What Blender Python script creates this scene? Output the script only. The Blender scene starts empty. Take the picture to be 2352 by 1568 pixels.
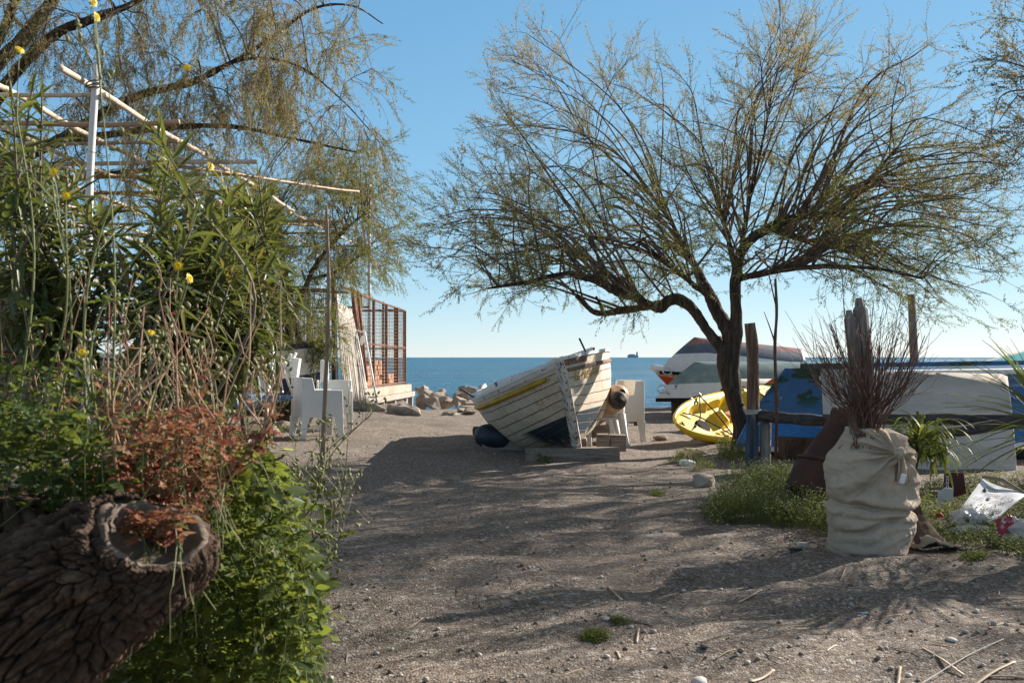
import bpy, bmesh, math, random
import numpy as np
from mathutils import Vector, Matrix, noise as mnoise

SC = bpy.context.scene
COL = SC.collection
rng = np.random.default_rng(7)
random.seed(7)
R = math.radians

# ---------------------------------------------------------------- camera
F = 2287.0            # focal length in units of the photo plan (2352 x 1568)
CAMH = 1.15
PITCH = math.atan(36 / F)
cam_d = bpy.data.cameras.new('camera')
cam_d.sensor_width = 36.0
cam_d.lens = 36.0 * F / 2352.0
cam_d.clip_start = 0.05
cam_d.clip_end = 20000
cam_d.dof.use_dof = True
cam_d.dof.focus_distance = 12.0
cam_d.dof.aperture_fstop = 8.0
cam = bpy.data.objects.new('camera', cam_d)
COL.objects.link(cam)
cam.location = (0, 0, CAMH)
cam.rotation_euler = (math.pi / 2 + PITCH, 0, 0)
SC.camera = cam

# ---------------------------------------------------------------- light
SUN_AZ = R(33)        # measured from +X towards +Y
SUN_EL = R(27)
sd = Vector((math.cos(SUN_EL) * math.cos(SUN_AZ), math.cos(SUN_EL) * math.sin(SUN_AZ), math.sin(SUN_EL)))
sun_d = bpy.data.lights.new('sun', 'SUN')
sun_d.energy = 5.0
sun_d.angle = R(0.53)
sun_d.color = (1.0, 0.92, 0.82)
sun = bpy.data.objects.new('sun', sun_d)
COL.objects.link(sun)
sun.rotation_euler = (-sd).to_track_quat('-Z', 'Y').to_euler()
world = bpy.data.worlds.new('World')
SC.world = world
world.use_nodes = True
wn = world.node_tree
wn.nodes.clear()
sky = wn.nodes.new('ShaderNodeTexSky')
sky.sky_type = 'NISHITA'
sky.sun_disc = False
sky.sun_elevation = SUN_EL
sky.sun_rotation = math.pi / 2 - SUN_AZ
sky.altitude = 0
sky.air_density = 0.7
sky.dust_density = 0.0
sky.ozone_density = 4.0
bgn = wn.nodes.new('ShaderNodeBackground')
bgn.inputs[1].default_value = 0.105
wo = wn.nodes.new('ShaderNodeOutputWorld')
# clear coastal air: the raw sky is toned per channel (softer contrast towards the horizon)
sp_ = wn.nodes.new('ShaderNodeSeparateColor'); cb_ = wn.nodes.new('ShaderNodeCombineColor')
wn.links.new(sky.outputs[0], sp_.inputs[0])
for i_, (g_, k_) in enumerate(((0.78, 0.172), (0.54, 0.278), (0.385, 0.388))):
    pw = wn.nodes.new('ShaderNodeMath'); pw.operation = 'POWER'; pw.inputs[1].default_value = g_
    ml = wn.nodes.new('ShaderNodeMath'); ml.operation = 'MULTIPLY'; ml.inputs[1].default_value = k_ / 1.99 / 0.105
    wn.links.new(sp_.outputs[i_], pw.inputs[0]); wn.links.new(pw.outputs[0], ml.inputs[0]); wn.links.new(ml.outputs[0], cb_.inputs[i_])
# added neutral-white fill light overhead, well above the picture, so shade turns less blue
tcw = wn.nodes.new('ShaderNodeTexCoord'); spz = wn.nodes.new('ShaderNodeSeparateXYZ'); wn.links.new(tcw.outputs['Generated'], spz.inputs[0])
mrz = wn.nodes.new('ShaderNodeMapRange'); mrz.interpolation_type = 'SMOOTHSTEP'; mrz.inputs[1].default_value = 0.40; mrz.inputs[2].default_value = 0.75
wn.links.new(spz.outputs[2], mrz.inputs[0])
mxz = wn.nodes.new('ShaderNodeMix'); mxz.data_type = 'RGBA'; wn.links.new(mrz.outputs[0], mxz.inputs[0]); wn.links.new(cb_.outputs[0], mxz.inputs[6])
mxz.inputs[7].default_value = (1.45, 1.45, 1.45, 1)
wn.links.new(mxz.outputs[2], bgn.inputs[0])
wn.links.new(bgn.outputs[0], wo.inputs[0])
SC.view_settings.view_transform = 'Standard'
SC.view_settings.look = 'None'
SC.view_settings.gamma = 1.0
SC.view_settings.use_curve_mapping = False
SC.view_settings.exposure = 1.15
SC.cycles.max_bounces = 6
SC.cycles.transparent_max_bounces = 12

# ---------------------------------------------------------------- plan -> world
def P3(px, py, Y):
    u = (px - 1176) / F; v = (784 - py) / F
    c, s = math.cos(PITCH), math.sin(PITCH)
    d = (u, c - v * s, s + v * c)
    k = Y / d[1]
    return np.array((d[0] * k, Y, CAMH + d[2] * k))

def G(px, py, z=0.0):
    u = (px - 1176) / F; v = (784 - py) / F
    c, s = math.cos(PITCH), math.sin(PITCH)
    d = (u, c - v * s, s + v * c)
    k = (z - CAMH) / d[2]
    return np.array((d[0] * k, d[1] * k, z))

def zmap(x0, y0, sc):
    return lambda x, y: ((x0 + x / sc) * 0.57422, (y0 + y / sc) * 0.57422)

# ---------------------------------------------------------------- noise
def _hash(ix, iy, iz):
    h = (ix * 374761393 + iy * 668265263 + iz * 2147483647 % 4294967291) & 0xFFFFFFFF
    h = (h ^ (h >> 13)) * 1274126177 & 0xFFFFFFFF
    h = h ^ (h >> 16)
    return (h & 0xFFFF) / 65535.0

def vnoise(p, seed=0):
    p = np.asarray(p, float)
    i = np.floor(p).astype(np.int64); f = p - i; f = f * f * (3 - 2 * f)
    i = i + seed * 131
    r = 0
    for a in (0, 1):
        wa = f[..., 0] if a else 1 - f[..., 0]
        for b in (0, 1):
            wb = f[..., 1] if b else 1 - f[..., 1]
            for c in (0, 1):
                wc = f[..., 2] if c else 1 - f[..., 2]
                r = r + wa * wb * wc * _hash(i[..., 0] + a + 100000, i[..., 1] + b + 100000, (i[..., 2] + c + 100000) * 7)
    return r * 2 - 1

def fbm(p, octv=4, seed=0, gain=0.5):
    p = np.asarray(p, float); a = 1.0; r = 0
    for o in range(octv):
        r = r + a * vnoise(p * 2 ** o, seed + o); a *= gain
    return r

def gh(x, y):
    """height of the gravel"""
    x = np.asarray(x, float); y = np.asarray(y, float)
    q = np.stack([x * 0.55, y * 0.55, np.zeros_like(x)], -1)
    h = 0.026 * fbm(q, 3, 3)
    h = h + 0.016 * fbm(q * 5, 3, 9)
    near = np.clip((9 - y) / 4, 0, 1) * (y > 1)
    h = h + near * 0.026 * fbm(np.stack([x * 2.2, y * 3.6, 0 * x], -1), 4, 21)
    sl = np.clip((-x - 1.9) / 1.6, 0, 1); shore = 22.6 + 7.5 * sl * sl * (3 - 2 * sl) + 0.5 * np.sin(x * 0.5) + 0.4 * vnoise(q * 1.3, 5)
    t = np.clip((y - shore) / 16, 0, 1)
    h = h - 3.5 * t * (1.4 - 0.4 * t)
    return h

def on(px, py, dz=0.0):
    """point on the ground seen at plan px,py"""
    p = G(px, py)
    p[2] = float(gh(p[0], p[1])) + dz
    return p

# ---------------------------------------------------------------- mesh builder
class MB:
    def __init__(s):
        s.V = []; s.FA = []; s.T = []; s.Q = []; s.n = 0
    def add(s, v, f, m=0, tint=0.5, pv=None):
        v = np.asarray(v, float).reshape(-1, 3)
        k = len(v)
        if isinstance(f, np.ndarray):
            groups = [f]
        else:
            d = {}
            for x in f: d.setdefault(len(x), []).append(x)
            groups = [np.array(g) for g in d.values()]
        for g in groups:
            if len(g): s.FA.append((g.astype(np.int64) + s.n, m))
        s.V.append(v)
        s.T.append(np.broadcast_to(np.asarray(tint, float), (k,)).copy())
        s.Q.append(np.zeros((k, 3)) if pv is None else np.asarray(pv, float).reshape(-1, 3))
        s.n += k
        return s
    def tube(s, pts, rad, n=8, m=0, cap=True, tint=0.5, flat=None):
        pts = np.asarray(pts, float); k = len(pts)
        rad = np.broadcast_to(np.asarray(rad, float), (k,))
        t = np.gradient(pts, axis=0); t /= np.linalg.norm(t, axis=1)[:, None] + 1e-9
        up = np.array([0, 0, 1.0]) if abs(t[0][2]) < 0.9 else np.array([1.0, 0, 0])
        a = np.cross(t[0], up); a /= np.linalg.norm(a)
        A = []
        for i in range(k):
            a = a - t[i] * np.dot(a, t[i]); a /= np.linalg.norm(a) + 1e-9
            A.append(a.copy())
        A = np.array(A); B = np.cross(t, A)
        an = np.linspace(0, 2 * np.pi, n, endpoint=False)
        ring = (np.cos(an)[None, :, None] * A[:, None, :] + (flat or 1.0) * np.sin(an)[None, :, None] * B[:, None, :]) * rad[:, None, None] + pts[:, None, :]
        i = np.arange(k - 1)[:, None] * n; j = np.arange(n)[None, :]; j2 = (j + 1) % n
        f = np.stack([i + j, i + j2, i + n + j2, i + n + j], -1).reshape(-1, 4)
        base = s.n
        s.add(ring, f, m, tint)
        if cap and n > 2:
            s.FA.append((np.array([list(range(n))[::-1]]) + base, m))
            s.FA.append((np.array([list(range(n))]) + base + (k - 1) * n, m))
        return s
    def box(s, c, d, rot=None, m=0, tint=0.5, taper=None):
        d = np.array(d, float) / 2
        v = np.array([[x, y, z] for z in (-1, 1) for y in (-1, 1) for x in (-1, 1)], float)
        if taper is not None: v[4:, :2] *= taper
        v *= d
        if rot is not None: v = v @ np.array(rot).T
        v += np.array(c)
        return s.add(v, [(0, 2, 3, 1), (4, 5, 7, 6), (0, 1, 5, 4), (2, 6, 7, 3), (0, 4, 6, 2), (1, 3, 7, 5)], m, tint)
    def bar(s, a, b, w, h, m=0, up=(0, 0, 1), tint=0.5):
        a = np.array(a, float); b = np.array(b, float); x = b - a; L = np.linalg.norm(x); x /= L
        y = np.cross(up, x)
        if np.linalg.norm(y) < 1e-4: y = np.cross((0, 1, 0), x)
        y /= np.linalg.norm(y); z = np.cross(x, y)
        return s.box((a + b) / 2, (L, w, h), np.stack([x, y, z], 1), m, tint)
    def prism(s, poly, thick, org, X, Y, m=0, tint=0.5):
        """outline poly in plane (X,Y) at org, thickness along X x Y"""
        X = np.array(X, float); Y = np.array(Y, float); N = np.cross(X, Y); N /= np.linalg.norm(N)
        q = np.array([np.array(org) + X * a + Y * b for a, b in poly]); n = len(q)
        v = np.concatenate([q - N * thick / 2, q + N * thick / 2])
        f = [tuple(range(n))[::-1], tuple(range(n, 2 * n))] + [(i, (i + 1) % n, n + (i + 1) % n, n + i) for i in range(n)]
        return s.add(v, f, m, tint)
    def grid(s, P, m=0, tint=0.5, pv=None, close=False):
        P = np.asarray(P, float); a, b = P.shape[:2]
        i = np.arange(a - 1)[:, None] * b; j = np.arange(b if close else b - 1)[None, :]; j2 = (j + 1) % b
        f = np.stack([i + j, i + j2, i + b + j2, i + b + j], -1).reshape(-1, 4)
        return s.add(P.reshape(-1, 3), f, m, tint, pv)
    def inst(s, tv, tf, Rm, t, sc, m=0, tint=0.5):
        """copies of a small template: Rm (N,3,3), t (N,3), sc (N,) or (N,3)"""
        N = len(t); k = len(tv)
        sc = np.asarray(sc, float)
        sc = np.broadcast_to(sc[:, None] if sc.ndim == 1 else sc, (N, 3))
        v = np.einsum('nij,nkj->nki', Rm, tv[None] * sc[:, None, :]) + t[:, None, :]
        off = (np.arange(N) * k)[:, None, None]
        ti = np.repeat(np.broadcast_to(tint, (N,)), k)
        first = True
        for g in (tf if isinstance(tf, list) else [tf]):
            ff = (g[None] + off).reshape(-1, g.shape[1])
            if first: s.add(v.reshape(-1, 3), ff, m, ti); first = False
            else: s.FA.append((ff + s.n - N * k, m))
        return s
    def build(s, name, mats, parent=None, smooth=False, local=False, bevel=0, solid=0):
        v = np.concatenate(s.V)
        if parent is not None and not local:
            v = v - ORI[parent.name]
        me = bpy.data.meshes.new(name)
        if not isinstance(mats, (list, tuple)): mats = [mats]
        for mm in mats: me.materials.append(mm)
        lv = np.concatenate([g.reshape(-1) for g, _ in s.FA])
        tot = np.concatenate([np.full(len(g), g.shape[1]) for g, _ in s.FA])
        mi = np.concatenate([np.full(len(g), m_) for g, m_ in s.FA])
        st = np.concatenate([[0], np.cumsum(tot)[:-1]])
        me.vertices.add(len(v)); me.vertices.foreach_set('co', v.astype(np.float32).reshape(-1))
        me.loops.add(len(lv)); me.loops.foreach_set('vertex_index', lv.astype(np.int32))
        me.polygons.add(len(tot)); me.polygons.foreach_set('loop_start', st.astype(np.int32))
        me.polygons.foreach_set('loop_total', tot.astype(np.int32))
        me.polygons.foreach_set('material_index', mi.astype(np.int32))
        me.polygons.foreach_set('use_smooth', np.full(len(tot), bool(smooth)))
        me.update(calc_edges=True)
        a = me.attributes.new('tint', 'FLOAT', 'POINT'); a.data.foreach_set('value', np.concatenate(s.T).astype(np.float32))
        q = np.concatenate(s.Q)
        if np.abs(q).max() > 0:
            a = me.attributes.new('pv', 'FLOAT_VECTOR', 'POINT'); a.data.foreach_set('vector', q.astype(np.float32).reshape(-1))
        me.validate()
        o = bpy.data.objects.new(name, me); COL.objects.link(o)
        if parent is not None:
            o.parent = parent; ORI[o.name] = ORI[parent.name]
        else:
            ORI[o.name] = np.zeros(3)
        if solid:
            md = o.modifiers.new('solid', 'SOLIDIFY'); md.thickness = solid; md.offset = -1
        if bevel:
            md = o.modifiers.new('bevel', 'BEVEL'); md.width = bevel; md.segments = 2; md.limit_method = 'ANGLE'
        return o

ORI = {}
def tag(o, label=None, cat=None, group=None, kind=None):
    if label: o['label'] = label
    if cat: o['category'] = cat
    if group: o['group'] = group
    if kind: o['kind'] = kind
    return o

def thing(name, label, cat, loc=(0, 0, 0), group=None, rot=None):
    o = bpy.data.objects.new(name, None); COL.objects.link(o)
    o.empty_display_size = 0.1
    o.location = loc
    if rot is not None: o.rotation_euler = rot
    ORI[o.name] = np.array(loc, float) if rot is None else np.zeros(3)
    return tag(o, label, cat, group)

def solo(mb, name, mats, label, cat, group=None, kind=None, **kw):
    """a thing that is one mesh, its origin moved to its own base"""
    v = np.concatenate(mb.V); o_ = np.array([v[:, 0].mean(), v[:, 1].mean(), v[:, 2].min()])
    mb.V = [x - o_ for x in mb.V]
    o = mb.build(name, mats, None, **kw)
    o.location = o_
    return tag(o, label, cat, group, kind)

def euler(rx=0, ry=0, rz=0):
    from mathutils import Euler
    return np.array(Euler((rx, ry, rz)).to_matrix())

def smoothpath(pts, n=8, rad=None):
    """Catmull-Rom through pts"""
    p = np.asarray(pts, float)
    if rad is not None: p = np.concatenate([p, np.asarray(rad, float)[:, None]], 1)
    q = np.concatenate([[2 * p[0] - p[1]], p, [2 * p[-1] - p[-2]]])
    out = []
    for i in range(1, len(q) - 2):
        for t in np.linspace(0, 1, n, endpoint=False):
            a, b, c, d = q[i - 1], q[i], q[i + 1], q[i + 2]
            out.append(0.5 * (2 * b + (c - a) * t + (2 * a - 5 * b + 4 * c - d) * t * t + (3 * b - a - 3 * c + d) * t ** 3))
    out.append(q[-2])
    out = np.array(out)
    return (out[:, :3], np.abs(out[:, 3])) if rad is not None else out

def inpoly(poly, n, rg=rng):
    poly = np.array(poly, float); lo, hi = poly.min(0), poly.max(0); out = []
    while len(out) < n:
        q = lo + rg.random(2) * (hi - lo); c = False; j = len(poly) - 1
        for i in range(len(poly)):
            if (poly[i][1] > q[1]) != (poly[j][1] > q[1]) and q[0] < (poly[j][0] - poly[i][0]) * (q[1] - poly[i][1]) / (poly[j][1] - poly[i][1]) + poly[i][0]: c = not c
            j = i
        if c: out.append(q)
    return np.array(out)

def frames(d, roll=None, rg=rng):
    """rotation matrices whose X axis follows d (N,3)"""
    d = d / (np.linalg.norm(d, axis=1)[:, None] + 1e-9)
    r = rg.normal(size=d.shape) if roll is None else np.broadcast_to(roll, d.shape)
    y = np.cross(r, d); y /= np.linalg.norm(y, axis=1)[:, None] + 1e-9
    z = np.cross(d, y)
    return np.stack([d, y, z], -1)

# ---------------------------------------------------------------- materials
def hexc(h):
    return tuple(((int(h[i:i + 2], 16) / 255) ** 2.2) for i in (0, 2, 4)) + (1,)
def C(*c): return tuple(c) + (1,) if len(c) == 3 else c

class NT:
    def __init__(s, name):
        s.m = bpy.data.materials.new(name); s.m.use_nodes = True
        s.t = s.m.node_tree; s.t.nodes.clear()
        s.out = s.t.nodes.new('ShaderNodeOutputMaterial')
    def n(s, typ, ins=None, **kw):
        x = s.t.nodes.new('ShaderNode' + typ)
        for k, v in kw.items(): setattr(x, k, v)
        for k, v in (ins or {}).items():
            if hasattr(v, 'is_output') or isinstance(v, bpy.types.NodeSocket): s.t.links.new(v, x.inputs[k])
            else: x.inputs[k].default_value = v
        return x
    def coord(s, kind='Object', scale=(1, 1, 1), rot=(0, 0, 0)):
        if kind == 'pv': o = s.n('Attribute', attribute_name='pv').outputs['Vector']
        elif kind == 'Pos': o = s.n('NewGeometry').outputs['Position']
        else: o = s.n('TexCoord').outputs[kind]
        return s.n('Mapping', {'Vector': o, 'Scale': scale, 'Rotation': rot}).outputs[0]
    def noise(s, vec, scale, detail=5, rough=0.6, dist=0.0):
        return s.n('TexNoise', {'Vector': vec, 'Scale': scale, 'Detail': detail, 'Roughness': rough, 'Distortion': dist}).outputs['Fac']
    def ramp(s, fac, stops, interp='LINEAR'):
        r = s.n('ValToRGB', {'Fac': fac}); r.color_ramp.interpolation = interp
        e = r.color_ramp.elements
        e[0].position, e[0].color = stops[0][0], C(*stops[0][1]) if len(stops[0][1]) == 3 else stops[0][1]
        e[1].position, e[1].color = stops[-1][0], C(*stops[-1][1]) if len(stops[-1][1]) == 3 else stops[-1][1]
        for p, c in stops[1:-1]:
            x = e.new(p); x.color = C(*c) if len(c) == 3 else c
        return r.outputs[0]
    def mask(s, fac, lo, hi):
        return s.n('MapRange', {'Value': fac, 'From Min': lo, 'From Max': hi}, interpolation_type='SMOOTHSTEP').outputs[0]
    def mix(s, fac, a, b, mode='MIX'):
        x = s.n('Mix', data_type='RGBA', blend_type=mode)
        for i, v in ((0, fac), (6, a), (7, b)):
            if isinstance(v, bpy.types.NodeSocket): s.t.links.new(v, x.inputs[i])
            else: x.inputs[i].default_value = (C(*v) if isinstance(v, tuple) and len(v) == 3 else v)
        return x.outputs[2]
    def math(s, op, a, b=0.0, c=None):
        x = s.n('Math', operation=op)
        for i, v in ((0, a), (1, b), (2, c)):
            if v is None: continue
            if isinstance(v, bpy.types.NodeSocket): s.t.links.new(v, x.inputs[i])
            else: x.inputs[i].default_value = v
        return x.outputs[0]
    def sep(s, vec):
        return s.n('SeparateXYZ', {'Vector': vec}).outputs
    def bump(s, h, strength=0.5, dist=0.01, normal=None):
        ins = {'Height': h, 'Strength': strength, 'Distance': dist}
        if normal is not None: ins['Normal'] = normal
        return s.n('Bump', ins).outputs[0]
    def done(s, col, rough=0.7, metal=0.0, normal=None, spec=0.4, transl=None, alpha=None, tcol=None, extra=None):
        ins = {'Base Color': C(*col) if isinstance(col, tuple) and len(col) == 3 else col, 'Roughness': rough, 'Metallic': metal, 'Specular IOR Level': spec}
        if normal is not None: ins['Normal'] = normal
        if alpha is not None: ins['Alpha'] = alpha
        if extra: ins.update(extra)
        b = s.n('BsdfPrincipled', ins)
        sh = b.outputs[0]
        if transl:
            tb = s.n('BsdfTranslucent', {'Color': tcol if tcol is not None else ins['Base Color']})
            sh = s.n('MixShader', {0: transl, 1: sh, 2: tb.outputs[0]}).outputs[0]
        s.t.links.new(sh, s.out.inputs[0])
        return s.m

def simple(name, stops, scale=8, rough=0.7, bump=0.3, bscale=None, bdist=0.004, stretch=(1, 1, 1), metal=0, spec=0.4, layers=(), kind='Object', detail=6):
    """noise ramp + patches + bump"""
    t = NT(name)
    v = t.coord(kind, stretch)
    nz = t.noise(v, scale, detail, 0.65)
    col = t.ramp(nz, stops)
    for (sc, lo, hi, c, st) in layers:
        m_ = t.mask(t.noise(t.coord(kind, st), sc, 7, 0.7), lo, hi)
        col = t.mix(m_, col, c)
    nb = t.noise(v, bscale or scale * 4, 6, 0.7)
    return t.done(col, rough, metal, t.bump(nb, bump, bdist), spec)

def leafmat(name, stops, rough=0.45, transl=0.45, spec=0.35, tmix=0.25):
    t = NT(name)
    a = t.n('Attribute', attribute_name='tint').outputs['Fac']
    col = t.ramp(a, stops)
    nz = t.noise(t.coord('Pos'), 60, 2)
    col = t.mix(t.math('MULTIPLY', nz, 0.35), col, t.mix(0.5, col, (0.02, 0.02, 0.01)))
    tc = t.mix(tmix, col, (0.55, 0.6, 0.05))
    return t.done(col, rough, spec=spec, transl=transl, tcol=tc)
# ================================================================ SETTING
# gravel
t = NT('gravel')
pos = t.coord('Pos')
big = t.noise(pos, 0.55, 4, 0.6)
mid = t.noise(pos, 6, 5, 0.7)
fine = t.noise(pos, 55, 4, 0.8)
vo = t.n('TexVoronoi', {'Vector': pos, 'Scale': 95.0, 'Randomness': 1.0})
vo2 = t.n('TexVoronoi', {'Vector': pos, 'Scale': 38.0, 'Randomness': 1.0})
base = t.ramp(mid, [(0.25, (0.135, 0.103, 0.082)), (0.5, (0.215, 0.172, 0.138)), (0.75, (0.295, 0.243, 0.198))])
g1 = t.sep(vo.outputs['Color'])
gcol = t.ramp(g1[0], [(0.0, (0.05, 0.042, 0.038)), (0.3, (0.13, 0.102, 0.082)), (0.7, (0.25, 0.205, 0.17)), (0.93, (0.40, 0.345, 0.295)), (1.0, (0.62, 0.60, 0.58))])
col = t.mix(0.66, base, gcol)
g2 = t.sep(vo2.outputs['Color'])
col = t.mix(t.math('MULTIPLY', t.mask(g2[1], 0.86, 0.9), 0.6), col, t.ramp(g2[0], [(0, (0.07, 0.05, 0.045)), (0.5, (0.30, 0.26, 0.22)), (1, (0.5, 0.48, 0.46))]))
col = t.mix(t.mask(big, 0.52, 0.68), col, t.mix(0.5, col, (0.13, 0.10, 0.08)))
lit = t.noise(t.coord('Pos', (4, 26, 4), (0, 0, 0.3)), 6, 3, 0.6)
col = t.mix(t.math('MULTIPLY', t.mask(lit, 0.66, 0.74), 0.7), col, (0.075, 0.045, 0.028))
h = t.math('ADD', t.math('MULTIPLY', vo.outputs['Distance'], -0.5), t.math('ADD', t.math('MULTIPLY', fine, 0.8), t.math('MULTIPLY', mid, 1.4)))
b1 = t.bump(h, 0.9, 0.018)
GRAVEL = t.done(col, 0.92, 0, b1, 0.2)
xs = np.concatenate([[-9000, -1500, -300, -90, -45, -28, -20, -15], np.arange(-11, 11.01, 0.075), [15, 20, 28, 45, 90, 300, 1500, 9000]])
ys = np.concatenate([[-300, -80, -25, -8, -2, 0.8, 1.6], np.arange(2.2, 9, 0.05), np.arange(9, 26, 0.11), np.arange(26, 42, 0.6), [60, 120, 400, 2000, 9000]])
X_, Y_ = np.meshgrid(xs, ys)
Z_ = gh(X_, Y_)
mb = MB(); mb.grid(np.stack([X_, Y_, Z_], -1))
tag(mb.build('gravel_ground', GRAVEL, smooth=True), kind='structure')

# sea
t = NT('sea_water')
pos = t.coord('Pos', (0.35, 1.0, 1), (0, 0, 0.12))
w1 = t.noise(pos, 0.9, 6, 0.62, 0.4)
w2 = t.noise(t.coord('Pos', (0.02, 0.10, 1)), 1.0, 4, 0.6)
w3 = t.noise(t.coord('Pos', (0.003, 0.02, 1)), 1.0, 4, 0.6)
col = t.ramp(w2, [(0.3, (0.012, 0.088, 0.160)), (0.55, (0.022, 0.128, 0.215)), (0.75, (0.050, 0.185, 0.275))])
col = t.mix(t.math('MULTIPLY', t.mask(w3, 0.45, 0.65), 0.5), col, (0.006, 0.062, 0.135))
hh = t.math('ADD', w1, t.math('MULTIPLY', w2, 1.5))
SEA = t.done(col, 0.32, 0, t.bump(hh, 1.0, 1.6), 0.22)
mb = MB()
sx = np.array([-9000, -2000, -400, -80, 0, 80, 400, 2000, 9000]); sy = np.array([19, 30, 60, 120, 300, 900, 3000, 9000])
A, B_ = np.meshgrid(sx, sy); mb.grid(np.stack([A, B_, 0 * A - 1.0], -1))
tag(mb.build('sea', SEA), kind='structure')

# pebbles strewn over the gravel: nobody could count them
def ico(sub=1):
    bm = bmesh.new(); bmesh.ops.create_icosphere(bm, subdivisions=sub, radius=1.0)
    v = np.array([x.co[:] for x in bm.verts]); f = np.array([[y.index for y in x.verts] for x in bm.faces]); bm.free()
    return v, f
IV1, IF1 = ico(1); IV2, IF2 = ico(2); IV3, IF3 = ico(3); IV4, IF4 = ico(4)
t = NT('pebble'); a = t.n('Attribute', attribute_name='tint').outputs['Fac']
PEB = t.done(t.ramp(a, [(0, (0.12, 0.095, 0.075)), (0.4, (0.24, 0.19, 0.15)), (0.75, (0.36, 0.31, 0.26)), (1, (0.60, 0.56, 0.5))]), 0.85)
N = 12000
py = 2.6 + 12 * rng.random(N) ** 1.9; px = (rng.random(N) * 2 - 1) * (0.6 + 0.6 * py)
sz = 0.003 + 0.013 * rng.random(N) ** 5
mb = MB(); e = np.stack([np.ones(N), 0.6 + 0.4 * rng.random(N), 0.45 + 0.3 * rng.random(N)], -1) * sz[:, None]
d = rng.normal(size=(N, 3)); d[:, 2] *= 0.15
mb.inst(IV1, IF1, frames(d, np.array([0, 0, 1.0])), np.stack([px, py, gh(px, py) + sz * 0.3], -1), e, 0, rng.random(N))
tag(mb.build('pebbles', PEB, smooth=True), 'loose pebbles strewn over the grey gravel of the yard', 'pebbles', kind='stuff')
# ================================================================ materials shared
def woodmat(name, stops, scale=3, stretch=(1, 14, 14), rough=0.8, bump=0.5, kind='Object', knots=True):
    t = NT(name); v = t.coord(kind, stretch)
    n1 = t.noise(v, scale, 7, 0.65, 0.6)
    col = t.ramp(n1, stops)
    n2 = t.noise(t.coord(kind), 5, 4)
    col = t.mix(t.math('MULTIPLY', t.mask(n2, 0.5, 0.75), 0.45), col, (0.06, 0.045, 0.035))
    return t.done(col, rough, 0, t.bump(n1, bump, 0.006), 0.25)
OLDWOOD = woodmat('weathered_wood', [(0.3, (0.12, 0.085, 0.062)), (0.5, (0.24, 0.185, 0.145)), (0.72, (0.36, 0.29, 0.235))])
GREYWOOD = woodmat('grey_wood', [(0.3, (0.15, 0.125, 0.105)), (0.5, (0.27, 0.235, 0.205)), (0.72, (0.40, 0.36, 0.32))])
GREYWOODZ = woodmat('grey_wood_upright', [(0.3, (0.11, 0.09, 0.08)), (0.5, (0.22, 0.19, 0.17)), (0.72, (0.33, 0.295, 0.265))], stretch=(16, 16, 1))
DARKWOOD = woodmat('dark_wood', [(0.3, (0.035, 0.022, 0.016)), (0.5, (0.085, 0.055, 0.038)), (0.72, (0.17, 0.115, 0.08))], stretch=(6, 6, 1))
RUSTM = simple('rusty_metal', [(0.3, (0.075, 0.032, 0.018)), (0.5, (0.15, 0.062, 0.034)), (0.7, (0.25, 0.12, 0.07))], 14, 0.85, 0.5, bdist=0.003)
DARKMETAL = simple('dark_metal', [(0.3, (0.02, 0.018, 0.016)), (0.7, (0.07, 0.06, 0.05))], 20, 0.6, 0.2)
WHITEPAINT = simple('white_paint', [(0.3, (0.70, 0.69, 0.66)), (0.6, (0.80, 0.79, 0.76))], 6, 0.45, 0.1, layers=[(14, 0.66, 0.7, (0.30, 0.22, 0.16), (1, 1, 1)), (3, 0.55, 0.75, (0.60, 0.57, 0.52), (1, 1, 1))])
STEEL = simple('steel', [(0.3, (0.5, 0.5, 0.5)), (0.7, (0.65, 0.65, 0.65))], 20, 0.3, 0.05, metal=0.9)
BLACKRUB = simple('black_rubber', [(0.3, (0.010, 0.010, 0.011)), (0.7, (0.022, 0.022, 0.022))], 20, 0.8, 0.1, spec=0.15)
ROPEM = simple('rope', [(0.3, (0.30, 0.27, 0.23)), (0.7, (0.52, 0.49, 0.44))], 60, 0.9, 0.6, bdist=0.003)

def hull_pts(L, B, D, rise, rake, tm=.5, tr=.7, bowp=2.0, nt=40, nv=18, flare=1.0, keelup=0.0, bil=(0.85, 1.15), wt=.38, ts=None, vs=None):
    tt = np.linspace(0, 1, nt) if ts is None else np.asarray(ts, float)
    vv = np.linspace(0, 1, nv) if vs is None else np.asarray(vs, float)
    t = tt[:, None]; v = vv[None, :]
    b = np.where(t < tm, 1 - np.abs(1 - t / tm) ** bowp, 1 - (1 - tr) * (np.abs(t - tm) / (1 - tm)) ** 2) * B / 2
    s = D * (1 + rise * np.clip(1 - t / .75, 0, 1) ** 2 + .05 * t ** 2)
    k = D * keelup * (np.clip((t - .6) / .4, 0, 1)) ** 2
    w = np.clip(t / wt, 0, 1) ** .8
    a = np.clip(v, 0, 1) * np.pi / 2
    y = b * (w * np.sin(a) ** bil[0] + (1 - w) * v ** flare)
    z = k + (s - k) * (w * (1 - np.cos(a) ** bil[1]) + (1 - w) * v)
    x = L / 2 - t * L - rake * (1 - v) ** 1.3 * (1 - t) ** 3
    return np.stack([x + 0 * y, y, z], -1)

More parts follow.
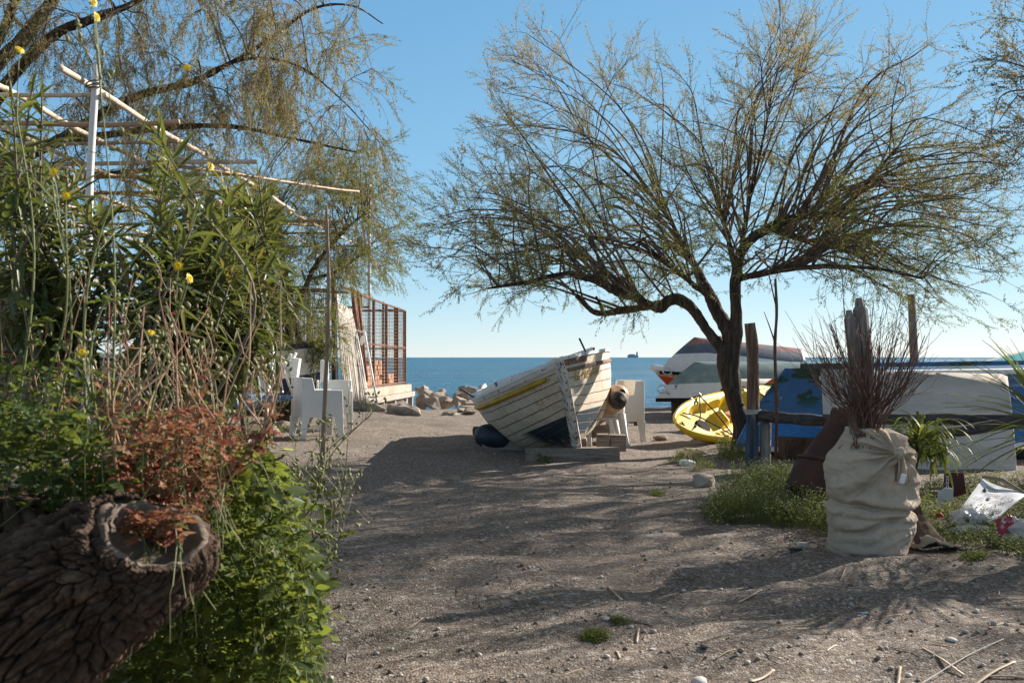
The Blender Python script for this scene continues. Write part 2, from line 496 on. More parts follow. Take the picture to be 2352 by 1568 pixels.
def hull_mb(nt=60, nv=26, thick=0.0, **kw):
    """both sides, transom; pv = (t, v, side)"""
    mb = MB()
    tt = np.linspace(0, 1, nt) ** 1.15; vv = np.linspace(0, 1, nv)
    P = hull_pts(ts=tt, vs=vv, **kw)
    T, V = np.meshgrid(tt, vv, indexing='ij')
    mb.grid(P[:, ::-1], pv=np.stack([T, V, 0 * T + 1], -1)[:, ::-1])
    Q = P * np.array([1, -1, 1])
    mb.grid(Q, pv=np.stack([T, V, 0 * T - 1], -1))
    # transom
    tr = np.concatenate([P[-1], Q[-1][::-1]])
    n = len(P[-1]); base = mb.n
    mb.add(tr, [(i, i + 1, 2 * n - 2 - i, 2 * n - 1 - i)[::-1] for i in range(n - 1)], pv=np.stack([np.ones(2 * n), np.concatenate([vv, vv[::-1]]), np.zeros(2 * n)], -1))
    return mb

def edge_strip(kw, v0, v1, out, side, t0=0, t1=1, n=50, m=0, mb=None):
    """a strake standing proud of the hull between girths v0..v1"""
    mb = mb or MB()
    ts = np.linspace(t0, t1, n)
    P = hull_pts(ts=ts, vs=[v0, (v0 + v1) / 2, v1], **kw) * np.array([1, side, 1])
    nrm = np.array([0, side, 0.0])
    tx = np.gradient(P[:, 1], axis=0); up = P[:, 2] - P[:, 0]
    nn = np.cross(tx, up); nn /= np.linalg.norm(nn, axis=1)[:, None] + 1e-9
    if (nn[n // 2] @ nrm) < 0: nn = -nn
    ring = np.stack([P[:, 0] - nn * 0.004, P[:, 0] + nn * out, P[:, 1] + nn * out * 1.25, P[:, 2] + nn * out, P[:, 2] - nn * 0.004], 1)
    mb.grid(ring, m)
    mb.add(ring[0], [(0, 1, 2, 3, 4)], m); mb.add(ring[-1], [(4, 3, 2, 1, 0)], m)
    return mb

def gunwale(kw, w=0.05, h=0.03, t1=1.0, m=0, lift=0.0, n=60):
    mb = MB()
    for side in (1, -1):
        ts = np.linspace(0, t1, n)
        P = hull_pts(ts=ts, vs=[1.0], **kw)[:, 0] * np.array([1, side, 1])
        o = np.array([0, side, 0.0])
        inn = P - o * w * 0.8; 
        inn[:, 1] = np.where(inn[:, 1] * side < 0.0, 0, inn[:, 1])
        out_ = P + o * w * 0.4
        z = np.array([0, 0, 1.0])
        ring = np.stack([inn + z * (lift - h / 2), out_ + z * (lift - h / 2), out_ + z * (lift + h / 2), inn + z * (lift + h / 2)], 1)
        mb.grid(ring, m, close=True); mb.add(ring[0], [(0, 1, 2, 3)], m); mb.add(ring[-1], [(3, 2, 1, 0)], m)
    return mb

# ---------------------------------------------------------------- hull paint of the wooden boat
def hullpaint():
    t = NT('old_white_hull_paint')
    pv = t.coord('pv'); s = t.sep(pv); T_, V_, S_ = s[0], s[1], s[2]
    ob = t.coord('Object'); so = t.sep(ob)
    wob = t.noise(ob, 2.2, 3)
    fine = t.noise(ob, 26, 7, 0.75)
    fine2 = t.noise(t.coord('Object', (7, 7, 60)), 3, 6, 0.7)
    # planks
    vv = t.math('ADD', t.math('MULTIPLY', V_, 11.0), t.math('ADD', t.math('MULTIPLY', wob, 0.35), t.math('MULTIPLY', fine, 0.10)))
    fr = t.math('FRACT', vv)
    dseam = t.math('MINIMUM', fr, t.math('SUBTRACT', 1.0, fr))          # 0 at the seam
    wid = t.math('MULTIPLY', t.noise(ob, 9, 6, 0.8), 0.13)
    seam = t.math('SUBTRACT', 1.0, t.mask(t.math('SUBTRACT', dseam, t.math('SUBTRACT', wid, 0.035)), 0.0, 0.03))
    white = t.ramp(t.noise(ob, 3, 5), [(0.3, (0.58, 0.49, 0.385)), (0.6, (0.72, 0.63, 0.51))])
    # dirt and rust runs that trickle down
    runs = t.noise(t.coord('Object', (16, 16, 1.3)), 1.6, 5, 0.7)
    white = t.mix(t.math('MULTIPLY', t.mask(runs, 0.50, 0.68), 0.75), white, (0.45, 0.27, 0.13))
    spots = t.mask(t.noise(ob, 17, 7, 0.75), 0.625, 0.66)
    white = t.mix(t.math('MULTIPLY', spots, 0.9), white, (0.22, 0.10, 0.05))
    # boot-top
    zb = t.math('ADD', so[2], t.math('MULTIPLY', so[0], -0.035))
    lim = t.math('ADD', 0.40, t.math('MULTIPLY', t.math('ABSOLUTE', so[1]), -0.15))
    bl = t.mask(t.math('SUBTRACT', lim, zb), -0.004, 0.004)
    blue = t.ramp(fine, [(0.35, (0.012, 0.028, 0.045)), (0.6, (0.03, 0.06, 0.085))])
    chips = t.mask(t.math('ADD', t.noise(ob, 11, 8, 0.8), t.math('MULTIPLY', t.mask(so[2], 0.28, 0.05), 0.17)), 0.62, 0.65)
    blue = t.mix(chips, blue, t.ramp(fine, [(0.4, (0.30, 0.24, 0.15)), (0.6, (0.50, 0.44, 0.34))]))
    fwd = t.mask(so[0], 0.75, 1.05)
    col = t.mix(t.math('MULTIPLY', bl, fwd), white, blue)
    col = t.mix(t.math('MULTIPLY', seam, 0.92), col, t.ramp(fine, [(0.4, (0.09, 0.045, 0.025)), (0.65, (0.30, 0.15, 0.08))]))
    stern = t.mask(so[0], 0.3, -0.6)
    hgt = t.math('ADD', t.math('MULTIPLY', seam, -1.0), t.math('MULTIPLY', fine, 0.25))
    hgt = t.math('ADD', hgt, t.math('MULTIPLY', spots, -0.4))
    return t.done(col, 0.55, 0, t.bump(hgt, 0.8, 0.010), 0.35)
HULLP = hullpaint()
BW = simple('flaking_white_paint', [(0.3, (0.62, 0.60, 0.57)), (0.6, (0.76, 0.75, 0.73))], 5, 0.55, 0.35, 40, 0.004, layers=[(9, 0.60, 0.63, (0.20, 0.11, 0.065), (1, 1, 1)), (30, 0.66, 0.69, (0.14, 0.08, 0.05), (1, 1, 1))])
BYEL = simple('yellow_rail_paint', [(0.3, (0.34, 0.20, 0.015)), (0.6, (0.50, 0.32, 0.02))], 7, 0.5, 0.3, layers=[(12, 0.62, 0.65, (0.13, 0.07, 0.03), (1, 1, 1))])
BROWNW = woodmat('bare_rail_wood', [(0.3, (0.09, 0.05, 0.035)), (0.5, (0.22, 0.14, 0.09)), (0.72, (0.36, 0.25, 0.17))], stretch=(1.5, 12, 12))
INNER = simple('inner_white_paint', [(0.3, (0.60, 0.59, 0.57)), (0.7, (0.76, 0.76, 0.75))], 4, 0.5, 0.2, layers=[(11, 0.64, 0.67, (0.25, 0.16, 0.11), (1, 1, 1))])

KW = dict(L=4.441, B=1.747, D=.863, rise=.246, rake=.934, bowp=2.379, flare=.996, bil=(.75, 1.25))
boat = thing('wooden_rowing_boat', 'old white planked wooden boat with yellow rubbing rail, heeled over on timber blocks', 'boat', (.634, 12.626, .064))
boat.rotation_euler = (.337, -.022, -1.476)
boat.rotation_mode = 'XYZ'
# rotation used in the fit is Rz*Ry*Rx, which is Blender's XYZ order
BM = np.array(Matrix.Translation((.634, 12.626, .064)) @ boat.rotation_euler.to_matrix().to_4x4())
hull_mb(**KW).build('hull', HULLP, boat, smooth=True, local=True, solid=0.03)
mb = gunwale(KW, 0.055, 0.035, 0.985); mb.build('gunwale', BW, boat, local=True)
# stem post
P0 = hull_pts(ts=[0], vs=np.linspace(0, 1.0, 14), **KW)[0]
mb = MB(); n = len(P0)
tg = np.gradient(P0, axis=0); tg /= np.linalg.norm(tg, axis=1)[:, None]
fw = np.stack([tg[:, 2], 0 * tg[:, 0], -tg[:, 0]], -1)
W_ = 0.036
ring = np.stack([P0 - fw * 0.05 + [0, -W_ * 1.6, 0], P0 + fw * 0.075 + [0, -W_ * .7, 0], P0 + fw * 0.075 + [0, W_ * .7, 0], P0 - fw * 0.05 + [0, W_ * 1.6, 0]], 1)
mb.grid(ring, close=True); mb.add(ring[0], [(3, 2, 1, 0)]); mb.add(ring[-1], [(0, 1, 2, 3)])
mb.build('stem_post', simple('stem_paint', [(0.3, (0.50, 0.45, 0.38)), (0.6, (0.70, 0.67, 0.62))], 6, 0.6, 0.4, 30, 0.005, layers=[(9, 0.52, 0.56, (0.16, 0.085, 0.05), (3, 3, 1)), (22, 0.6, 0.64, (0.10, 0.05, 0.03), (1, 1, 1))]), boat, local=True)
# keel
mb = MB(); K0 = hull_pts(ts=np.linspace(0.02, 1, 30), vs=[0], **KW)[:, 0]
ring = np.stack([K0 + [0, -.03, .02], K0 + [0, -.025, -.05], K0 + [0, .025, -.05], K0 + [0, .03, .02]], 1)
mb.grid(ring, close=True); mb.build('keel', BROWNW, boat, local=True)
# yellow rubbing rail: viewer's left side is local -Y
sideL = -1
edge_strip(KW, .852, .89, .024, sideL, .045, .97).build('rubbing_rail', BYEL, boat, local=True, smooth=True)
tag(bpy.data.objects['rubbing_rail'], 'yellow painted rubbing rail')
o = edge_strip(KW, .862, .893, .016, -sideL, .02, .97).build('rubbing_rail', BROWNW, boat, local=True); o['label'] = 'bare rusty-brown rubbing rail'
o = edge_strip(KW, .925, .985, .014, -sideL, .006, .10).build('broken_plank', BROWNW, boat, local=True); o['label'] = 'splintered bare top plank at the bow'
edge_strip(KW, .935, .99, .012, sideL, .0, .97).build('top_plank', BW, boat, local=True)
# deck forward, coaming, thwarts inside
mb = MB(); ts = np.linspace(0.02, .30, 14)
Pg = hull_pts(ts=ts, vs=[.985], **KW)[:, 0]
rows = []
for p in Pg: rows.append([[p[0], s_ * p[1], p[2] + .045 * (1 - s_ * s_) * (p[1] / .6)] for s_ in np.linspace(-.97, .97, 9)])
mb.grid(np.array(rows)); mb.build('foredeck', BW, boat, local=True, solid=0.02)
mb = MB()
for s_ in (-1, 1):
    ts = np.linspace(.28, .93, 22); q = hull_pts(ts=ts, vs=[1.0], **KW)[:, 0] * np.array([1, s_ * .80, 1])
    r = np.stack([q + [0, 0, -.10], q + [0, 0, .085], q + [0, s_ * .025, .085], q + [0, s_ * .025, -.10]], 1); mb.grid(r, close=True)
q = hull_pts(ts=[.28], vs=[1.0], **KW)[0, 0]
mb.bar((q[0], -q[1] * .8, q[2] + .0), (q[0], q[1] * .8, q[2] + .0), .025, .19)
mb.build('coaming', INNER, boat, local=True)
for tq, zz in ((.42, .60), (.66, .58), (.88, .62)):
    q = hull_pts(ts=[tq], vs=[.75], **KW)[0, 0]
    m2 = MB(); m2.bar((q[0], -q[1] * .97, zz), (q[0], q[1] * .97, zz), .22, .03); m2.build('thwart', INNER, boat, local=True)
m2 = MB()
for s_ in (-1, 1):
    ts = np.linspace(.30, .95, 16); a_ = hull_pts(ts=ts, vs=[1.0], **KW)[:, 0] * np.array([1, s_, 1])
    b_ = a_ * np.array([1, .80, 1]); m2.grid(np.stack([a_ + [0, 0, .012], b_ + [0, 0, .02]], 1))
m2.build('side_deck', INNER, boat, local=True, solid=0.015)
# oar pins
for tq, s_, tilt in ((.50, -1, .12), (.12, 1, -.05)):
    q = hull_pts(ts=[tq], vs=[1.0], **KW)[0, 0] * np.array([1, s_, 1])
    m2 = MB(); m2.tube([q + [0, -s_ * .03, 0], q + [0, s_ * tilt, .19]], .011, 8); m2.build('oar_pin', DARKMETAL, boat, local=True)
# cleat and ring on the deck
q = hull_pts(ts=[.16], vs=[1.0], **KW)[0, 0]
m2 = MB(); th_ = np.linspace(0, np.pi, 9)
m2.tube([q * np.array([1, -.85, 1]) + [.05 * math.cos(a_), -.01, .02 + .06 * math.sin(a_)] for a_ in th_], .006, 6); m2.build('mooring_ring', STEEL, boat, local=True)
q = hull_pts(ts=[.24], vs=[1.0], **KW)[0, 0]
m2 = MB(); c_ = q * np.array([1, .1, 1]) + [0, 0, .06]; m2.box(c_ + [0, 0, .02], (.02, .02, .05)); m2.bar(c_ + [-.02, -.06, .05], c_ + [.02, .06, .05], .018, .014); m2.build('cleat', STEEL, boat, local=True)
q = hull_pts(ts=[.53], vs=[1.0], **KW)[0, 0] * np.array([1, -1, 1])
m2 = MB(); m2.box(q + [0, 0, .04], (.16, .09, .05)); m2.box(q + [0, -.03, .075], (.05, .03, .03)); m2.build('fairlead', STEEL, boat, local=True, bevel=.006)

# name on the bow: lettering laid on the planks
cu = bpy.data.curves.new('lettering', 'FONT'); cu.body = 'La Pecorella'; cu.size = 1.0; cu.shear = 0.35; cu.space_character = 1.02; cu.offset = 0.006
tmp = bpy.data.objects.new('tmp', cu); COL.objects.link(tmp)
dg = bpy.context.evaluated_depsgraph_get(); me = bpy.data.meshes.new_from_object(tmp.evaluated_get(dg))
co = np.array([v.co[:] for v in me.vertices]); fs = [tuple(p.vertices) for p in me.polygons]
bpy.data.objects.remove(tmp); bpy.data.meshes.remove(me)
x0, x1 = co[:, 0].min(), co[:, 0].max()
tt = 0.042 + (co[:, 0] - x0) / (x1 - x0) * 0.14
vv = 0.762 + co[:, 1] * 0.15 + (tt - .042) * .1 
pts = []
for a_, b_ in zip(tt, vv):
    p = hull_pts(ts=[a_ - .002, a_, a_ + .002], vs=[b_ - .01, b_, b_ + .01], **KW)
    nn = np.cross(p[2, 1] - p[0, 1], p[1, 2] - p[1, 0]); nn /= np.linalg.norm(nn)
    if nn[1] < 0: nn = -nn
    pts.append(p[1, 1] + nn * .006)
mb = MB(); mb.add(np.array(pts), fs); mb.build('lettering', simple('gold_lettering', [(0.3, (0.36, 0.21, 0.01)), (0.7, (0.44, 0.27, 0.02))], 10, 0.5, 0.0), boat, local=True)

# ---------------------------------------------------------------- blocks under the boat
ZB = zmap(1800, 1300, 2.6133)
def log_(mb, a, b, r, n=12, seed=0, m=0, irr=0.08, k=14):
    a = np.array(a, float); b = np.array(b, float)
    p = a + (b - a) * np.linspace(0, 1, k)[:, None]
    p = p + 0.15 * r * np.stack([vnoise(p * 3 + seed, 1), vnoise(p * 3 + seed, 2), vnoise(p * 3 + seed, 3)], -1)
    rr = r * (1 + irr * vnoise(p * 7 + seed, 4))
    return mb.tube(p, rr, n, m)
def plank_thing(name, a, b, w, h, mat_, label, cat, group=None, bevel=.006, up=(0, 0, 1)):
    mb = MB(); mb.bar(a, b, w, h, up=up); return solo(mb, name, mat_, label, cat, group, bevel=bevel)
BLK = 'timber blocks under the wooden boat'
g = float(gh(1.0, 11.2))
plank_thing('timber_beam', P3(*ZB(788, 1360), 11.2), P3(*ZB(1772, 1352), 11.15), .14, .165, OLDWOOD, 'long squared timber beam lying on the gravel in front of the boat bow', 'timber', BLK)
plank_thing('timber_beam', P3(*ZB(335, 1262), 12.3), P3(*ZB(1090, 1265), 12.3), .16, .15, OLDWOOD, 'long dark timber beam under the left bilge of the wooden boat', 'timber', BLK)
plank_thing('timber_block', P3(*ZB(1085, 1255), 11.75), P3(*ZB(1430, 1255), 11.70), .2, .17, OLDWOOD, 'short light timber block directly under the keel of the boat', 'timber', BLK)
plank_thing('timber_block', P3(*ZB(1065, 1215), 12.05), P3(*ZB(1420, 1190), 12.0), .18, .06, GREYWOOD, 'thin plank on top of the keel block of the boat', 'timber', BLK)
plank_thing('timber_block', P3(*ZB(1535, 1225), 11.7), P3(*ZB(1660, 1225), 11.7), .2, .20, OLDWOOD, 'square timber block standing between the white chair legs, left one', 'timber', BLK)
plank_thing('timber_block', P3(*ZB(1665, 1225), 11.75), P3(*ZB(1835, 1230), 11.75), .2, .19, OLDWOOD, 'timber block with rounded end between the white chair legs, right one', 'timber', BLK)
plank_thing('timber_block', P3(*ZB(1420, 1115), 13.4), P3(*ZB(1665, 1105), 13.4), .14, .16, GREYWOOD, 'grey timber block seen under the monobloc chair behind the boat', 'timber', BLK)
mb = MB(); log_(mb, P3(*ZB(250, 1104), 13.0), P3(*ZB(640, 1090), 13.2), .058, seed=3)
solo(mb, 'wooden_roller', DARKWOOD, 'round wooden roller sticking out left beneath the boat', 'log', smooth=True)
# black fender under the left bilge
mb = MB(); c0 = P3(*ZB(480, 1172), 12.35)
v = IV3.copy(); v = np.sign(v) * np.abs(v) ** 0.85 * [.27, .17, .165]; mb.add(v @ euler(0, .14, .1).T + c0, IF3)
solo(mb, 'fender', simple('black_plastic', [(0.3, (0.008, 0.012, 0.022)), (0.7, (0.02, 0.028, 0.045))], 5, 0.42, 0.1), 'black rubber fender wedged under the left side of the wooden boat', 'fender', smooth=True)
# brown float with dark socket lying between boat and chairs
mb = MB(); A_ = P3(*ZB(1560, 880), 13.0); B_ = P3(*ZB(1775, 720), 12.1)
ax = B_ - A_; Lf = np.linalg.norm(ax); ax /= Lf
u_ = np.linspace(-.6, 1.0, 34); rad = .165 * np.clip(1 - np.clip((u_ - .45) / .56, 0, 1) ** 2.4, 0, 1) ** .5 * np.clip(1 - np.clip((-u_ - .3) / .32, 0, 1) ** 2, 0, 1) ** .5 + .004
ctr = A_ + ax * (u_ * Lf * 1.12 + .0)[:, None]
side = np.cross(ax, [0, 0, 1]); side /= np.linalg.norm(side); upv = np.cross(side, ax)
an = np.linspace(0, 2 * np.pi, 28, endpoint=False)
ring = ctr[:, None] + rad[:, None, None] * (np.cos(an)[None, :, None] * side * 1.0 + np.sin(an)[None, :, None] * upv * 1.0)
mb.grid(ring, close=True)
fl = thing('fibreglass_float', 'worn brown and cream pontoon float resting on the white chair beside the boat', 'float', tuple(A_ - [0, 0, .3]))
mb.build('shell', simple('worn_gelcoat', [(0.3, (0.20, 0.10, 0.045)), (0.48, (0.36, 0.22, 0.12)), (0.62, (0.50, 0.38, 0.26)), (0.8, (0.66, 0.58, 0.47))], 3.2, 0.45, 0.15, 12, layers=[(5, 0.6, 0.75, (0.10, 0.06, 0.04), (1, 1, 1))]), fl, smooth=True)
mb = MB(); tip = P3(*ZB(1768, 775), 11.93)
mb.tube([tip - ax * .06, tip + ax * .01, tip + ax * .035, tip + ax * .035, tip - ax * .02], [.115, .10, .075, .052, .045], 20); mb.build('socket', DARKMETAL, fl, smooth=True)

# ---------------------------------------------------------------- chairs
CHW = simple('chair_plastic', [(0.3, (0.66, 0.65, 0.61)), (0.7, (0.76, 0.75, 0.72))], 3, 0.5, 0.1, layers=[(9, 0.68, 0.71, (0.40, 0.33, 0.26), (1, 1, 1)), (2.5, 0.55, 0.75, (0.60, 0.57, 0.51), (1, 1, 1))])
def armchair(loc, rz, label, group, hb=.80):
    """boxy one-piece armchair: side panels cut into two tapered legs each, low arms, raised back"""
    t_ = thing('armchair', label, 'chair', loc, group, rot=(0, 0, rz))
    W, D_ = .56, .54; arm = .64; skirt = .28
    for s_ in (-1, 1):
        m2 = MB(); y = s_ * (W / 2 - .02)
        poly = [(-D_ / 2, skirt), (-D_ / 2, hb), (-D_ / 2 + .14, hb - .01), (-D_ / 2 + .17, arm), (D_ / 2, arm - .01), (D_ / 2 + .015, skirt)]
        m2.prism(poly, .035, (0, y, 0), (1, 0, 0), (0, 0, 1)); m2.build('arm_panel', CHW, t_, local=True, bevel=.008)
    for sx in (-1, 1):
        for s_ in (-1, 1):
            m2 = MB(); y = s_ * (W / 2 - .021); x = sx * D_ / 2
            poly = [(x, skirt + .01), (x - sx * .105, skirt + .01), (x - sx * .045, 0), (x + sx * .03, 0)]
            if sx > 0: poly = poly[::-1]
            m2.prism(poly, .034, (0, y, 0), (1, 0, 0), (0, 0, 1)); m2.prism([(a, b) for a, b in [(-.02, 0), (.02, 0), (.045, skirt), (-.045, skirt)]], .03, (x + sx * .003, y - s_ * .02, 0), (0, 1, 0), (0, 0, 1))
            m2.build('leg', CHW, t_, local=True, bevel=.006)
    m2 = MB(); m2.prism([(-W / 2 + .04, skirt), (W / 2 - .04, skirt), (W / 2 - .05, hb), (-W / 2 + .05, hb)], .035, (-D_ / 2 + .03, 0, 0), (0, 1, 0), (0, 0, 1)); m2.build('backrest', CHW, t_, local=True, bevel=.01)
    m2 = MB(); m2.box((.01, 0, .40), (D_ - .04, W - .08, .035)); m2.prism([(-W / 2 + .045, skirt), (W / 2 - .045, skirt), (W / 2 - .045, .41), (-W / 2 + .045, .41)], .03, (D_ / 2 - .015, 0, 0), (0, 1, 0), (0, 0, 1)); m2.build('seat', CHW, t_, local=True, bevel=.01)
    return t_
p = on(727, 1003)
armchair(tuple(p), R(27), 'boxy white plastic armchair standing side-on, nearer of the left pair behind the thin cane', 'white boxy armchairs').scale = (1.09, 1.09, 1.09)
p = on(768, 985) ; p[2] = gh(p[0], p[1])
armchair(tuple(p), R(-78), 'boxy white plastic armchair directly behind the nearer one of the left pair', 'white boxy armchairs')
p = on(1418, 1012); p[2] = gh(p[0], p[1])
armchair(tuple(p), R(203), 'boxy white plastic armchair turned sideways to the right of the boat', 'white boxy armchairs', hb=.84)
# monobloc chair in front of it
mc = thing('monobloc_chair', 'white plastic garden chair under the brown float right of the boat', 'chair', tuple(on(1398, 1028)))
MO = ORI[mc.name]
def CB(x, y, Y): return P3(*ZB(x, y), Y)
Ym = MO[1]
for (a, b, w0, w1) in (((1462, 965), (1467, 1305), .038, .034), ((1795, 930), (1870, 1330), .05, .038)):
    m2 = MB(); m2.tube([CB(*a, Ym), CB((a[0] + b[0]) / 2 - 12, (a[1] + b[1]) / 2, Ym), CB(*b, Ym)], [w0 / 1.6, w0 / 1.8, w1 / 2], 8, flat=1.5); m2.build('leg', CHW, mc, smooth=True)
for (a, b) in (((1410, 1000), (1360, 1200)), ((1725, 975), (1788, 1300))):
    m2 = MB(); m2.tube([CB(*a, Ym + .35), CB(*b, Ym + .25)], [.022, .016], 8, flat=1.5); m2.build('leg', CHW, mc, smooth=True)
m2 = MB(); S = [CB(1455, 965, Ym), CB(1800, 962, Ym), CB(1750, 935, Ym + .42), CB(1445, 940, Ym + .42)]
m2.add(np.array(S + [s - np.array([0, 0, .035]) for s in S]), [(0, 1, 2, 3), (7, 6, 5, 4), (0, 4, 5, 1), (1, 5, 6, 2), (2, 6, 7, 3), (3, 7, 4, 0)]); m2.build('seat', CHW, mc, bevel=.01)
m2 = MB(); m2.tube([CB(1462, 968, Ym), CB(1480, 935, Ym + .03), CB(1640, 930, Ym + .05), CB(1790, 945, Ym + .02)], [.022, .022, .024, .026], 8, flat=1.4); m2.build('arm', CHW, mc, smooth=True)
m2 = MB(); m2.tube(smoothpath([CB(1795, 935, Ym), CB(1800, 850, Ym + .05), CB(1780, 760, Ym + .2), CB(1700, 740, Ym + .35)], 6), .024, 8, flat=1.3); m2.build('backrest', CHW, mc, smooth=True)
mb = MB(); log_(mb, on(1463, 981, -.2), P3(1461, 909, on(1463, 981)[1]), .045, seed=5)
solo(mb, 'wooden_post', DARKWOOD, 'short dark wooden post upright in the gravel right of the white chairs', 'post', smooth=True)
# second one seen beneath the far dinghy is built with the dinghies

# ---------------------------------------------------------------- ship on the horizon
Ys = 4200.0
sh = thing('cargo_ship', 'cargo ship far out on the horizon, haze mixed into its pale grey', 'ship', (P3(1452, 820, Ys)[0], Ys, -1.0))
SHM = simple('ship_haze_grey', [(0.3, (0.30, 0.36, 0.43)), (0.7, (0.40, 0.46, 0.53))], 0.02, 0.7, 0.0)  # pale blue-grey has the distance haze painted into the ship's colour
sx_ = Ys / F
def S3(px, py, dy=0): return (P3(px, py, Ys)[0], Ys + dy, P3(px, py, Ys)[2])
mb = MB(); l, r_ = S3(1442, 820)[0], S3(1465, 820)[0]
Pz = [(l + 1, -2), (l - 2, 9), (r_ + 2, 9), (r_, -2)]
mb.prism([(a, b) for a, b in Pz], 14, (0, Ys, 0), (1, 0, 0), (0, 0, 1)); mb.build('hull', SHM, sh)
mb = MB()
mb.box((r_ - 4, Ys, 14), (6, 10, 14)); mb.box((r_ - 2.5, Ys, 19), (2.5, 6, 12)); mb.build('bridge', SHM, sh)
mb = MB()
for k_ in range(5): mb.box((l + 4 + k_ * 6, Ys, 9 + (k_ % 2) * 2), (5, 9, 6 + (k_ * 7 % 3) * 1.5))
mb.build('deck_cargo', SHM, sh)
# ================================================================ LEFT SIDE
ZC = zmap(1280, 1150, 3.1368); ZL = zmap(850, 1350, 3.4836); ZR = zmap(1600, 1480, 5.88)
BAMBOO = simple('bleached_bamboo', [(0.3, (0.42, 0.32, 0.22)), (0.55, (0.56, 0.46, 0.35)), (0.75, (0.66, 0.58, 0.48))], 5, 0.5, 0.2, stretch=(1, 1, 1), layers=[(9, 0.60, 0.66, (0.25, 0.16, 0.10), (1, 1, 1))])
BAMBOO2 = simple('brown_bamboo', [(0.3, (0.22, 0.13, 0.07)), (0.55, (0.36, 0.23, 0.13)), (0.75, (0.50, 0.36, 0.24))], 4, 0.5, 0.2, layers=[(9, 0.62, 0.66, (0.12, 0.07, 0.04), (1, 1, 1))])
WPOLE = simple('whitewashed_pole', [(0.3, (0.55, 0.53, 0.50)), (0.7, (0.68, 0.66, 0.63))], 4, 0.6, 0.2, layers=[(6, 0.6, 0.66, (0.40, 0.35, 0.30), (1, 1, 0.4))])

def cane(mb, a, b, r, m=0, sag=0.0, node=.34, n=8, seed=0):
    """a bamboo pole with swollen nodes"""
    a = np.array(a, float); b = np.array(b, float); L = np.linalg.norm(b - a); k = max(2, int(L / node))
    us = []; rr = []
    for i in range(k + 1):
        u = i / k
        for du, f in ((-.012 / node * .9 / k * node / node, 1.0), (0, 1.16), (.012 / k, 1.0)):
            uu = u + du * 2.0
            if 0 <= uu <= 1: us.append(uu); rr.append(r * f)
    us = np.array(us); o = np.argsort(us); us = us[o]; rr = np.array(rr)[o] * (1 - .15 * us)
    p = a + (b - a) * us[:, None]; p[:, 2] -= sag * np.sin(us * np.pi)
    w_ = np.stack([vnoise(p * .8 + seed, 31), vnoise(p * .8 + seed, 32), vnoise(p * .8 + seed, 33)], -1) * min(.035, L * .01)
    return mb.tube(p + w_, rr, n, m)

# ---------------------------------------------------------------- pergola
zt = 3.42
PX = [-3.60, -4.4, -5.15, -5.95, -6.8, -7.6]
per = thing('bamboo_pergola', 'open pergola frame of bleached bamboo poles over the left side of the yard', 'pergola', (-5, 8.3, 0))
for i, x in enumerate(PX):
    m2 = MB(); cane(m2, (x, 7.9, zt + .03), (x + (.12 if i else .18), 15.5, zt + .02), .027, seed=i * 3)
    cane(m2, (x + .04, 14.6, zt - .03), (x + .45, 20.5, zt - .05 if i else zt + .06), .023, seed=i * 5 + 1)
    m2.build('beam', BAMBOO, per, smooth=True)
ends = [(8.35, -3.42), (9.45, -3.16), (10.4, -3.5), (11.3, -2.92), (12.3, -3.3), (13.4, -3.15), (14.6, -3.3), (16.3, -2.75), (18.0, -3.0), (19.9, -2.85)]
for i, (y, xe) in enumerate(ends):
    m2 = MB(); cane(m2, (xe, y, zt - .05 + .02 * (i % 3)), (-8.6, y + .25, zt - .06), .026 if i % 2 else .020, seed=i * 7 + 50); m2.build('crosspiece', BAMBOO2 if i % 3 else BAMBOO, per, smooth=True)
for i, (x, y) in enumerate(((-4.0, 10.9), (-5.5, 12.8), (-4.7, 15.2), (-6.4, 10.0))):
    m2 = MB(); cane(m2, (x, y, zt - .12), (x + 1.8, y + 3.3, zt + .10), .022, seed=i * 9 + 90); m2.build('brace', BAMBOO2, per, smooth=True)
m2 = MB(); a_ = P3(222, 150, 8.3); m2.tube(smoothpath([(P3(196, 1000, 8.35)[0], 8.35, 0), P3(200, 700, 8.32), P3(206, 420, 8.3), a_], 6), [.034] * 12 + [.030] * 7, 12); m2.build('post', WPOLE, per, smooth=True)
for (x, y) in ((-6.9, 8.4), (-3.6, 14.6), (-6.9, 14.6)):
    m2 = MB(); cane(m2, (x, y, 0), (x, y, zt + .1), .035, seed=int(y)); m2.build('post', BAMBOO2, per, smooth=True)
for k_ in range(3):
    q = P3(216, 196, 8.3) + np.array([0, 0, k_ * .012 - .012]); m2 = MB(); th_ = np.linspace(0, 2 * np.pi, 14)
    m2.tube([q + [.062 * math.cos(a_), .062 * math.sin(a_), .02 * math.sin(a_ * 1 + k_)] for a_ in th_], .006, 5, cap=False); m2.build('lashing', DARKMETAL, per)

# thin cane stuck into the gravel
mb = MB(); b0 = on(738, 1092); pts = smoothpath([b0 - [0, 0, .05], P3(747, 900, b0[1] + .02), P3(755, 680, b0[1] + .03), P3(750, 475, b0[1] + .05)], 9)
rr = .024 - .010 * np.linspace(0, 1, len(pts)); rr[::5] *= 1.18
mb.tube(pts, rr, 8)
solo(mb, 'bamboo_cane', simple('brown_cane', [(0.3, (0.17, 0.10, 0.06)), (0.6, (0.30, 0.20, 0.13)), (0.8, (0.42, 0.31, 0.22))], 5, 0.55, 0.2), 'tall thin brown cane standing upright in the gravel before the white armchairs', 'cane', smooth=True)

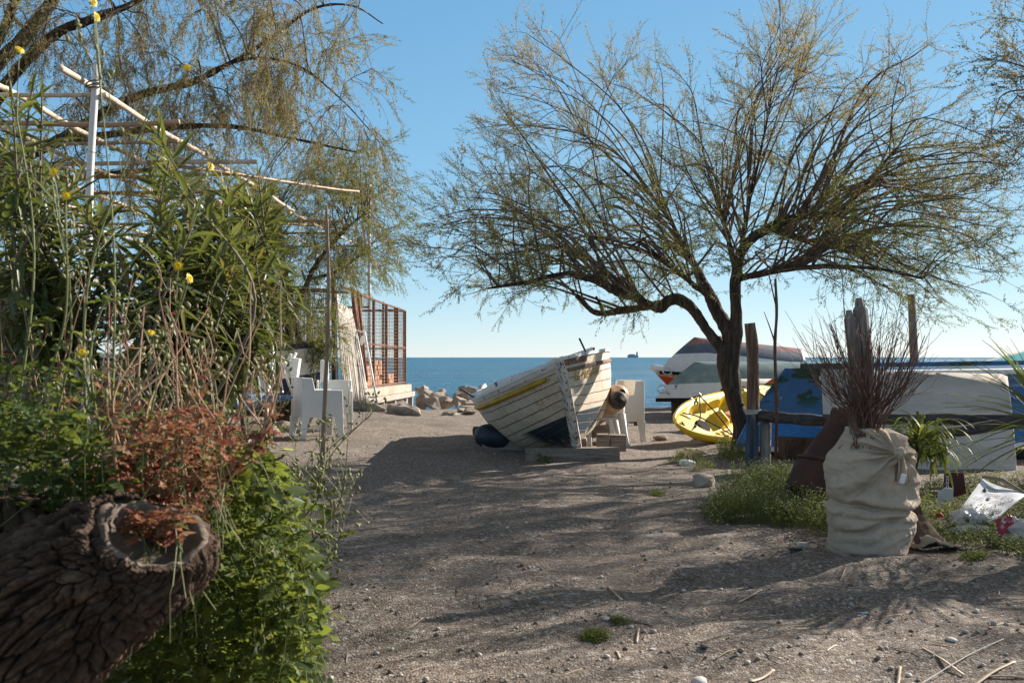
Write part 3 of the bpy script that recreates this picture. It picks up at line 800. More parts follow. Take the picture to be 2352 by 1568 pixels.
# lamp far behind
lp = thing('lamp_post', 'slim pale lamp post with round lamp head behind the wire cage', 'lamp post', (P3(848, 820, 34)[0], 34, -.5))
m2 = MB(); m2.tube([(ORI[lp.name][0], 34, -.5), P3(848, 700, 34), P3(848, 440, 34)], [.075, .06, .045], 10); m2.build('pole', simple('galvanised_pole', [(0.3, (0.40, 0.39, 0.37)), (0.7, (0.5, 0.49, 0.47))], 4, 0.5, 0.1), lp, smooth=True)
m2 = MB(); m2.add(IV3 * [.125, .125, .14] + P3(847, 431, 34), IF3); m2.build('lamp_globe', simple('globe_plastic', [(0.3, (0.45, 0.42, 0.36)), (0.7, (0.6, 0.57, 0.5))], 9, 0.4, 0.1), lp, smooth=True)
m2 = MB(); m2.tube([P3(848, 446, 34), P3(848, 440, 34)], [.06, .08], 12); m2.build('lamp_collar', DARKMETAL, lp)

# ---------------------------------------------------------------- wire cage on its concrete platform
# platform edge runs from near-left to far-right
p0 = P3(*ZC(560, 1290), 22.4); p1 = P3(*ZC(1165, 1205), 27.6)   # top face edge
def along(u, z=None, off=0.0):
    q = p0 * (1 - u) + p1 * u; dr = (p1 - p0)[:2]; dr /= np.linalg.norm(dr); nrm_ = np.array([dr[1], -dr[0]])
    q = q.copy(); q[:2] += nrm_ * off
    if z is not None: q[2] = z
    return q
zp = float(p0[2] * .5 + p1[2] * .5)
CONC = simple('old_concrete', [(0.3, (0.28, 0.22, 0.16)), (0.5, (0.40, 0.33, 0.25)), (0.75, (0.52, 0.45, 0.36))], 3, 0.9, 0.5, 30, 0.008, layers=[(2.4, 0.58, 0.66, (0.24, 0.17, 0.11), (1, 1, 1)), (7, 0.62, 0.66, (0.12, 0.10, 0.08), (1, 1, .5))])
CONCW = simple('pale_concrete_ledge', [(0.3, (0.28, 0.24, 0.20)), (0.7, (0.42, 0.37, 0.32))], 3, 0.85, 0.4, 30, 0.006, layers=[(5, 0.6, 0.66, (0.3, 0.2, 0.12), (1, 1, 1))])
plat = thing('concrete_platform', 'low concrete platform with pale ledge and pillars under the rusty wire cage', 'platform', tuple(along(.5, -.2)))
dr = (p1 - p0)[:2] / np.linalg.norm((p1 - p0)[:2]); D3 = np.array([dr[0], dr[1], 0]); N3 = np.array([dr[1], -dr[0], 0])
m2 = MB(); m2.bar(along(-.01, zp - .10, -1.6), along(.97, zp - .10, -1.6), 3.2, .2); m2.build('slab', CONC, plat, bevel=.015)
m2 = MB(); m2.bar(along(-.01, zp - .27, -1.56), along(1.0, zp - .27, -1.56), 3.25, .135); m2.build('ledge', CONCW, plat, bevel=.01)
m2 = MB(); m2.bar(along(-.01, zp - .80, -1.6), along(.90, zp - .80, -1.6), 3.06, .92); m2.build('plinth', CONC, plat)
for u in (.12, .36, .60, .86, 1.0):
    m2 = MB(); q = along(u, 0, -.06); m2.box((q[0], q[1], zp - .85), (.12, .12, 1.02), euler(0, 0, math.atan2(dr[1], dr[0]))); m2.build('pillar', CONCW, plat, bevel=.01)
# cage: panels of rusty frame and mesh standing on the platform
cg = thing('wire_cage', 'tall rusty frame cage of welded mesh panels standing on the concrete platform', 'cage', tuple(along(.5, zp)))
WIREM = simple('rusty_wire', [(0.3, (0.30, 0.19, 0.11)), (0.7, (0.50, 0.38, 0.26))], 9, 0.8, 0.1)
def mesh_panel(a, b, z0, z1, parent, nx, nz, fr=.030, frm=None, wm=None, wr=.0055, zb1=None, mid=True):
    frm = frm or RUSTM; wm = wm or WIREM
    a = np.array(a, float); b = np.array(b, float); zb1 = z1 if zb1 is None else zb1
    def q(u, w): r = a + (b - a) * u; return np.array([r[0], r[1], z0 + (z1 + (zb1 - z1) * u - z0) * w])
    m2 = MB()
    m2.tube([q(0, 0), q(0, 1)], fr, 6); m2.tube([q(1, 0), q(1, 1)], fr, 6); m2.tube([q(0, 0), q(1, 0)], fr * .8, 6); m2.tube([q(0, 1), q(1, 1)], fr * .8, 6)
    if mid: m2.tube([q(0, .48), q(1, .48)], fr * .7, 6)
    o = m2.build('mesh_panel', frm, parent); m3 = MB()
    for i in range(1, nx): m3.tube([q(i / nx, 0), q(i / nx, 1)], wr, 3, cap=False)
    for j in range(1, nz): m3.tube([q(0, j / nz), q(.5, j / nz) + [0, 0, .012 * math.sin(j * 3)], q(1, j / nz)], wr, 3, cap=False)
    m3.build('wire', wm, o); return o
def topz(py, u): return P3(0, py, along(u, 0, -.3)[1])[2]
def uAt(px):  # u along the platform edge for a plan column
    best = min(np.linspace(-.6, 1.2, 400), key=lambda u: abs(1176 + F * along(u, 0, -.3)[0] / along(u, 0, -.3)[1] - px)); return best
cols = [(828, 678), (858, 688), (887, 699), (913, 707), (931, 714)]
us = [uAt(c[0]) for c in cols]
for k_ in range(4):
    ua, ub = us[k_] + .004, us[k_ + 1] - .004
    mesh_panel(along(ua, 0, -.3), along(ub, 0, -.3), zp + .04, topz(cols[k_][1], ua), cg, 9, 24, zb1=topz(cols[k_ + 1][1], ub))
for k_, (px_, py_) in enumerate(((885, 693), (912, 705), (933, 711), (861, 659))):
    u = uAt(px_); q = along(u, 0, -.36 if k_ < 3 else -1.3); m2 = MB(); m2.tube([(q[0], q[1], zp), (q[0], q[1], P3(0, py_, q[1])[2])], .035, 6); m2.build('post', RUSTM, cg)
for (ua, ub, off) in ((us[0], us[4], -2.6),):
    mesh_panel(along(ua - .1, 0, off), along(ub, 0, off), zp, zp + 2.0, cg, 22, 20, frm=RUSTM, wm=DARKMETAL)
mesh_panel(along(us[4], 0, -.3), along(us[4], 0, -2.6), zp, topz(714, us[4]), cg, 10, 20)
m2 = MB(); m2.tube([along(us[0] - .3, topz(668, us[0]), -.3), along(us[1], topz(687, us[1]), -.32)], .035, 6); m2.build('top_rail', RUSTM, cg); m2 = MB(); m2.tube([along(us[1], topz(705, us[1]), -.4), along(us[1], topz(707, us[1]), -2.5)], .03, 6); m2.build('cross_rail', RUSTM, cg); m2 = MB(); m2.tube([along(us[3], topz(712, us[3]), -.4), along(us[3], topz(714, us[3]), -2.5)], .03, 6); m2.build('cross_rail', RUSTM, cg)
# bricks stacked inside
BRK = simple('hollow_brick', [(0.3, (0.40, 0.17, 0.10)), (0.6, (0.55, 0.30, 0.20)), (0.8, (0.66, 0.48, 0.36))], 2.5, 0.9, 0.3)
ORD = ['first', 'second', 'third', 'fourth', 'fifth', 'sixth', 'seventh', 'eighth', 'ninth', 'tenth', 'eleventh', 'twelfth', 'thirteenth', 'fourteenth', 'fifteenth', 'sixteenth', 'seventeenth', 'eighteenth', 'nineteenth', 'twentieth', 'twenty-first', 'twenty-second', 'twenty-third', 'twenty-fourth', 'twenty-fifth', 'twenty-sixth', 'twenty-seventh', 'twenty-eighth', 'twenty-ninth', 'thirtieth']
for ci, u in enumerate(np.arange(us[1] + .03, us[4] + .10, .046)):
    nl = int(2.2 + 1.9 * (1 + math.sin(u * 9 + 1)))
    for lv in range(nl):
        q = along(u + .01 * math.sin(lv * 5 + u * 20), zp + .07 + lv * .13, -.85 - .06 * math.sin(lv * 3.1))
        m2 = MB(); m2.box((0, 0, 0), (.28, .2, .12)); m2.box((0, -.09, .028), (.19, .03, .03)); m2.box((0, -.09, -.028), (.19, .03, .03))
        o = m2.build('hollow_brick', BRK, None); o.location = q; o.rotation_euler = (0, 0, math.atan2(dr[1], dr[0]) + rng.normal() * .12)
        tag(o, ('topmost' if lv == nl - 1 else ORD[lv] + ' from the bottom') + ' reddish brick in the ' + ORD[ci] + ' stack from the left inside the cage', 'brick', 'bricks stacked inside the cage')
# blue crates behind the mat
for i_, (px_, w_, h_, lab) in enumerate(((829, .16, .85, 'tall blue plastic crate standing inside the left end of the cage'), (817, .30, .8, 'blue plastic crate half hidden by the leaning reed mat'))):
    q = P3(px_, 870, 24.2 + .5 * i_); m2 = MB()
    m2.box((q[0], q[1], q[2] + .1), (w_, .3, h_)); 
    for kx in (-.12, 0, .12): m2.box((q[0] + kx, q[1] - .155, q[2] + .1), (.03, .02, h_ * .95))
    solo(m2, 'plastic_crate', simple('blue_plastic', [(0.3, (0.01, 0.045, 0.42)), (0.7, (0.02, 0.08, 0.55))], 6, 0.4, 0.1), lab, 'crate', bevel=.01)
# rusty poles leaning
for i_, (a, b) in enumerate((((800, 0), (1010, 570)), ((855, 45), (1100, 1050)), ((805, 10), (1030, 900)), ((880, 90), (1090, 1240)))):
    pass
for i_, (x0_, y0_, x1_, y1_, Y_, lab) in enumerate(((405, 5, 470, 600, 22.0, 'thickest rusty pole leaning behind the reed mat, its top leftmost'), (440, 95, 560, 1150, 22.1, 'thin rusty pole leaning second from left beside the reed mat'), (475, 50, 575, 1180, 22.2, 'tall rusty pole leaning rightmost in the bundle by the reed mat'), (460, 90, 545, 1000, 22.3, 'thin rusty pole leaning in the middle of the bundle by the reed mat'))):
    m2 = MB(); m2.tube([P3(*ZC(x0_, y0_), Y_ + .3), P3(*ZC(x1_, y1_), Y_)], .05 if i_ in (0, 2) else .032, 8)
    solo(m2, 'rusty_pole', RUSTM, lab, 'pole', 'rusty poles leaning on the cage', smooth=True)
# white sign card tied to the poles
q = P3(*ZC(527, 662), 22.0); m2 = MB(); m2.bar(P3(*ZC(502, 650), 22.0), P3(*ZC(552, 676), 22.0), .015, .20, up=(0, 0, 1))
solo(m2, 'card', WHITEPAINT, 'small blank white card hanging on the rusty poles', 'card')

# ---------------------------------------------------------------- reed mat roll leaning on the cage
rm = thing('reed_mat', 'bundle of grey dried reed canes leaning upright against the rusty cage', 'reed mat', tuple(P3(*ZC(450, 1440), 21.1)))
t = NT('grey_reed'); a_ = t.n('Attribute', attribute_name='tint').outputs['Fac']; nz_ = t.noise(t.coord('Object', (6, 6, 1.2)), 2.5, 6, .7)
REEDM = t.done(t.mix(.45, t.ramp(a_, [(0, (.11, .09, .075)), (.25, (.32, .28, .24)), (.6, (.50, .45, .40)), (1, (.66, .61, .55))]), t.ramp(nz_, [(.3, (.26, .22, .18)), (.7, (.62, .56, .50))])), .8, 0, t.bump(nz_, .4, .004), .2)
_unused = simple('grey_reed_plain', [(0.2, (0.27, 0.225, 0.185)), (0.5, (0.45, 0.395, 0.34)), (0.8, (0.62, 0.56, 0.49))], 2.2, 0.75, 0.3, stretch=(5, 5, 1))
TL, TR = P3(*ZC(205, 95), 21.3), P3(*ZC(405, 255), 22.2); BL_, BR_ = P3(*ZC(300, 1385), 20.4), P3(*ZC(615, 1440), 21.3)
for layer in range(2):
    m2 = MB(); ns = 46
    for i in range(ns):
        u = (i + .5 * rng.random()) / ns
        top = TL + (TR - TL) * u; bot = BL_ + (BR_ - BL_) * u
        top = top + np.array([0, .03 + .05 * layer, 0]) + (bot - top) * (.0 + .10 * rng.random() ** 2 + (.07 if u > .1 else 0) * (1 - 0.4 * u) - .01)
        bot = bot + np.array([rng.normal() * .01, .02 + .05 * layer + rng.normal() * .02, rng.normal() * .02])
        mid = (top + bot) / 2 + np.array([-.01, .03, 0]) + rng.normal(size=3) * .005
        pp = smoothpath([top, mid, bot], 6); r_ = (.013 + .006 * rng.random()); rr = np.full(len(pp), r_); rr[2::4] *= 1.15
        m2.tube(pp, rr, 6, tint=rng.random())
    m2.build('canes', REEDM, rm, smooth=True)
for w in (.35, .63, .86):
    m2 = MB(); m2.tube([TL + (BL_ - TL) * w + [-.01, -.03, 0], (TL + (BL_ - TL) * w + TR + (BR_ - TR) * w) / 2 + [0, -.01, -.03], TR + (BR_ - TR) * w + [.01, -.03, 0]], .005, 4); m2.build('binding_wire', DARKMETAL, rm)
# upright metal tube and dark timber left of the mat
m2 = MB(); m2.tube([P3(*ZC(222, 1270), 21.4), P3(*ZC(196, 430), 21.7)], .022, 8); solo(m2, 'steel_tube', simple('grey_tube', [(0.3, (0.33, 0.37, 0.42)), (0.7, (0.42, 0.46, 0.5))], 8, 0.4, 0.05), 'grey steel tube standing along the left edge of the reed mat', 'tube', smooth=True)
m2 = MB(); m2.tube([on(768, 915, -.1) * 0 + np.array([P3(768, 900, 22.3)[0], 22.3, -.1]), P3(766, 632, 22.3)], .055, 8); solo(m2, 'dark_timber_post', DARKWOOD, 'tall dark timber post left of the reed mat', 'post', smooth=True)
# aluminium ladder frame leaning
ld = thing('metal_trestle', 'pale metal trestle frame leaning against the cage front', 'trestle', tuple(P3(*ZC(715, 1440), 21.0)))
LM = simple('aluminium_tube', [(0.3, (0.50, 0.54, 0.57)), (0.7, (0.62, 0.65, 0.68))], 8, 0.4, 0.05)
m2 = MB(); m2.tube([P3(*ZC(563, 560), 21.9), P3(*ZC(650, 1060), 21.4), P3(*ZC(715, 1445), 21.0)], .021, 8); m2.build('leg', LM, ld, smooth=True)
m2 = MB(); m2.tube([P3(*ZC(452, 535), 22.0), P3(*ZC(563, 566), 21.9)], .02, 8); m2.build('top_bar', LM, ld, smooth=True)
m2 = MB(); m2.tube([P3(*ZC(610, 1370), 21.2), P3(*ZC(703, 1375), 21.1)], .018, 8); m2.build('rung', LM, ld, smooth=True)
m2 = MB(); m2.tube([P3(*ZC(452, 535), 22.0), P3(*ZC(520, 900), 21.6), P3(*ZC(585, 1360), 21.4)], .018, 8); m2.build('leg', LM, ld, smooth=True)

# ---------------------------------------------------------------- lattice fence left of the cage
lf = thing('lattice_fence', 'dark mesh fence with timber posts behind the left boats', 'fence', (P3(690, 800, 22.2)[0], 22.2, 0))
for (xa, xb) in ((560, 615), (615, 670), (670, 708), (708, 752)):
    a = P3(xa, 800, 22.2); b = P3(xb, 800, 22.2)
    mesh_panel(a, b, .1, 2.66, lf, 9, 24, fr=.032, frm=DARKWOOD, wm=BAMBOO2, wr=.007)
m2 = MB(); m2.tube([P3(560, 662, 22.1), P3(800, 672, 21.9)], .03, 6); m2.build('top_rail', RUSTM, lf)
m2 = MB()
for xx in (545, 600): m2.tube([P3(xx, 830, 22.0), P3(xx + 3, 690, 22.0)], .05, 8)
m2.build('timber_stay', DARKWOOD, lf)

# fence of pale boards and the dark shack behind the bushes
bf = thing('board_fence', 'pale grey horizontal board fence behind the bushes on the left', 'fence', (P3(330, 760, 14)[0], 14, 0))
for j, (ya, yb) in enumerate(((692, 706), (708, 722), (725, 738), (741, 756))):
    m2 = MB(); zc = (P3(0, ya, 14)[2] + P3(0, yb, 14)[2]) / 2; m2.box((P3(320, 0, 14)[0], 14, zc), (2.1, .03, abs(P3(0, ya, 14)[2] - P3(0, yb, 14)[2]) - .012)); m2.build('board', GREYWOOD, bf, bevel=.003)
for xx in (160, 330, 480):
    m2 = MB(); m2.box((P3(xx, 0, 14)[0], 14.06, .95), (.08, .08, 1.9)); m2.build('post', DARKWOOD, bf)
m2 = MB(); m2.box((P3(320, 0, 14)[0], 13.9, .38), (2.3, .03, .9)); m2.build('lower_panel', woodmat('brown_board', [(0.3, (0.09, 0.055, 0.035)), (0.5, (0.17, 0.11, 0.075)), (0.72, (0.25, 0.17, 0.12))], stretch=(10, 10, 1)), bf)
mesh_panel(P3(140, 0, 14.2) * [1, 1, 0] + [0, 0, 0], P3(540, 0, 14.2) * [1, 1, 0], 1.8, 2.35, bf, 44, 8, fr=.012, frm=DARKMETAL, wm=DARKMETAL, wr=.003, mid=False)
sk = thing('plank_shack', 'dark brown plank shack at the far left behind the plants', 'shack', (P3(40, 0, 11)[0], 11, 0))
m2 = MB()
for i in range(11): m2.box((P3(-60 + i * 20, 0, 11)[0], 11 + .01 * (i % 2), 1.0), (.093, .03, 2.0))
m2.build('wall', woodmat('shack_board', [(0.3, (0.10, 0.065, 0.045)), (0.5, (0.20, 0.14, 0.10)), (0.72, (0.30, 0.22, 0.16))], stretch=(12, 12, 1)), sk)
m2 = MB(); m2.box((P3(30, 0, 11)[0], 11.5, 2.06), (1.3, 1.5, .07)); m2.build('roof', GREYWOOD, sk, bevel=.01)
m2 = MB(); m2.box((P3(30, 0, 11)[0] , 10.93, 1.93), (1.2, .06, .10)); m2.build('eave_board', DARKWOOD, sk)

# ---------------------------------------------------------------- boats on the left
def bandmat(name, stops_bot, stops_mid, stops_top, z1, z2, rough=0.45, chips=0.66):
    """paint in bands by height in the hull's own space"""
    t = NT(name); so = t.sep(t.coord('pv')); v_ = so[1]; nz = t.noise(t.coord('Object'), 4, 6, 0.7)
    a = t.ramp(nz, stops_bot); b = t.ramp(nz, stops_mid); c = t.ramp(nz, stops_top)
    col = t.mix(t.mask(v_, z1 - .004, z1 + .004), a, b); col = t.mix(t.mask(v_, z2 - .004, z2 + .004), col, c)
    ch = t.mask(t.noise(t.coord('Object', (1, 1, 3)), 13, 8, 0.8), chips, chips + .03)
    col = t.mix(t.math('MULTIPLY', ch, .8), col, (0.33, 0.29, 0.25))
    return t.done(col, rough, 0, t.bump(nz, 0.2, 0.004), 0.4)
NAVY = [(0.3, (0.008, 0.018, 0.06)), (0.7, (0.015, 0.035, 0.11))]
WH = [(0.3, (0.60, 0.60, 0.59)), (0.7, (0.74, 0.74, 0.73))]
LBL = [(0.3, (0.10, 0.22, 0.42)), (0.7, (0.20, 0.36, 0.58))]
def simple_boat(name, label, loc, rot, kw, hullm, gunm, group=None, inner=None, flip=False, extra=None):
    t_ = thing(name, label, 'boat', loc, group); t_.rotation_euler = rot; ORI[t_.name] = np.zeros(3)
    hull_mb(**kw).build('hull', hullm, t_, smooth=True, local=True, solid=.025)
    gunwale(kw, .06, .04).build('gunwale', gunm, t_, local=True)
    if inner is not None:
        for tq in (.35, .7):
            q = hull_pts(ts=[tq], vs=[.8], **kw)[0, 0]; m2 = MB(); m2.bar((q[0], -q[1] * .98, q[2]), (q[0], q[1] * .98, q[2]), .2, .03); m2.build('thwart', inner, t_, local=True)
    return t_
# far white and navy boat, bow to the right
kwA = dict(L=4.6, B=1.7, D=.90, rise=.15, rake=.18, bowp=2.2)
pA = P3(640, 920, 15.6)
tA = simple_boat('moored_dinghy', 'white and navy rowing boat with pale blue stem behind the left armchairs', (P3(763, 0, 17)[0] - 2.3, 17.0, .30), (0, R(-3), R(6)), kwA, bandmat('navy_white_hull', NAVY, WH, NAVY, .50, .90), BROWNW, inner=INNER)
m2 = MB(); P0 = hull_pts(ts=[0], vs=np.linspace(0.15, 1, 12), **kwA)[0]; ring = np.stack([P0 + [-.05, -.03, 0], P0 + [.06, -.02, .02], P0 + [.06, .02, .02], P0 + [-.05, .03, 0]], 1); m2.grid(ring, close=True); m2.add(ring[-1], [(0, 1, 2, 3)]); m2.build('stem_post', WHITEPAINT, tA, local=True)
# leeboard-like paddle blade leaning on it: white upper, pale blue rounded tip
pb = thing('rudder_blade', 'white rudder blade with rounded pale blue tip leaning against the navy and white boat', 'rudder', tuple(P3(*ZL(1555, 740), 14.9)))
w2 = MB(); Yb = 15.9
q = [P3(*ZL(a, b), Yb) for a, b in ((1505, 308), (1530, 305), (1560, 322), (1600, 302), (1617, 310), (1615, 595), (1500, 640))]
w2.prism([(p_[0], p_[2]) for p_ in q][::-1], .04, (0, Yb, 0), (1, 0, 0), (0, 0, 1)); w2.build('blade', WHITEPAINT, pb, bevel=.008)
w2 = MB(); q = [P3(*ZL(a, b), Yb) for a, b in ((1500, 642), (1545, 605), (1615, 597), (1605, 670), (1570, 735), (1545, 738), (1510, 690))]
w2.prism([(p_[0], p_[2]) for p_ in q][::-1], .044, (0, Yb, 0), (1, 0, 0), (0, 0, 1)); w2.build('blade_tip', simple('pale_blue_paint', [(0.3, (0.22, 0.42, 0.62)), (0.7, (0.32, 0.54, 0.74))], 4, .5, .1), pb, bevel=.008)
# nearer boat, white over dark blue, mostly behind the bushes; transom with engine bracket
kwB = dict(L=4.2, B=1.7, D=.85, rise=.2, rake=.3, bowp=2.2, tr=.8)
tB = simple_boat('fishing_boat', 'white boat with dark blue bottom and pale blue keel, half hidden by the weeds', (P3(618, 0, 14.9)[0] - 2.15, 15.0, .28), (0, R(-1), R(184)), kwB, bandmat('blue_white_hull', NAVY, WH, NAVY, .46, .93), WHITEPAINT, inner=INNER)
w2 = MB(); Yt = 14.2
q = [P3(*ZL(a, b), Yt) for a, b in ((300, 770), (318, 460), (410, 330), (470, 322), (560, 385), (730, 345), (850, 360), (800, 680), (775, 772))]
w2.prism([(p_[0], p_[2]) for p_ in q][::-1], .06, (0, Yt, 0), (1, 0, 0), (0, 0, 1))
solo(w2, 'white_board', WHITEPAINT, 'white painted curved board standing at the stern of the half hidden boat', 'board', bevel=.01)
w2 = MB(); q = smoothpath([P3(*ZL(270, 830), 14.0), P3(*ZL(480, 900), 14.0), P3(*ZL(700, 860), 14.1), P3(*ZL(960, 845), 14.2), P3(*ZL(1110, 830), 14.3)], 6)
w2.tube(q, np.interp(np.linspace(0, 1, len(q)), [0, .3, .6, .9, 1], [.20, .22, .09, .08, .03]), 12, flat=.55); 
solo(w2, 'blue_keel_fin', simple('worn_blue_paint', [(0.3, (0.06, 0.16, 0.33)), (0.7, (0.16, 0.30, 0.50))], 5, .45, .2, layers=[(8, .58, .62, (.35, .42, .48), (1, 1, 1)), (14, .64, .67, (.12, .09, .07), (1, 1, 1))]), 'worn pale blue hull fin projecting right under the white board', 'hull fin', smooth=True)
# bracket: white block on arms with steel tubes
br = thing('engine_bracket', 'white outboard motor bracket on steel tubes between the two left boats', 'bracket', tuple(P3(*ZL(960, 780), 15.0)))
w2 = MB(); w2.bar(P3(*ZL(1165, 285), 14.8), P3(*ZL(1125, 560), 14.8), .13, .16, up=(0, 1, 0)); w2.build('motor_pad', WHITEPAINT, br, bevel=.006)
for a, b in (((1115, 372), (885, 372)), ((1100, 525), (860, 545))):
    w2 = MB(); w2.bar(P3(*ZL(*a), 14.9), P3(*ZL(*b), 15.1), .03, .07, up=(0, 0, 1)); w2.build('arm', WHITEPAINT, br, bevel=.004)
for a, b in (((1165, 210), (1060, 420)), ((1095, 225), (1025, 415))):
    w2 = MB(); w2.bar(P3(*ZL(*a), 14.9), P3(*ZL(*b), 14.9), .03, .085, up=(0, 1, 0)); w2.build('strap', WHITEPAINT, br, bevel=.004)
for pts in (((845, 185), (870, 480), (905, 745)), ((900, 400), (930, 500), (975, 745)), ((925, 290), (1020, 520), (1105, 775)), ((780, 250), (880, 560), (935, 750))):
    w2 = MB(); w2.tube(smoothpath([P3(*ZL(*p_), 14.9 + .12 * i) for i, p_ in enumerate(pts)], 5), .017, 8); w2.build('strut', STEEL, br, smooth=True)
w2 = MB(); w2.tube([P3(*ZL(760, 775), 14.9), P3(*ZL(985, 755), 14.8)], .022, 8); w2.build('crossbar', STEEL, br, smooth=True)

# ---------------------------------------------------------------- rocks
def rock_mb(c, size, seed, rotz=0, cuts=9, sub=None, tilt=0.0, rough=.045):
    r_ = np.random.default_rng(seed)
    v, f = (IV4, IF4) if sub == 4 else (IV3, IF3)
    v = v.copy()
    for _ in range(cuts):
        n_ = r_.normal(size=3); n_ /= np.linalg.norm(n_); d_ = .42 + .36 * r_.random()
        s_ = v @ n_; v = v - np.clip(s_ - d_, 0, None)[:, None] * n_ * .93
    v = v * (1 + rough * fbm(v * 1.7 + seed, 4, seed % 50)[:, None])
    v = v * np.array(size) / 1.0
    v = v @ euler(tilt, tilt * .5, rotz).T
    mb = MB(); mb.add(v + np.array(c), f); return mb
ROCKM = simple('shore_rock', [(0.25, (0.17, 0.125, 0.095)), (0.5, (0.30, 0.24, 0.19)), (0.75, (0.42, 0.355, 0.295))], 1.6, 0.92, 0.8, 9, 0.03, layers=[(3.5, .56, .62, (.47, .42, .36), (1, 1, 1)), (8, .60, .64, (.13, .095, .07), (1, 1, 1))])
ROCKG = simple('grey_rock', [(0.25, (0.19, 0.155, 0.125)), (0.5, (0.31, 0.265, 0.22)), (0.75, (0.42, 0.37, 0.32))], 2.0, 0.92, 0.7, 12, 0.02, layers=[(6, .6, .64, (.15, .12, .10), (1, 1, 1))])
ROCKS = [  # zoom x, y centre, width px, height px (zoomed), depth, label
    (560, 480, 330, 240, 24.5, 'large rounded brown boulder topping the left of the shore rocks', 0),
    (500, 740, 260, 300, 23.0, 'pale pitted block at the left foot of the shore rocks beside the platform', 0),
    (760, 800, 430, 200, 22.8, 'long sloping pale slab in front on the shore rocks', .35),
    (840, 690, 400, 240, 23.4, 'sloping rounded slab in the middle of the shore rocks', .35),
    (1110, 760, 420, 220, 23.6, 'smooth broad pale slab right of centre on the shore rocks', .3),
    (980, 510, 190, 130, 25.0, 'small dark knobbly rock on top of the shore rocks', 0),
    (930, 600, 330, 180, 24.6, 'rubbly brown rock in the middle of the shore pile', .1),
    (1390, 620, 290, 200, 24.2, 'blocky brown rock left of the tall boulder near the boat', 0),
    (1520, 480, 230, 190, 25.4, 'pale topped boulder at the back near the boat', 0),
    (1670, 590, 330, 360, 24.0, 'tall smooth grey boulder next to the boat stern', 0),
    (1390, 720, 280, 150, 23.3, 'cream rock lying low between the slabs and the tall boulder', .2),
    (1360, 830, 130, 120, 22.6, 'small upright cream stone at the foot of the shore rocks', 0),
    (1660, 790, 280, 130, 22.8, 'flat pale rock below the tall grey boulder', 0),
    (1620, 870, 300, 80, 22.0, 'thin light slab lying on the gravel below the shore rocks', 0),
    (1900, 385, 90, 80, 25.5, 'little dark rock peeping above the boat stern', 0),
    (620, 580, 300, 150, 23.9, 'jagged grey rock wedged under the large left boulder', .1),
    (420, 430, 110, 110, 25.5, 'pale rock tip behind the platform end', 0),
    (1080, 640, 200, 130, 24.4, 'small buff rock behind the sloping slabs', 0),
]
for i, (x, y, w_, h_, Y_, lab, tl) in enumerate(ROCKS):
    a = P3(*ZR(x - w_ / 2, y), Y_); b = P3(*ZR(x + w_ / 2, y), Y_); hh_ = h_ * .09765 * Y_ / F; ww = b[0] - a[0]
    c = (a + b) / 2
    mb = rock_mb(c, (ww * .78, ww * .7, hh_ * (.9 if tl else .85)), 100 + i, 0, 16, sub=4)
    if tl:
        v = mb.V[0] - c; v = v @ euler(0, tl * 1.0, 0).T; v[:, 2] *= 1; mb.V[0] = v + c
    solo(mb, 'rock', ROCKM if i % 3 else ROCKG, lab, 'rock', 'rocks along the shore')
GR = [(ZR(1110, 1040), 14, 'small brown rock half buried in the gravel before the shore', .26, .09), (ZR(1290, 1040), 18, 'flat reddish rock half buried in the gravel before the shore', .30, .08), (ZR(1660, 1010), 20, 'dark rounded rock lying by itself left of the boat stern', .42, .17), (ZR(1460, 980), 18, 'brown rock leaning on the dark rock left of the boat', .26, .13),
      ((600, 1012), 8, 'grey stone under the weeds left of the armchairs', .22, .16), ((628, 1000), 8, 'whitish stone next to the left armchair leg', .30, .18), ((655, 985), 8, 'large pale stone behind the left armchair', .36, .20), ((560, 1022), 8, 'rounded grey stone in the row before the blue boat', .24, .15), ((583, 1024), 8, 'speckled pale stone in the row before the blue boat', .20, .14), ((1618, 1118), 9, 'dark stone at the left edge of the chickweed clump', .26, .16), ((1515, 1012), 5, 'small cream stone on the gravel left of the kayak', .22, .12), ((532, 1040), 6, 'mottled stone at the left end of the row before the blue boat', .2, .12)]
for i, ((px_, py_), _, lab, w_, h_) in enumerate(GR):
    c = on(px_, py_); c[2] += h_ * .25
    solo(rock_mb(c, (w_ * .55, w_ * .4, h_ * .55), 300 + i, i), 'stone', ROCKG if i % 2 else ROCKM, lab, 'stone', smooth=True)

# ---------------------------------------------------------------- driftwood
def drift(a, b, r, label, seed, knot=None):
    a = np.array(a, float); b = np.array(b, float); k = 46; u = np.linspace(0, 1, k)
    p = a + (b - a) * u[:, None]; p += .35 * r * np.stack([vnoise(p * 2 + seed, 1), vnoise(p * 2 + seed, 2), .5 * vnoise(p * 2 + seed, 3)], -1)
    rad = r * np.sin(np.clip(u * 1.02 + .03, 0, 1) ** (.6) * np.pi) ** .5 * (1 + .25 * vnoise(p * 5, seed)) + .01
    mb = MB(); mb.tube(p, rad, 22)
    v = mb.V[0]; ax_ = (b - a) / np.linalg.norm(b - a)
    st = v - ((v - a) @ ax_)[:, None] * ax_ * .75
    nz = fbm(st * 9 + seed, 4, seed)
    ctr = np.repeat(p, 22, 0) if len(v) == k * 22 else v
    v = v + (v - ctr) * (.35 * nz)[:, None]; mb.V[0] = v
    return solo(mb, 'driftwood_log', DRIFT, label, 'driftwood', smooth=True)
DRIFT = woodmat('driftwood', [(0.3, (0.13, 0.10, 0.08)), (0.5, (0.30, 0.25, 0.21)), (0.72, (0.46, 0.41, 0.36))], 4, (2, 9, 9), .9, .9)
drift(on(786, 938, .12), on(862, 945, .10), .21, 'gnarled grey driftwood log at the foot of the reed mat', 3)
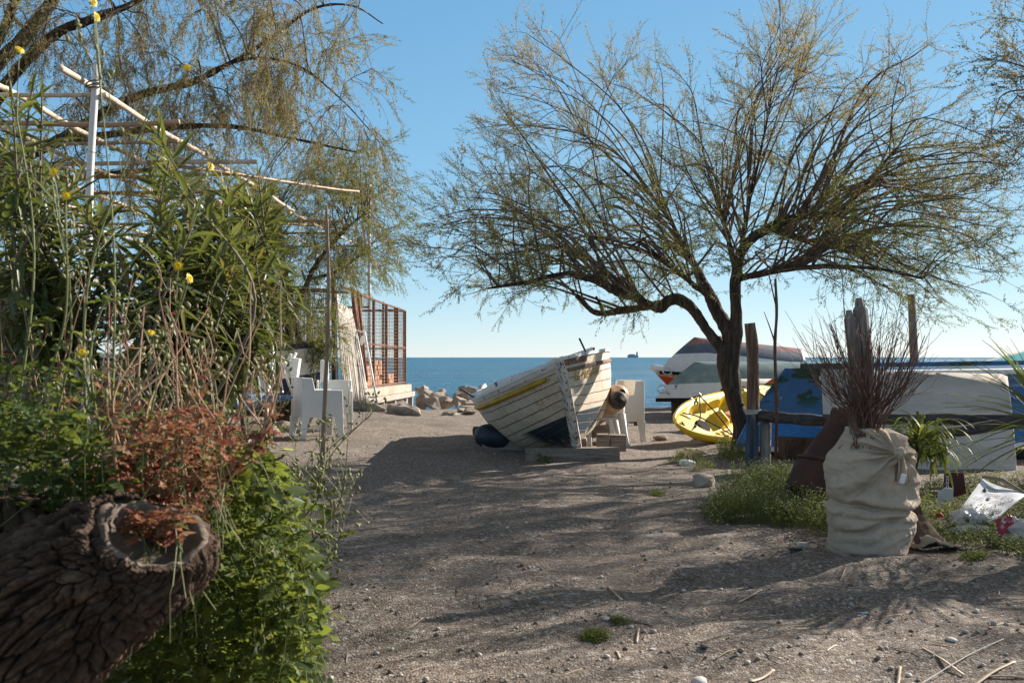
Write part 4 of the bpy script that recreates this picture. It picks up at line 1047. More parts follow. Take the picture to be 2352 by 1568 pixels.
drift(on(848, 944, .06), on(886, 945, .05), .11, 'short smooth driftwood piece right of the gnarled log', 8)
drift(on(898, 945, .06), on(966, 955, .04), .14, 'flat cracked driftwood log lying alone on the gravel before the shore rocks', 5)
# ================================================================ RIGHT SIDE
ZK = zmap(2650, 1500, 4.9); ZQ = zmap(2500, 1250, 2.4125); ZS = zmap(2600, 1650, 1.5722); ZW = zmap(3200, 1100, 2.6137); ZT = zmap(3600, 1900, 4.742)

# upturned big blue boat
def bluehull():
    t = NT('old_blue_hull_paint'); s = t.sep(t.coord('pv')); V_ = s[1]; ob = t.coord('Object')
    n1 = t.noise(t.coord('Object', (1, 4, 4)), 2.5, 7, 0.7); n2 = t.noise(ob, 9, 8, 0.75); n3 = t.noise(t.coord('Object', (.8, 2.5, 2.5)), 1.1, 4)
    col = t.ramp(n1, [(0.3, (0.012, 0.10, 0.30)), (0.55, (0.020, 0.16, 0.44)), (0.75, (0.06, 0.24, 0.48))])
    lowb = t.mask(V_, .74, .70); col = t.mix(t.math('MULTIPLY', t.mask(t.math('ADD', V_, t.math('MULTIPLY', n1, .1)), .70, .60), .75), col, (0.05, 0.12, 0.22))
    gr = t.math('MULTIPLY', t.mask(t.math('ADD', n3, t.math('MULTIPLY', n2, .35)), .735, .75), t.mask(V_, .62, .45))
    col = t.mix(gr, col, (0.012, 0.055, 0.035))
    ch = t.mask(t.noise(t.coord('Object', (.6, 4, 4)), 6, 9, 0.8), .64, .66)
    col = t.mix(t.math('MULTIPLY', ch, .7), col, (0.20, 0.26, 0.28))
    pl = t.math('FRACT', t.math('MULTIPLY', V_, 9)); ps = t.mask(t.math('MINIMUM', pl, t.math('SUBTRACT', 1.0, pl)), .0, .05)
    return t.done(col, .45, 0, t.bump(t.math('ADD', ps, t.math('MULTIPLY', n2, .3)), .5, .006), .4)
kwC = dict(L=5.6, B=1.9, D=.84, rise=.12, rake=.62, bowp=2.6, tr=.8, bil=(.8, 1.3), wt=.22)
bowx = P3(1700, 1005, 11.4)[0]
tC = thing('upturned_blue_boat', 'large blue boat lying upside down behind the rail fence', 'boat', (bowx + 2.8, 11.9, 1.05)); tC.rotation_euler = (R(180), R(0.8), R(183)); ORI[tC.name] = np.zeros(3)
hull_mb(**kwC).build('hull', bluehull(), tC, smooth=True, local=True, solid=.03)
gunwale(kwC, .07, .05).build('gunwale', WHITEPAINT, tC, local=True)
edge_strip(kwC, .22, .27, .035, 1, .12, 1).build('strake', WHITEPAINT, tC, local=True, smooth=True)
edge_strip(kwC, .22, .27, .035, -1, .12, 1).build('strake', WHITEPAINT, tC, local=True, smooth=True)
m2 = MB(); K0 = hull_pts(ts=np.linspace(0.05, 1, 30), vs=[0], **kwC)[:, 0]; ring = np.stack([K0 + [0, -.03, .02], K0 + [0, -.025, -.05], K0 + [0, .025, -.05], K0 + [0, .03, .02]], 1); m2.grid(ring, close=True); m2.build('keel', bpy.data.materials['old_blue_hull_paint'], tC, local=True)
for k_, xx in enumerate((3.3, 5.4)):
    m2 = MB(); m2.box((xx, 11.8, .12), (.5, 1.3, .24)); solo(m2, 'support_block', DARKWOOD, ('dark timber block under the bow of the upturned blue boat', 'dark timber block under the middle of the upturned blue boat')[k_], 'timber', bevel=.01)
# plywood sheet leaning on it
PLY = simple('weathered_plywood', [(0.3, (0.40, 0.35, 0.31)), (0.5, (0.50, 0.44, 0.39)), (0.75, (0.60, 0.54, 0.48))], 2.2, .85, .2, 40, .002, stretch=(1, 1, 5), layers=[(4, .62, .72, (.24, .20, .18), (1, 1, 1)), (26, .71, .73, (.12, .09, .08), (1, 1, 1)), (1.6, .58, .7, (.33, .25, .23), (1, 1, 2))])
q = [P3(*ZW(212, 1018), 10.75), P3(*ZW(215, 985), 10.78), P3(*ZW(880, 1010), 10.8), P3(*ZW(1400, 1022), 10.8), P3(*ZW(2130, 1040), 10.8), P3(*ZW(2165, 1065), 10.78)]
bl = P3(1893, 1120, 10.25); br_ = P3(2335, 1125, 10.2)
m2 = MB(); top_ = [q[1], q[2], q[3], q[4], q[5]]; bot_ = [bl + (br_ - bl) * u for u in (0, .34, .6, .96, 1)]
rows = []
for w in np.linspace(0, 1, 8): rows.append([a + (b - a) * w + np.array([0, -.04 * math.sin(w * math.pi), 0]) for a, b in zip(top_, bot_)])
m2.grid(np.array(rows)); solo(m2, 'plywood_sheet', PLY, 'large greyish plywood sheet leaning on the side of the upturned blue boat', 'sheet', smooth=True, solid=.015)

# rail fence
BLUEWOOD = woodmat('blue_stained_wood', [(0.3, (0.015, 0.022, 0.035)), (0.5, (0.04, 0.065, 0.10)), (0.68, (0.11, 0.075, 0.055))], 3, (10, 10, 1), .75, .6)
rf = thing('rail_fence', 'rustic rail fence of round dark poles before the upturned blue boat', 'fence', tuple(on(1728, 1088)))
m2 = MB(); FY = ORI[rf.name][1]
t = NT('two_tone_post'); so = t.sep(t.coord('Pos')); n1 = t.noise(t.coord('Object', (12, 12, 1)), 2.5, 7, .65, .5)
up_ = t.ramp(n1, [(0.3, (0.05, 0.028, 0.018)), (0.5, (0.17, 0.095, 0.06)), (0.7, (0.33, 0.22, 0.155))]); lo_ = t.ramp(n1, [(0.3, (0.016, 0.018, 0.026)), (0.5, (0.04, 0.055, 0.08)), (0.68, (0.09, 0.10, 0.12))])
tpm = t.done(t.mix(t.mask(t.math('ADD', so[2], t.math('MULTIPLY', n1, .5)), .80, .92), lo_, up_), .75, 0, t.bump(n1, .7, .012), .25)
pp = smoothpath([P3(1724, 1100, FY) - [0, 0, .1], P3(1728, 1000, FY), P3(1730, 900, FY), P3(1728, 800, FY), P3(1722, 742, FY)], 7, rad=[.063, .062, .060, .060, .050])
m2.tube(pp[0], pp[1] * (1 + .07 * vnoise(pp[0] * 6, 3)), 16); m2.build('post', tpm, rf, smooth=True)
m2 = MB(); m2.tube(smoothpath([P3(1757, 1095, FY + .02), P3(1758, 1030, FY + .02), P3(1759, 968, FY + .02)], 4), .056, 12); m2.build('post', GREYWOODZ, rf, smooth=True)
def rail(a, b, r, seed, m_):
    m3 = MB(); log_(m3, a, b, r, 12, seed, k=22, irr=.14); return m3.build('rail', m_, rf, smooth=True)
RAILW = woodmat('dark_rail_wood', [(0.3, (0.018, 0.018, 0.024)), (0.5, (0.06, 0.05, 0.05)), (0.72, (0.15, 0.11, 0.085))], 3, (1.2, 10, 10), .8, .7)
rail(P3(1742, 953, FY - .03), P3(1905, 967, FY - .25), .055, 3, RAILW); rail(P3(1890, 964, FY - .3), P3(2420, 962, FY - 1.0), .052, 13, RAILW)
rail(P3(2030, 1018, FY - .9), P3(2420, 955, FY - 1.1), .05, 23, RAILW)
for k_ in range(3):
    m3 = MB(); c0 = P3(1730, 941 + k_ * 4, FY); th_ = np.linspace(0, 2 * np.pi, 18); m3.tube([c0 + [.072 * math.cos(a_), .072 * math.sin(a_), .006 * math.sin(a_ + k_)] for a_ in th_], .0085, 6, cap=False); m3.build('rope_lashing', ROPEM, rf, smooth=True)
# post far right is off frame, one tall plank pole behind the blue boat
m2 = MB(); m2.tube([P3(2104, 900, 14.5), P3(2098, 780, 14.5), P3(2094, 676, 14.5)], [.062, .06, .056], 10); solo(m2, 'tall_pole', GREYWOODZ, 'tall round pale timber pole standing behind the upturned blue boat', 'pole', smooth=True)
# thin dark branch pole standing in front of the fence
m2 = MB(); pz = smoothpath([on(1780, 1078) - [0, 0, .05], P3(1784, 950, 9.6), P3(1780, 800, 9.6), P3(1784, 720, 9.6), P3(1781, 640, 9.6)], 8)
m2.tube(pz, np.linspace(.019, .013, len(pz)) * (1 + .15 * vnoise(pz * 9, 4)), 7)
for u, dx, dz in ((.55, -.10, .3), (.8, -.12, .55), (.3, .05, .08)):
    c0 = pz[int(u * (len(pz) - 1))]; m2.tube([c0, c0 + [dx * .5, 0, dz * .5], c0 + [dx, .02, dz]], [.008, .006, .003], 5)
solo(m2, 'branch_pole', simple('red_brown_bark', [(0.3, (0.06, 0.03, 0.02)), (0.7, (0.15, 0.08, 0.055))], 9, .8, .4), 'thin dark upright branch stuck in the ground right of the fence post', 'stick', smooth=True)

# ---------------------------------------------------------------- dinghies stacked upside down
def dinghy(name, label, tipL, Y_, topz_, gz_, Lg, kw, hm, gm, yaw=0, group=None, nose_rub=None):
    """upside-down dinghy, bow (or transom) at the left"""
    t_ = thing(name, label, 'boat', (tipL + Lg / 2, Y_, gz_ + kw['D']), group); t_.rotation_euler = (R(180), 0, R(180 + yaw)); ORI[t_.name] = np.zeros(3)
    hull_mb(**kw).build('hull', hm, t_, smooth=True, local=True, solid=.02)
    gunwale(kw, .05, .07).build('gunwale', gm, t_, local=True)
    return t_
GRN = [(0.3, (0.11, 0.16, 0.16)), (0.55, (0.17, 0.23, 0.225)), (0.8, (0.30, 0.34, 0.33))]
DW = [(0.3, (0.52, 0.51, 0.50)), (0.7, (0.66, 0.66, 0.65))]
RB = [(0.35, (0.10, 0.13, 0.17)), (0.50, (0.20, 0.12, 0.11)), (0.62, (0.30, 0.11, 0.09)), (0.75, (0.5, 0.46, 0.42))]
kwD = dict(L=3.6, B=1.5, D=.60, rise=.08, rake=.75, bowp=2.4, bil=(.75, 1.5), wt=.25)
m_grn = bandmat('green_white_hull', GRN, DW, DW, .60, 2, chips=.645)
tD = dinghy('upturned_green_dinghy', 'white dinghy with worn grey-green bottom, upside down on short posts', P3(1507, 915, 18.6)[0], 18.9, 0, .40, 3.6, dict(kwD, L=3.6, D=.66), m_grn, BLACKRUB, 6)
# sticker on the flank
tE = dinghy('upturned_red_blue_dinghy', 'white dinghy with flaking red and dark blue bottom, topmost of the upturned pile', P3(1531, 865, 20)[0], 20.6, 0, .74, 2.9, dict(kwD, L=2.9, D=.74, B=1.5, rake=.65), bandmat('red_blue_white_hull', RB, [(0.3, (0.05, 0.07, 0.10)), (0.6, (0.08, 0.11, 0.16)), (0.75, (0.45, 0.43, 0.40))], DW, .28, .50, chips=.60), BLACKRUB, 5)
tE.rotation_euler[1] = R(-6)
for k_, (px_, py0, lab) in enumerate(((1553, 916, 'stubby dark post under the bow of the green dinghy'), (1632, 916, 'dark stub post beneath the white round hull'))):
    Yp = 18.9; m2 = MB(); m2.tube([(P3(px_, 0, Yp)[0], Yp, -.2), P3(px_, py0, Yp)], .10, 10); solo(m2, 'stub_post', DARKWOOD, lab, 'post', smooth=True)
m2 = MB(); m2.box((P3(1640, 0, 19.3)[0], 19.3, .35), (1.5, .3, .2)); solo(m2, 'support_block', DARKWOOD, 'timber support under the middle of the green dinghy', 'timber')
m2 = MB()
for xx in (1560, 1720, 1790): m2.box((P3(xx, 0, 20.7)[0], 20.7, .32), (.16, .5, .92))
o = m2; tr_ = thing('trestle', 'dark timber trestle holding up the topmost dinghy', 'trestle', (P3(1640, 0, 20.7)[0], 20.7, 0))
for xx in (1600, 1720, 1790):
    m2 = MB(); m2.box((P3(xx, 0, 20.7)[0], 20.7, .30), (.14, .5, .95)); m2.build('leg', DARKWOOD, tr_)
# sticker: plain dark mark on a pale label
st = thing('label_sticker', 'small pale sticker with a dark triangular sail emblem on the green dinghy flank', 'sticker', tuple(P3(*ZQ(490, 715), 18.12)))
Yk = 18.10
def zq(mb_, pts, Y_, th=.004): 
    q_ = [P3(*ZQ(*p_), Y_) for p_ in pts]; mb_.prism([(a_[0], a_[2]) for a_ in q_][::-1], th, (0, Y_, 0), (1, 0, 0), (0, 0, 1))
m2 = MB(); zq(m2, ((470, 690), (520, 688), (510, 740), (460, 738)), Yk); m2.build('label_paper', simple('label_paper', [(0.3, (.55, .60, .66)), (.7, (.6, .65, .7))], 9, .5, 0), st)
m2 = MB(); zq(m2, ((481, 702), (512, 701), (503, 712), (499, 727), (490, 728), (483, 715)), Yk - .005); m2.build('emblem', simple('emblem_ink', [(0.3, (.02, .025, .08)), (.7, (.03, .04, .1))], 9, .5, 0), st)
m2 = MB(); zq(m2, ((498, 705), (503, 705), (494, 722), (490, 722)), Yk - .008); m2.build('emblem_stroke', WHITEPAINT, st)
for a_, b_ in (((472, 692), (517, 691)), ((462, 735), (505, 737))):
    m2 = MB(); zq(m2, (a_, b_, (b_[0] - 1, b_[1] + 2.5), (a_[0] - 1, a_[1] + 2.5)), Yk - .005); m2.build('text_line', bpy.data.materials['emblem_ink'], st)
# ring bolts
for k_, (x, y, Y_, lab) in enumerate(((357, 735, 18.5, 'steel ring bolt on the left tip of the green dinghy'), (683, 808, 17.2, 'steel ring bolt above the yellow kayak'), (408, 565, 20.2, 'steel ring bolt on the bow edge of the topmost dinghy'))):
    c0 = P3(*ZQ(x, y), Y_); m2 = MB(); th_ = np.linspace(0, 2 * np.pi, 14); m2.tube([c0 + [.09 * math.cos(a_), 0, .07 * math.sin(a_)] for a_ in th_], .014, 6, cap=False); m2.tube([c0 + [.07, 0, -.05], c0 + [.14, .05, -.10]], .014, 6)
    solo(m2, 'ring_bolt', STEEL, lab, 'ring bolt', smooth=True)
# red boat with inflatable-looking white rim, far left of the group
kwR = dict(L=3.6, B=1.4, D=.42, rise=.30, rake=.55, bowp=2.3)
tR = simple_boat('red_dinghy', 'red dinghy with white rounded rim and yellow stripe, bow left behind the pile', (P3(1500, 0, 22.3)[0] + 1.75, 22.6, .30), (0, R(-3), R(182)), kwR, bandmat('red_hull', [(0.3, (0.50, 0.045, 0.015)), (0.7, (0.62, 0.075, 0.025))], [(0.3, (0.50, 0.33, 0.08)), (0.7, (0.58, 0.45, 0.2))], DW, .66, .74), WHITEPAINT, inner=INNER)
m2 = MB()
for side in (1, -1):
    P_ = hull_pts(ts=np.linspace(0, .9, 26), vs=[.92], **kwR)[:, 0] * np.array([1, side, 1]) + [0, side * .02, .02]
    m2.tube(P_, .075, 10)
m2.build('rim_tube', WHITEPAINT, tR, local=True, smooth=True)
# white round hull leaning (stern side) and orange hull behind the trunk
t = simple('cream_gelcoat', [(0.3, (0.58, 0.57, 0.53)), (0.7, (0.70, 0.69, 0.65))], 2, .4, .1, layers=[(9, .66, .69, (.4, .36, .3), (1, 1, 1))])
kwW = dict(L=3.6, B=1.35, D=.64, rise=.1, rake=.5, bowp=2.2, bil=(.7, 1.6), wt=.2)
tW = thing('upturned_white_hull', 'smooth white rounded hull upside down between the green dinghy and the yellow kayak', 'boat', (P3(1604, 925, 15.6)[0] + 1.75, 16.3, .98)); tW.rotation_euler = (R(182), 0, R(198)); ORI[tW.name] = np.zeros(3)
hull_mb(**kwW).build('hull', t, tW, smooth=True, local=True, solid=.02); gunwale(kwW, .04, .04).build('gunwale', WHITEPAINT, tW, local=True)
tW.location.z = .80
kwO = dict(kwW, L=3.2, D=.40)
tO = thing('orange_hull', 'orange hull showing between the tree trunk and the blue boat', 'boat', (P3(1723, 880, 14.3)[0] + 1.5, 14.6, .84)); tO.rotation_euler = (R(180), 0, R(180)); ORI[tO.name] = np.zeros(3)
hull_mb(**kwO).build('hull', simple('orange_paint', [(0.3, (0.62, 0.09, 0.02)), (0.7, (0.72, 0.13, 0.03))], 5, .4, .1), tO, smooth=True, local=True, solid=.02)
# pale boat cabin with two rounded blocks behind the pile
bc = thing('white_boat_seats', 'two white moulded boat seats showing behind the topmost dinghy', 'boat seat', tuple(P3(1765, 830, 23)))
for (xa, xb, ya) in ((1742, 1778, 797), (1766, 1806, 801)):
    m2 = MB(); q_ = [P3(xa, 832, 23), P3(xa, ya + 2, 23), P3(xa + 6, ya, 23), P3(xb - 14, ya, 23), P3(xb - 9, ya + 4, 23), P3(xb, 832, 23)]
    m2.prism([(a_[0], a_[2]) for a_ in q_], .5, (0, 23, 0), (1, 0, 0), (0, 0, 1)); m2.build('seat', WHITEPAINT, bc, bevel=.03)
m2 = MB(); m2.box((P3(1800, 0, 23.6)[0], 23.6, .45), (2.6, .8, 1.1)); m2.build('console', WHITEPAINT, bc, bevel=.05)
# far right roof with teal edge
m2 = MB(); Y_ = 16; q_ = [P3(2296, 840, Y_), P3(2380, 815, Y_), P3(2480, 790, Y_), P3(2480, 860, Y_), P3(2296, 860, Y_)]
rt = thing('covered_boat', 'pale boat canopy with teal edge just visible at the right border', 'boat', (P3(2390, 0, Y_)[0], Y_, 0))
m2.prism([(a_[0], a_[2]) for a_ in q_][::-1], 1.0, (0, Y_ + .5, 0), (1, 0, 0), (0, 0, 1)); m2.build('canopy', simple('pale_canopy', [(0.3, (.50, .46, .43)), (.7, (.56, .52, .48))], 4, .8, .1), rt)
m2 = MB(); m2.bar(P3(2294, 838, Y_ - .1), P3(2484, 787, Y_ - .1), 1.2, .04, up=(0, 0, 1)); m2.build('edge_strip', simple('teal_paint', [(0.3, (.06, .30, .30)), (.7, (.09, .38, .37))], 4, .5, .1), rt)

# ---------------------------------------------------------------- yellow kayak
def kayak():
    Lk, Wk = 2.9, .76
    t_ = thing('yellow_kayak', 'yellow sit-on-top plastic kayak lying on its side behind the tree trunk', 'kayak', (0, 0, 0)); ORI[t_.name] = np.zeros(3)
    YEL = simple('yellow_plastic', [(0.3, (0.66, 0.44, 0.015)), (0.7, (0.76, 0.54, 0.03))], 2.5, .38, .06, layers=[(5, .62, .75, (.55, .36, .03), (1, 1, 1))], spec=.5)
    nx_, ny_ = 150, 60
    xs_ = np.linspace(-1, 1, nx_); ys_ = np.linspace(-1, 1, ny_)
    Xn, Yn = np.meshgrid(xs_, ys_, indexing='ij')
    w = Wk / 2 * np.clip(1 - np.abs(Xn) ** 3.2, 0, 1) ** .60
    X = Xn * Lk / 2; Y = Yn * w
    def smooth(a, b, x): q_ = np.clip((x - a) / (b - a), 0, 1); return q_ * q_ * (3 - 2 * q_)
    rim = .02 * np.exp(-((np.abs(Yn) - .9) / .07) ** 2) + .05 * Xn ** 2
    def well(cx, cy, rx, ry, depth, sharp=.25, p=2.6):
        r_ = (np.abs((X - cx) / rx) ** p + np.abs((Yn - cy) / ry) ** p) ** (1 / p); return -depth * (1 - smooth(1 - sharp, 1, r_))
    Z = .02 - .03 * np.abs(Yn) ** 6 + rim
    wells = np.minimum(well(.88, 0, .30, .72, .10), well(.14, 0, .42, .80, .17)); wells = np.minimum(wells, well(-.70, 0, .36, .74, .13)); wells = np.minimum(wells, well(.50, .45, .22, .22, .13)); wells = np.minimum(wells, well(.50, -.45, .22, .22, .13))
    Z = Z + wells + .035 * np.exp(-((X + .33) / .07) ** 2) * (1 - Yn ** 2)
    m2 = MB(); m2.grid(np.stack([X, Y, Z], -1)); m2.build('deck', YEL, t_, local=True, smooth=True)
    # underside
    an = np.linspace(0, 1, 26)[None, :]; Xb = xs_[:, None] * Lk / 2 + 0 * an; wb_ = (Wk / 2 * np.clip(1 - np.abs(xs_) ** 3.2, 0, 1) ** .60)[:, None]
    yy = np.cos(an * np.pi); prof = np.sin(an * np.pi) ** .55
    dep = (.20 * np.clip(1 - np.abs(xs_) ** 3, 0, 1) ** .7)[:, None]
    Zb = -.01 + (.05 * xs_ ** 2)[:, None] - dep * prof + .010 * np.sin(prof * 16) * dep * 3
    m3 = MB(); m3.grid(np.stack([Xb, wb_ * yy, Zb], -1)); m3.build('hull', YEL, t_, local=True, smooth=True)
    m4 = MB(); th_ = np.linspace(0, 2 * np.pi, 24, endpoint=False); v_ = np.array([[.97 + .10 * math.cos(a_), .05 + .10 * math.sin(a_), -.045] for a_ in th_]); v2_ = v_ + [0, 0, .014]
    m4.add(np.concatenate([v_, v2_]), [tuple(range(24, 48))] + [(i, (i + 1) % 24, 24 + (i + 1) % 24, 24 + i) for i in range(24)]); m4.build('hatch', BLACKRUB, t_, local=True)
    # cords
    def cord(pts, r_=.008, m_=None, nm='deck_cord'):
        m5 = MB(); m5.tube(smoothpath(pts, 6), r_, 6); m5.build(nm, m_ or BLACKRUB, t_, local=True, smooth=True)
    cord([(1.25, .12, .07), (1.05, 0, .075), (.75, -.33, .06)]); cord([(1.25, -.12, .07), (1.05, 0, .08), (.75, .33, .06)]); cord([(.75, .34, .06), (.74, 0, .07), (.75, -.34, .06)]); cord([(1.38, 0, .08), (1.32, .15, .02), (1.22, .2, -.05)])
    cord([(-.1, -.38, .03), (-.35, -.1, .06), (-.55, .3, .06)]); cord([(.75, -.37, .0), (.3, -.385, -.02), (-.1, -.38, -.01)]); cord([(-.1, -.38, .0), (-.5, -.34, .03), (-.9, -.28, .06)])
    cord([(.75, .35, .05), (.6, .42, .0), (.35, .40, -.04), (.2, .43, .06), (.32, .36, .12), (.5, .36, .1)], .010, ROPEM, 'rope')
    for (x, y) in ((.75, -.36), (-.1, -.38), (.2, -.395)):
        m5 = MB(); m5.add(IV2 * [.03, .02, .025] + [x, y, -.01], IF2); m5.build('cord_anchor', BLACKRUB, t_, local=True, smooth=True)
    m6 = MB(); m6.box((.18, -.08, -.10), (.34, .12, .02), euler(.2, 0, .1)); m6.box((.18, -.06, -.08), (.32, .10, .012), euler(.3, 0, .16)); m6.build('wet_cardboard', simple('cardboard_scrap', [(0.3, (.35, .13, .05)), (.7, (.50, .25, .12))], 9, .8, .2, layers=[(14, .6, .64, (.6, .5, .45), (1, 1, 1))]), t_, local=True)
    m7 = MB(); m7.box((-.18, .08, -.062), (.16, .03, .006), euler(0, 0, .6)); m7.build('white_mark', WHITEPAINT, t_, local=True)
    # lettering along the flank
    for txt, xa, sz_, yy_ in (('OUASSOU', 1.08, .085, -.22), ('ROTOMOD', .10, .045, -.355)):
        cu = bpy.data.curves.new('t', 'FONT'); cu.body = txt; cu.size = sz_; cu.space_character = 1.0; tmp = bpy.data.objects.new('tmp', cu); COL.objects.link(tmp)
        me = bpy.data.meshes.new_from_object(tmp.evaluated_get(bpy.context.evaluated_depsgraph_get())); co = np.array([v.co[:] for v in me.vertices]); fs = [tuple(p.vertices) for p in me.polygons]
        bpy.data.objects.remove(tmp); bpy.data.meshes.remove(me)
        X_ = xa - co[:, 0]; w_ = Wk / 2 * np.clip(1 - np.abs(X_ / (Lk / 2)) ** 3.2, 0, 1) ** .60; a_ = .12 + co[:, 1] / .42
        dep_ = .20 * np.clip(1 - np.abs(X_ / (Lk / 2)) ** 3, 0, 1) ** .7
        aa = np.clip(.10 + (sz_ - co[:, 1]) * .9, 0.02, .5); Yc = -(w_ + .004) * np.cos(aa * np.pi); Zc = -.01 + .05 * (X_ / (Lk / 2)) ** 2 - (dep_ + .004) * np.sin(aa * np.pi) ** .55
        m8 = MB(); m8.add(np.stack([X_, Yc, Zc], -1), fs); o = m8.build('lettering', WHITEPAINT, t_, local=True)
    return t_
kk = kayak()
kb = P3(1640, 1022, 12.9)
kk.rotation_euler = Matrix(np.stack([np.array([-.80, -.52, -.16]), np.array([.20, -.18, .0]), np.array([0, 0, 1.0])], 1)).to_euler()
# build an orthonormal frame: X towards the nose (left and nearer), Y up the deck, Z = deck normal facing the camera and up
xk = np.array([-.70, -.56, -.09]); xk /= np.linalg.norm(xk)
nk = np.array([-.30, -.85, .42]); nk -= xk * (nk @ xk); nk /= np.linalg.norm(nk); yk = np.cross(nk, xk)
kk.rotation_euler = Matrix(np.stack([xk, yk, nk], 1)).to_euler()
nose = P3(1556, 975, 12.9); kk.scale = (1.12, 1.12, 1.12); kk.location = Vector(nose - xk * 1.56 + np.array([0, 0, -.02]))
KAYAK_DBG = (xk, yk, nk)

# ---------------------------------------------------------------- rusty cone
rc = thing('rusty_steel_cone', 'dark rusty steel cone leaning to the right behind the canvas sack', 'steel cone', tuple(on(1900, 1130)))
m2 = MB(); Yc = 7.2; a_ = P3(1950, 948, Yc + .1); b_ = P3(1895, 1150, Yc)
ax = a_ - b_; k_ = 24; u = np.linspace(0, 1, k_); pts = b_ + ax * u[:, None]; rr = np.interp(u, [0, .35, .42, .9, .93, 1], [.30, .27, .235, .12, .13, .125])
m2.tube(pts, rr, 32); m2.build('cone', simple('dark_rust', [(0.3, (0.028, 0.012, 0.009)), (0.5, (0.055, 0.022, 0.015)), (0.75, (0.11, 0.045, 0.028))], 4, .8, .5, 18, .006, layers=[(2.5, .6, .7, (.03, .015, .012), (1, 1, 1))]), rc, smooth=True)
m2 = MB(); m2.tube([b_ + ax * .36, b_ + ax * .40], [.28, .262], 32); m2.build('flange', bpy.data.materials['dark_rust'], rc, smooth=True)

# ---------------------------------------------------------------- canvas sack, stakes and brushwood
SK = on(1990, 1272)
CANV = NT('canvas'); t = CANV; n1 = t.noise(t.coord('Object'), 3, 5); we = t.n('TexWave', {'Vector': t.coord('Object'), 'Scale': 160.0, 'Distortion': 1.0}).outputs['Fac']
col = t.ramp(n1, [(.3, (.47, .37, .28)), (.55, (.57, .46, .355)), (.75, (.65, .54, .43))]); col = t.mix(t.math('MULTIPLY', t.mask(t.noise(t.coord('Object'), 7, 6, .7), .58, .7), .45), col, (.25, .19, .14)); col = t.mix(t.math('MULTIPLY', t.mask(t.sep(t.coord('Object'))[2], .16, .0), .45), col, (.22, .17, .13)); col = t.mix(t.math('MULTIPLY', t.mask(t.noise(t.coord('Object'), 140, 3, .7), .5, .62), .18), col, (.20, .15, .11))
CANVM = t.done(col, .88, 0, t.bump(t.math('ADD', t.math('MULTIPLY', we, .12), n1), .35, .006), .15, transl=.12)
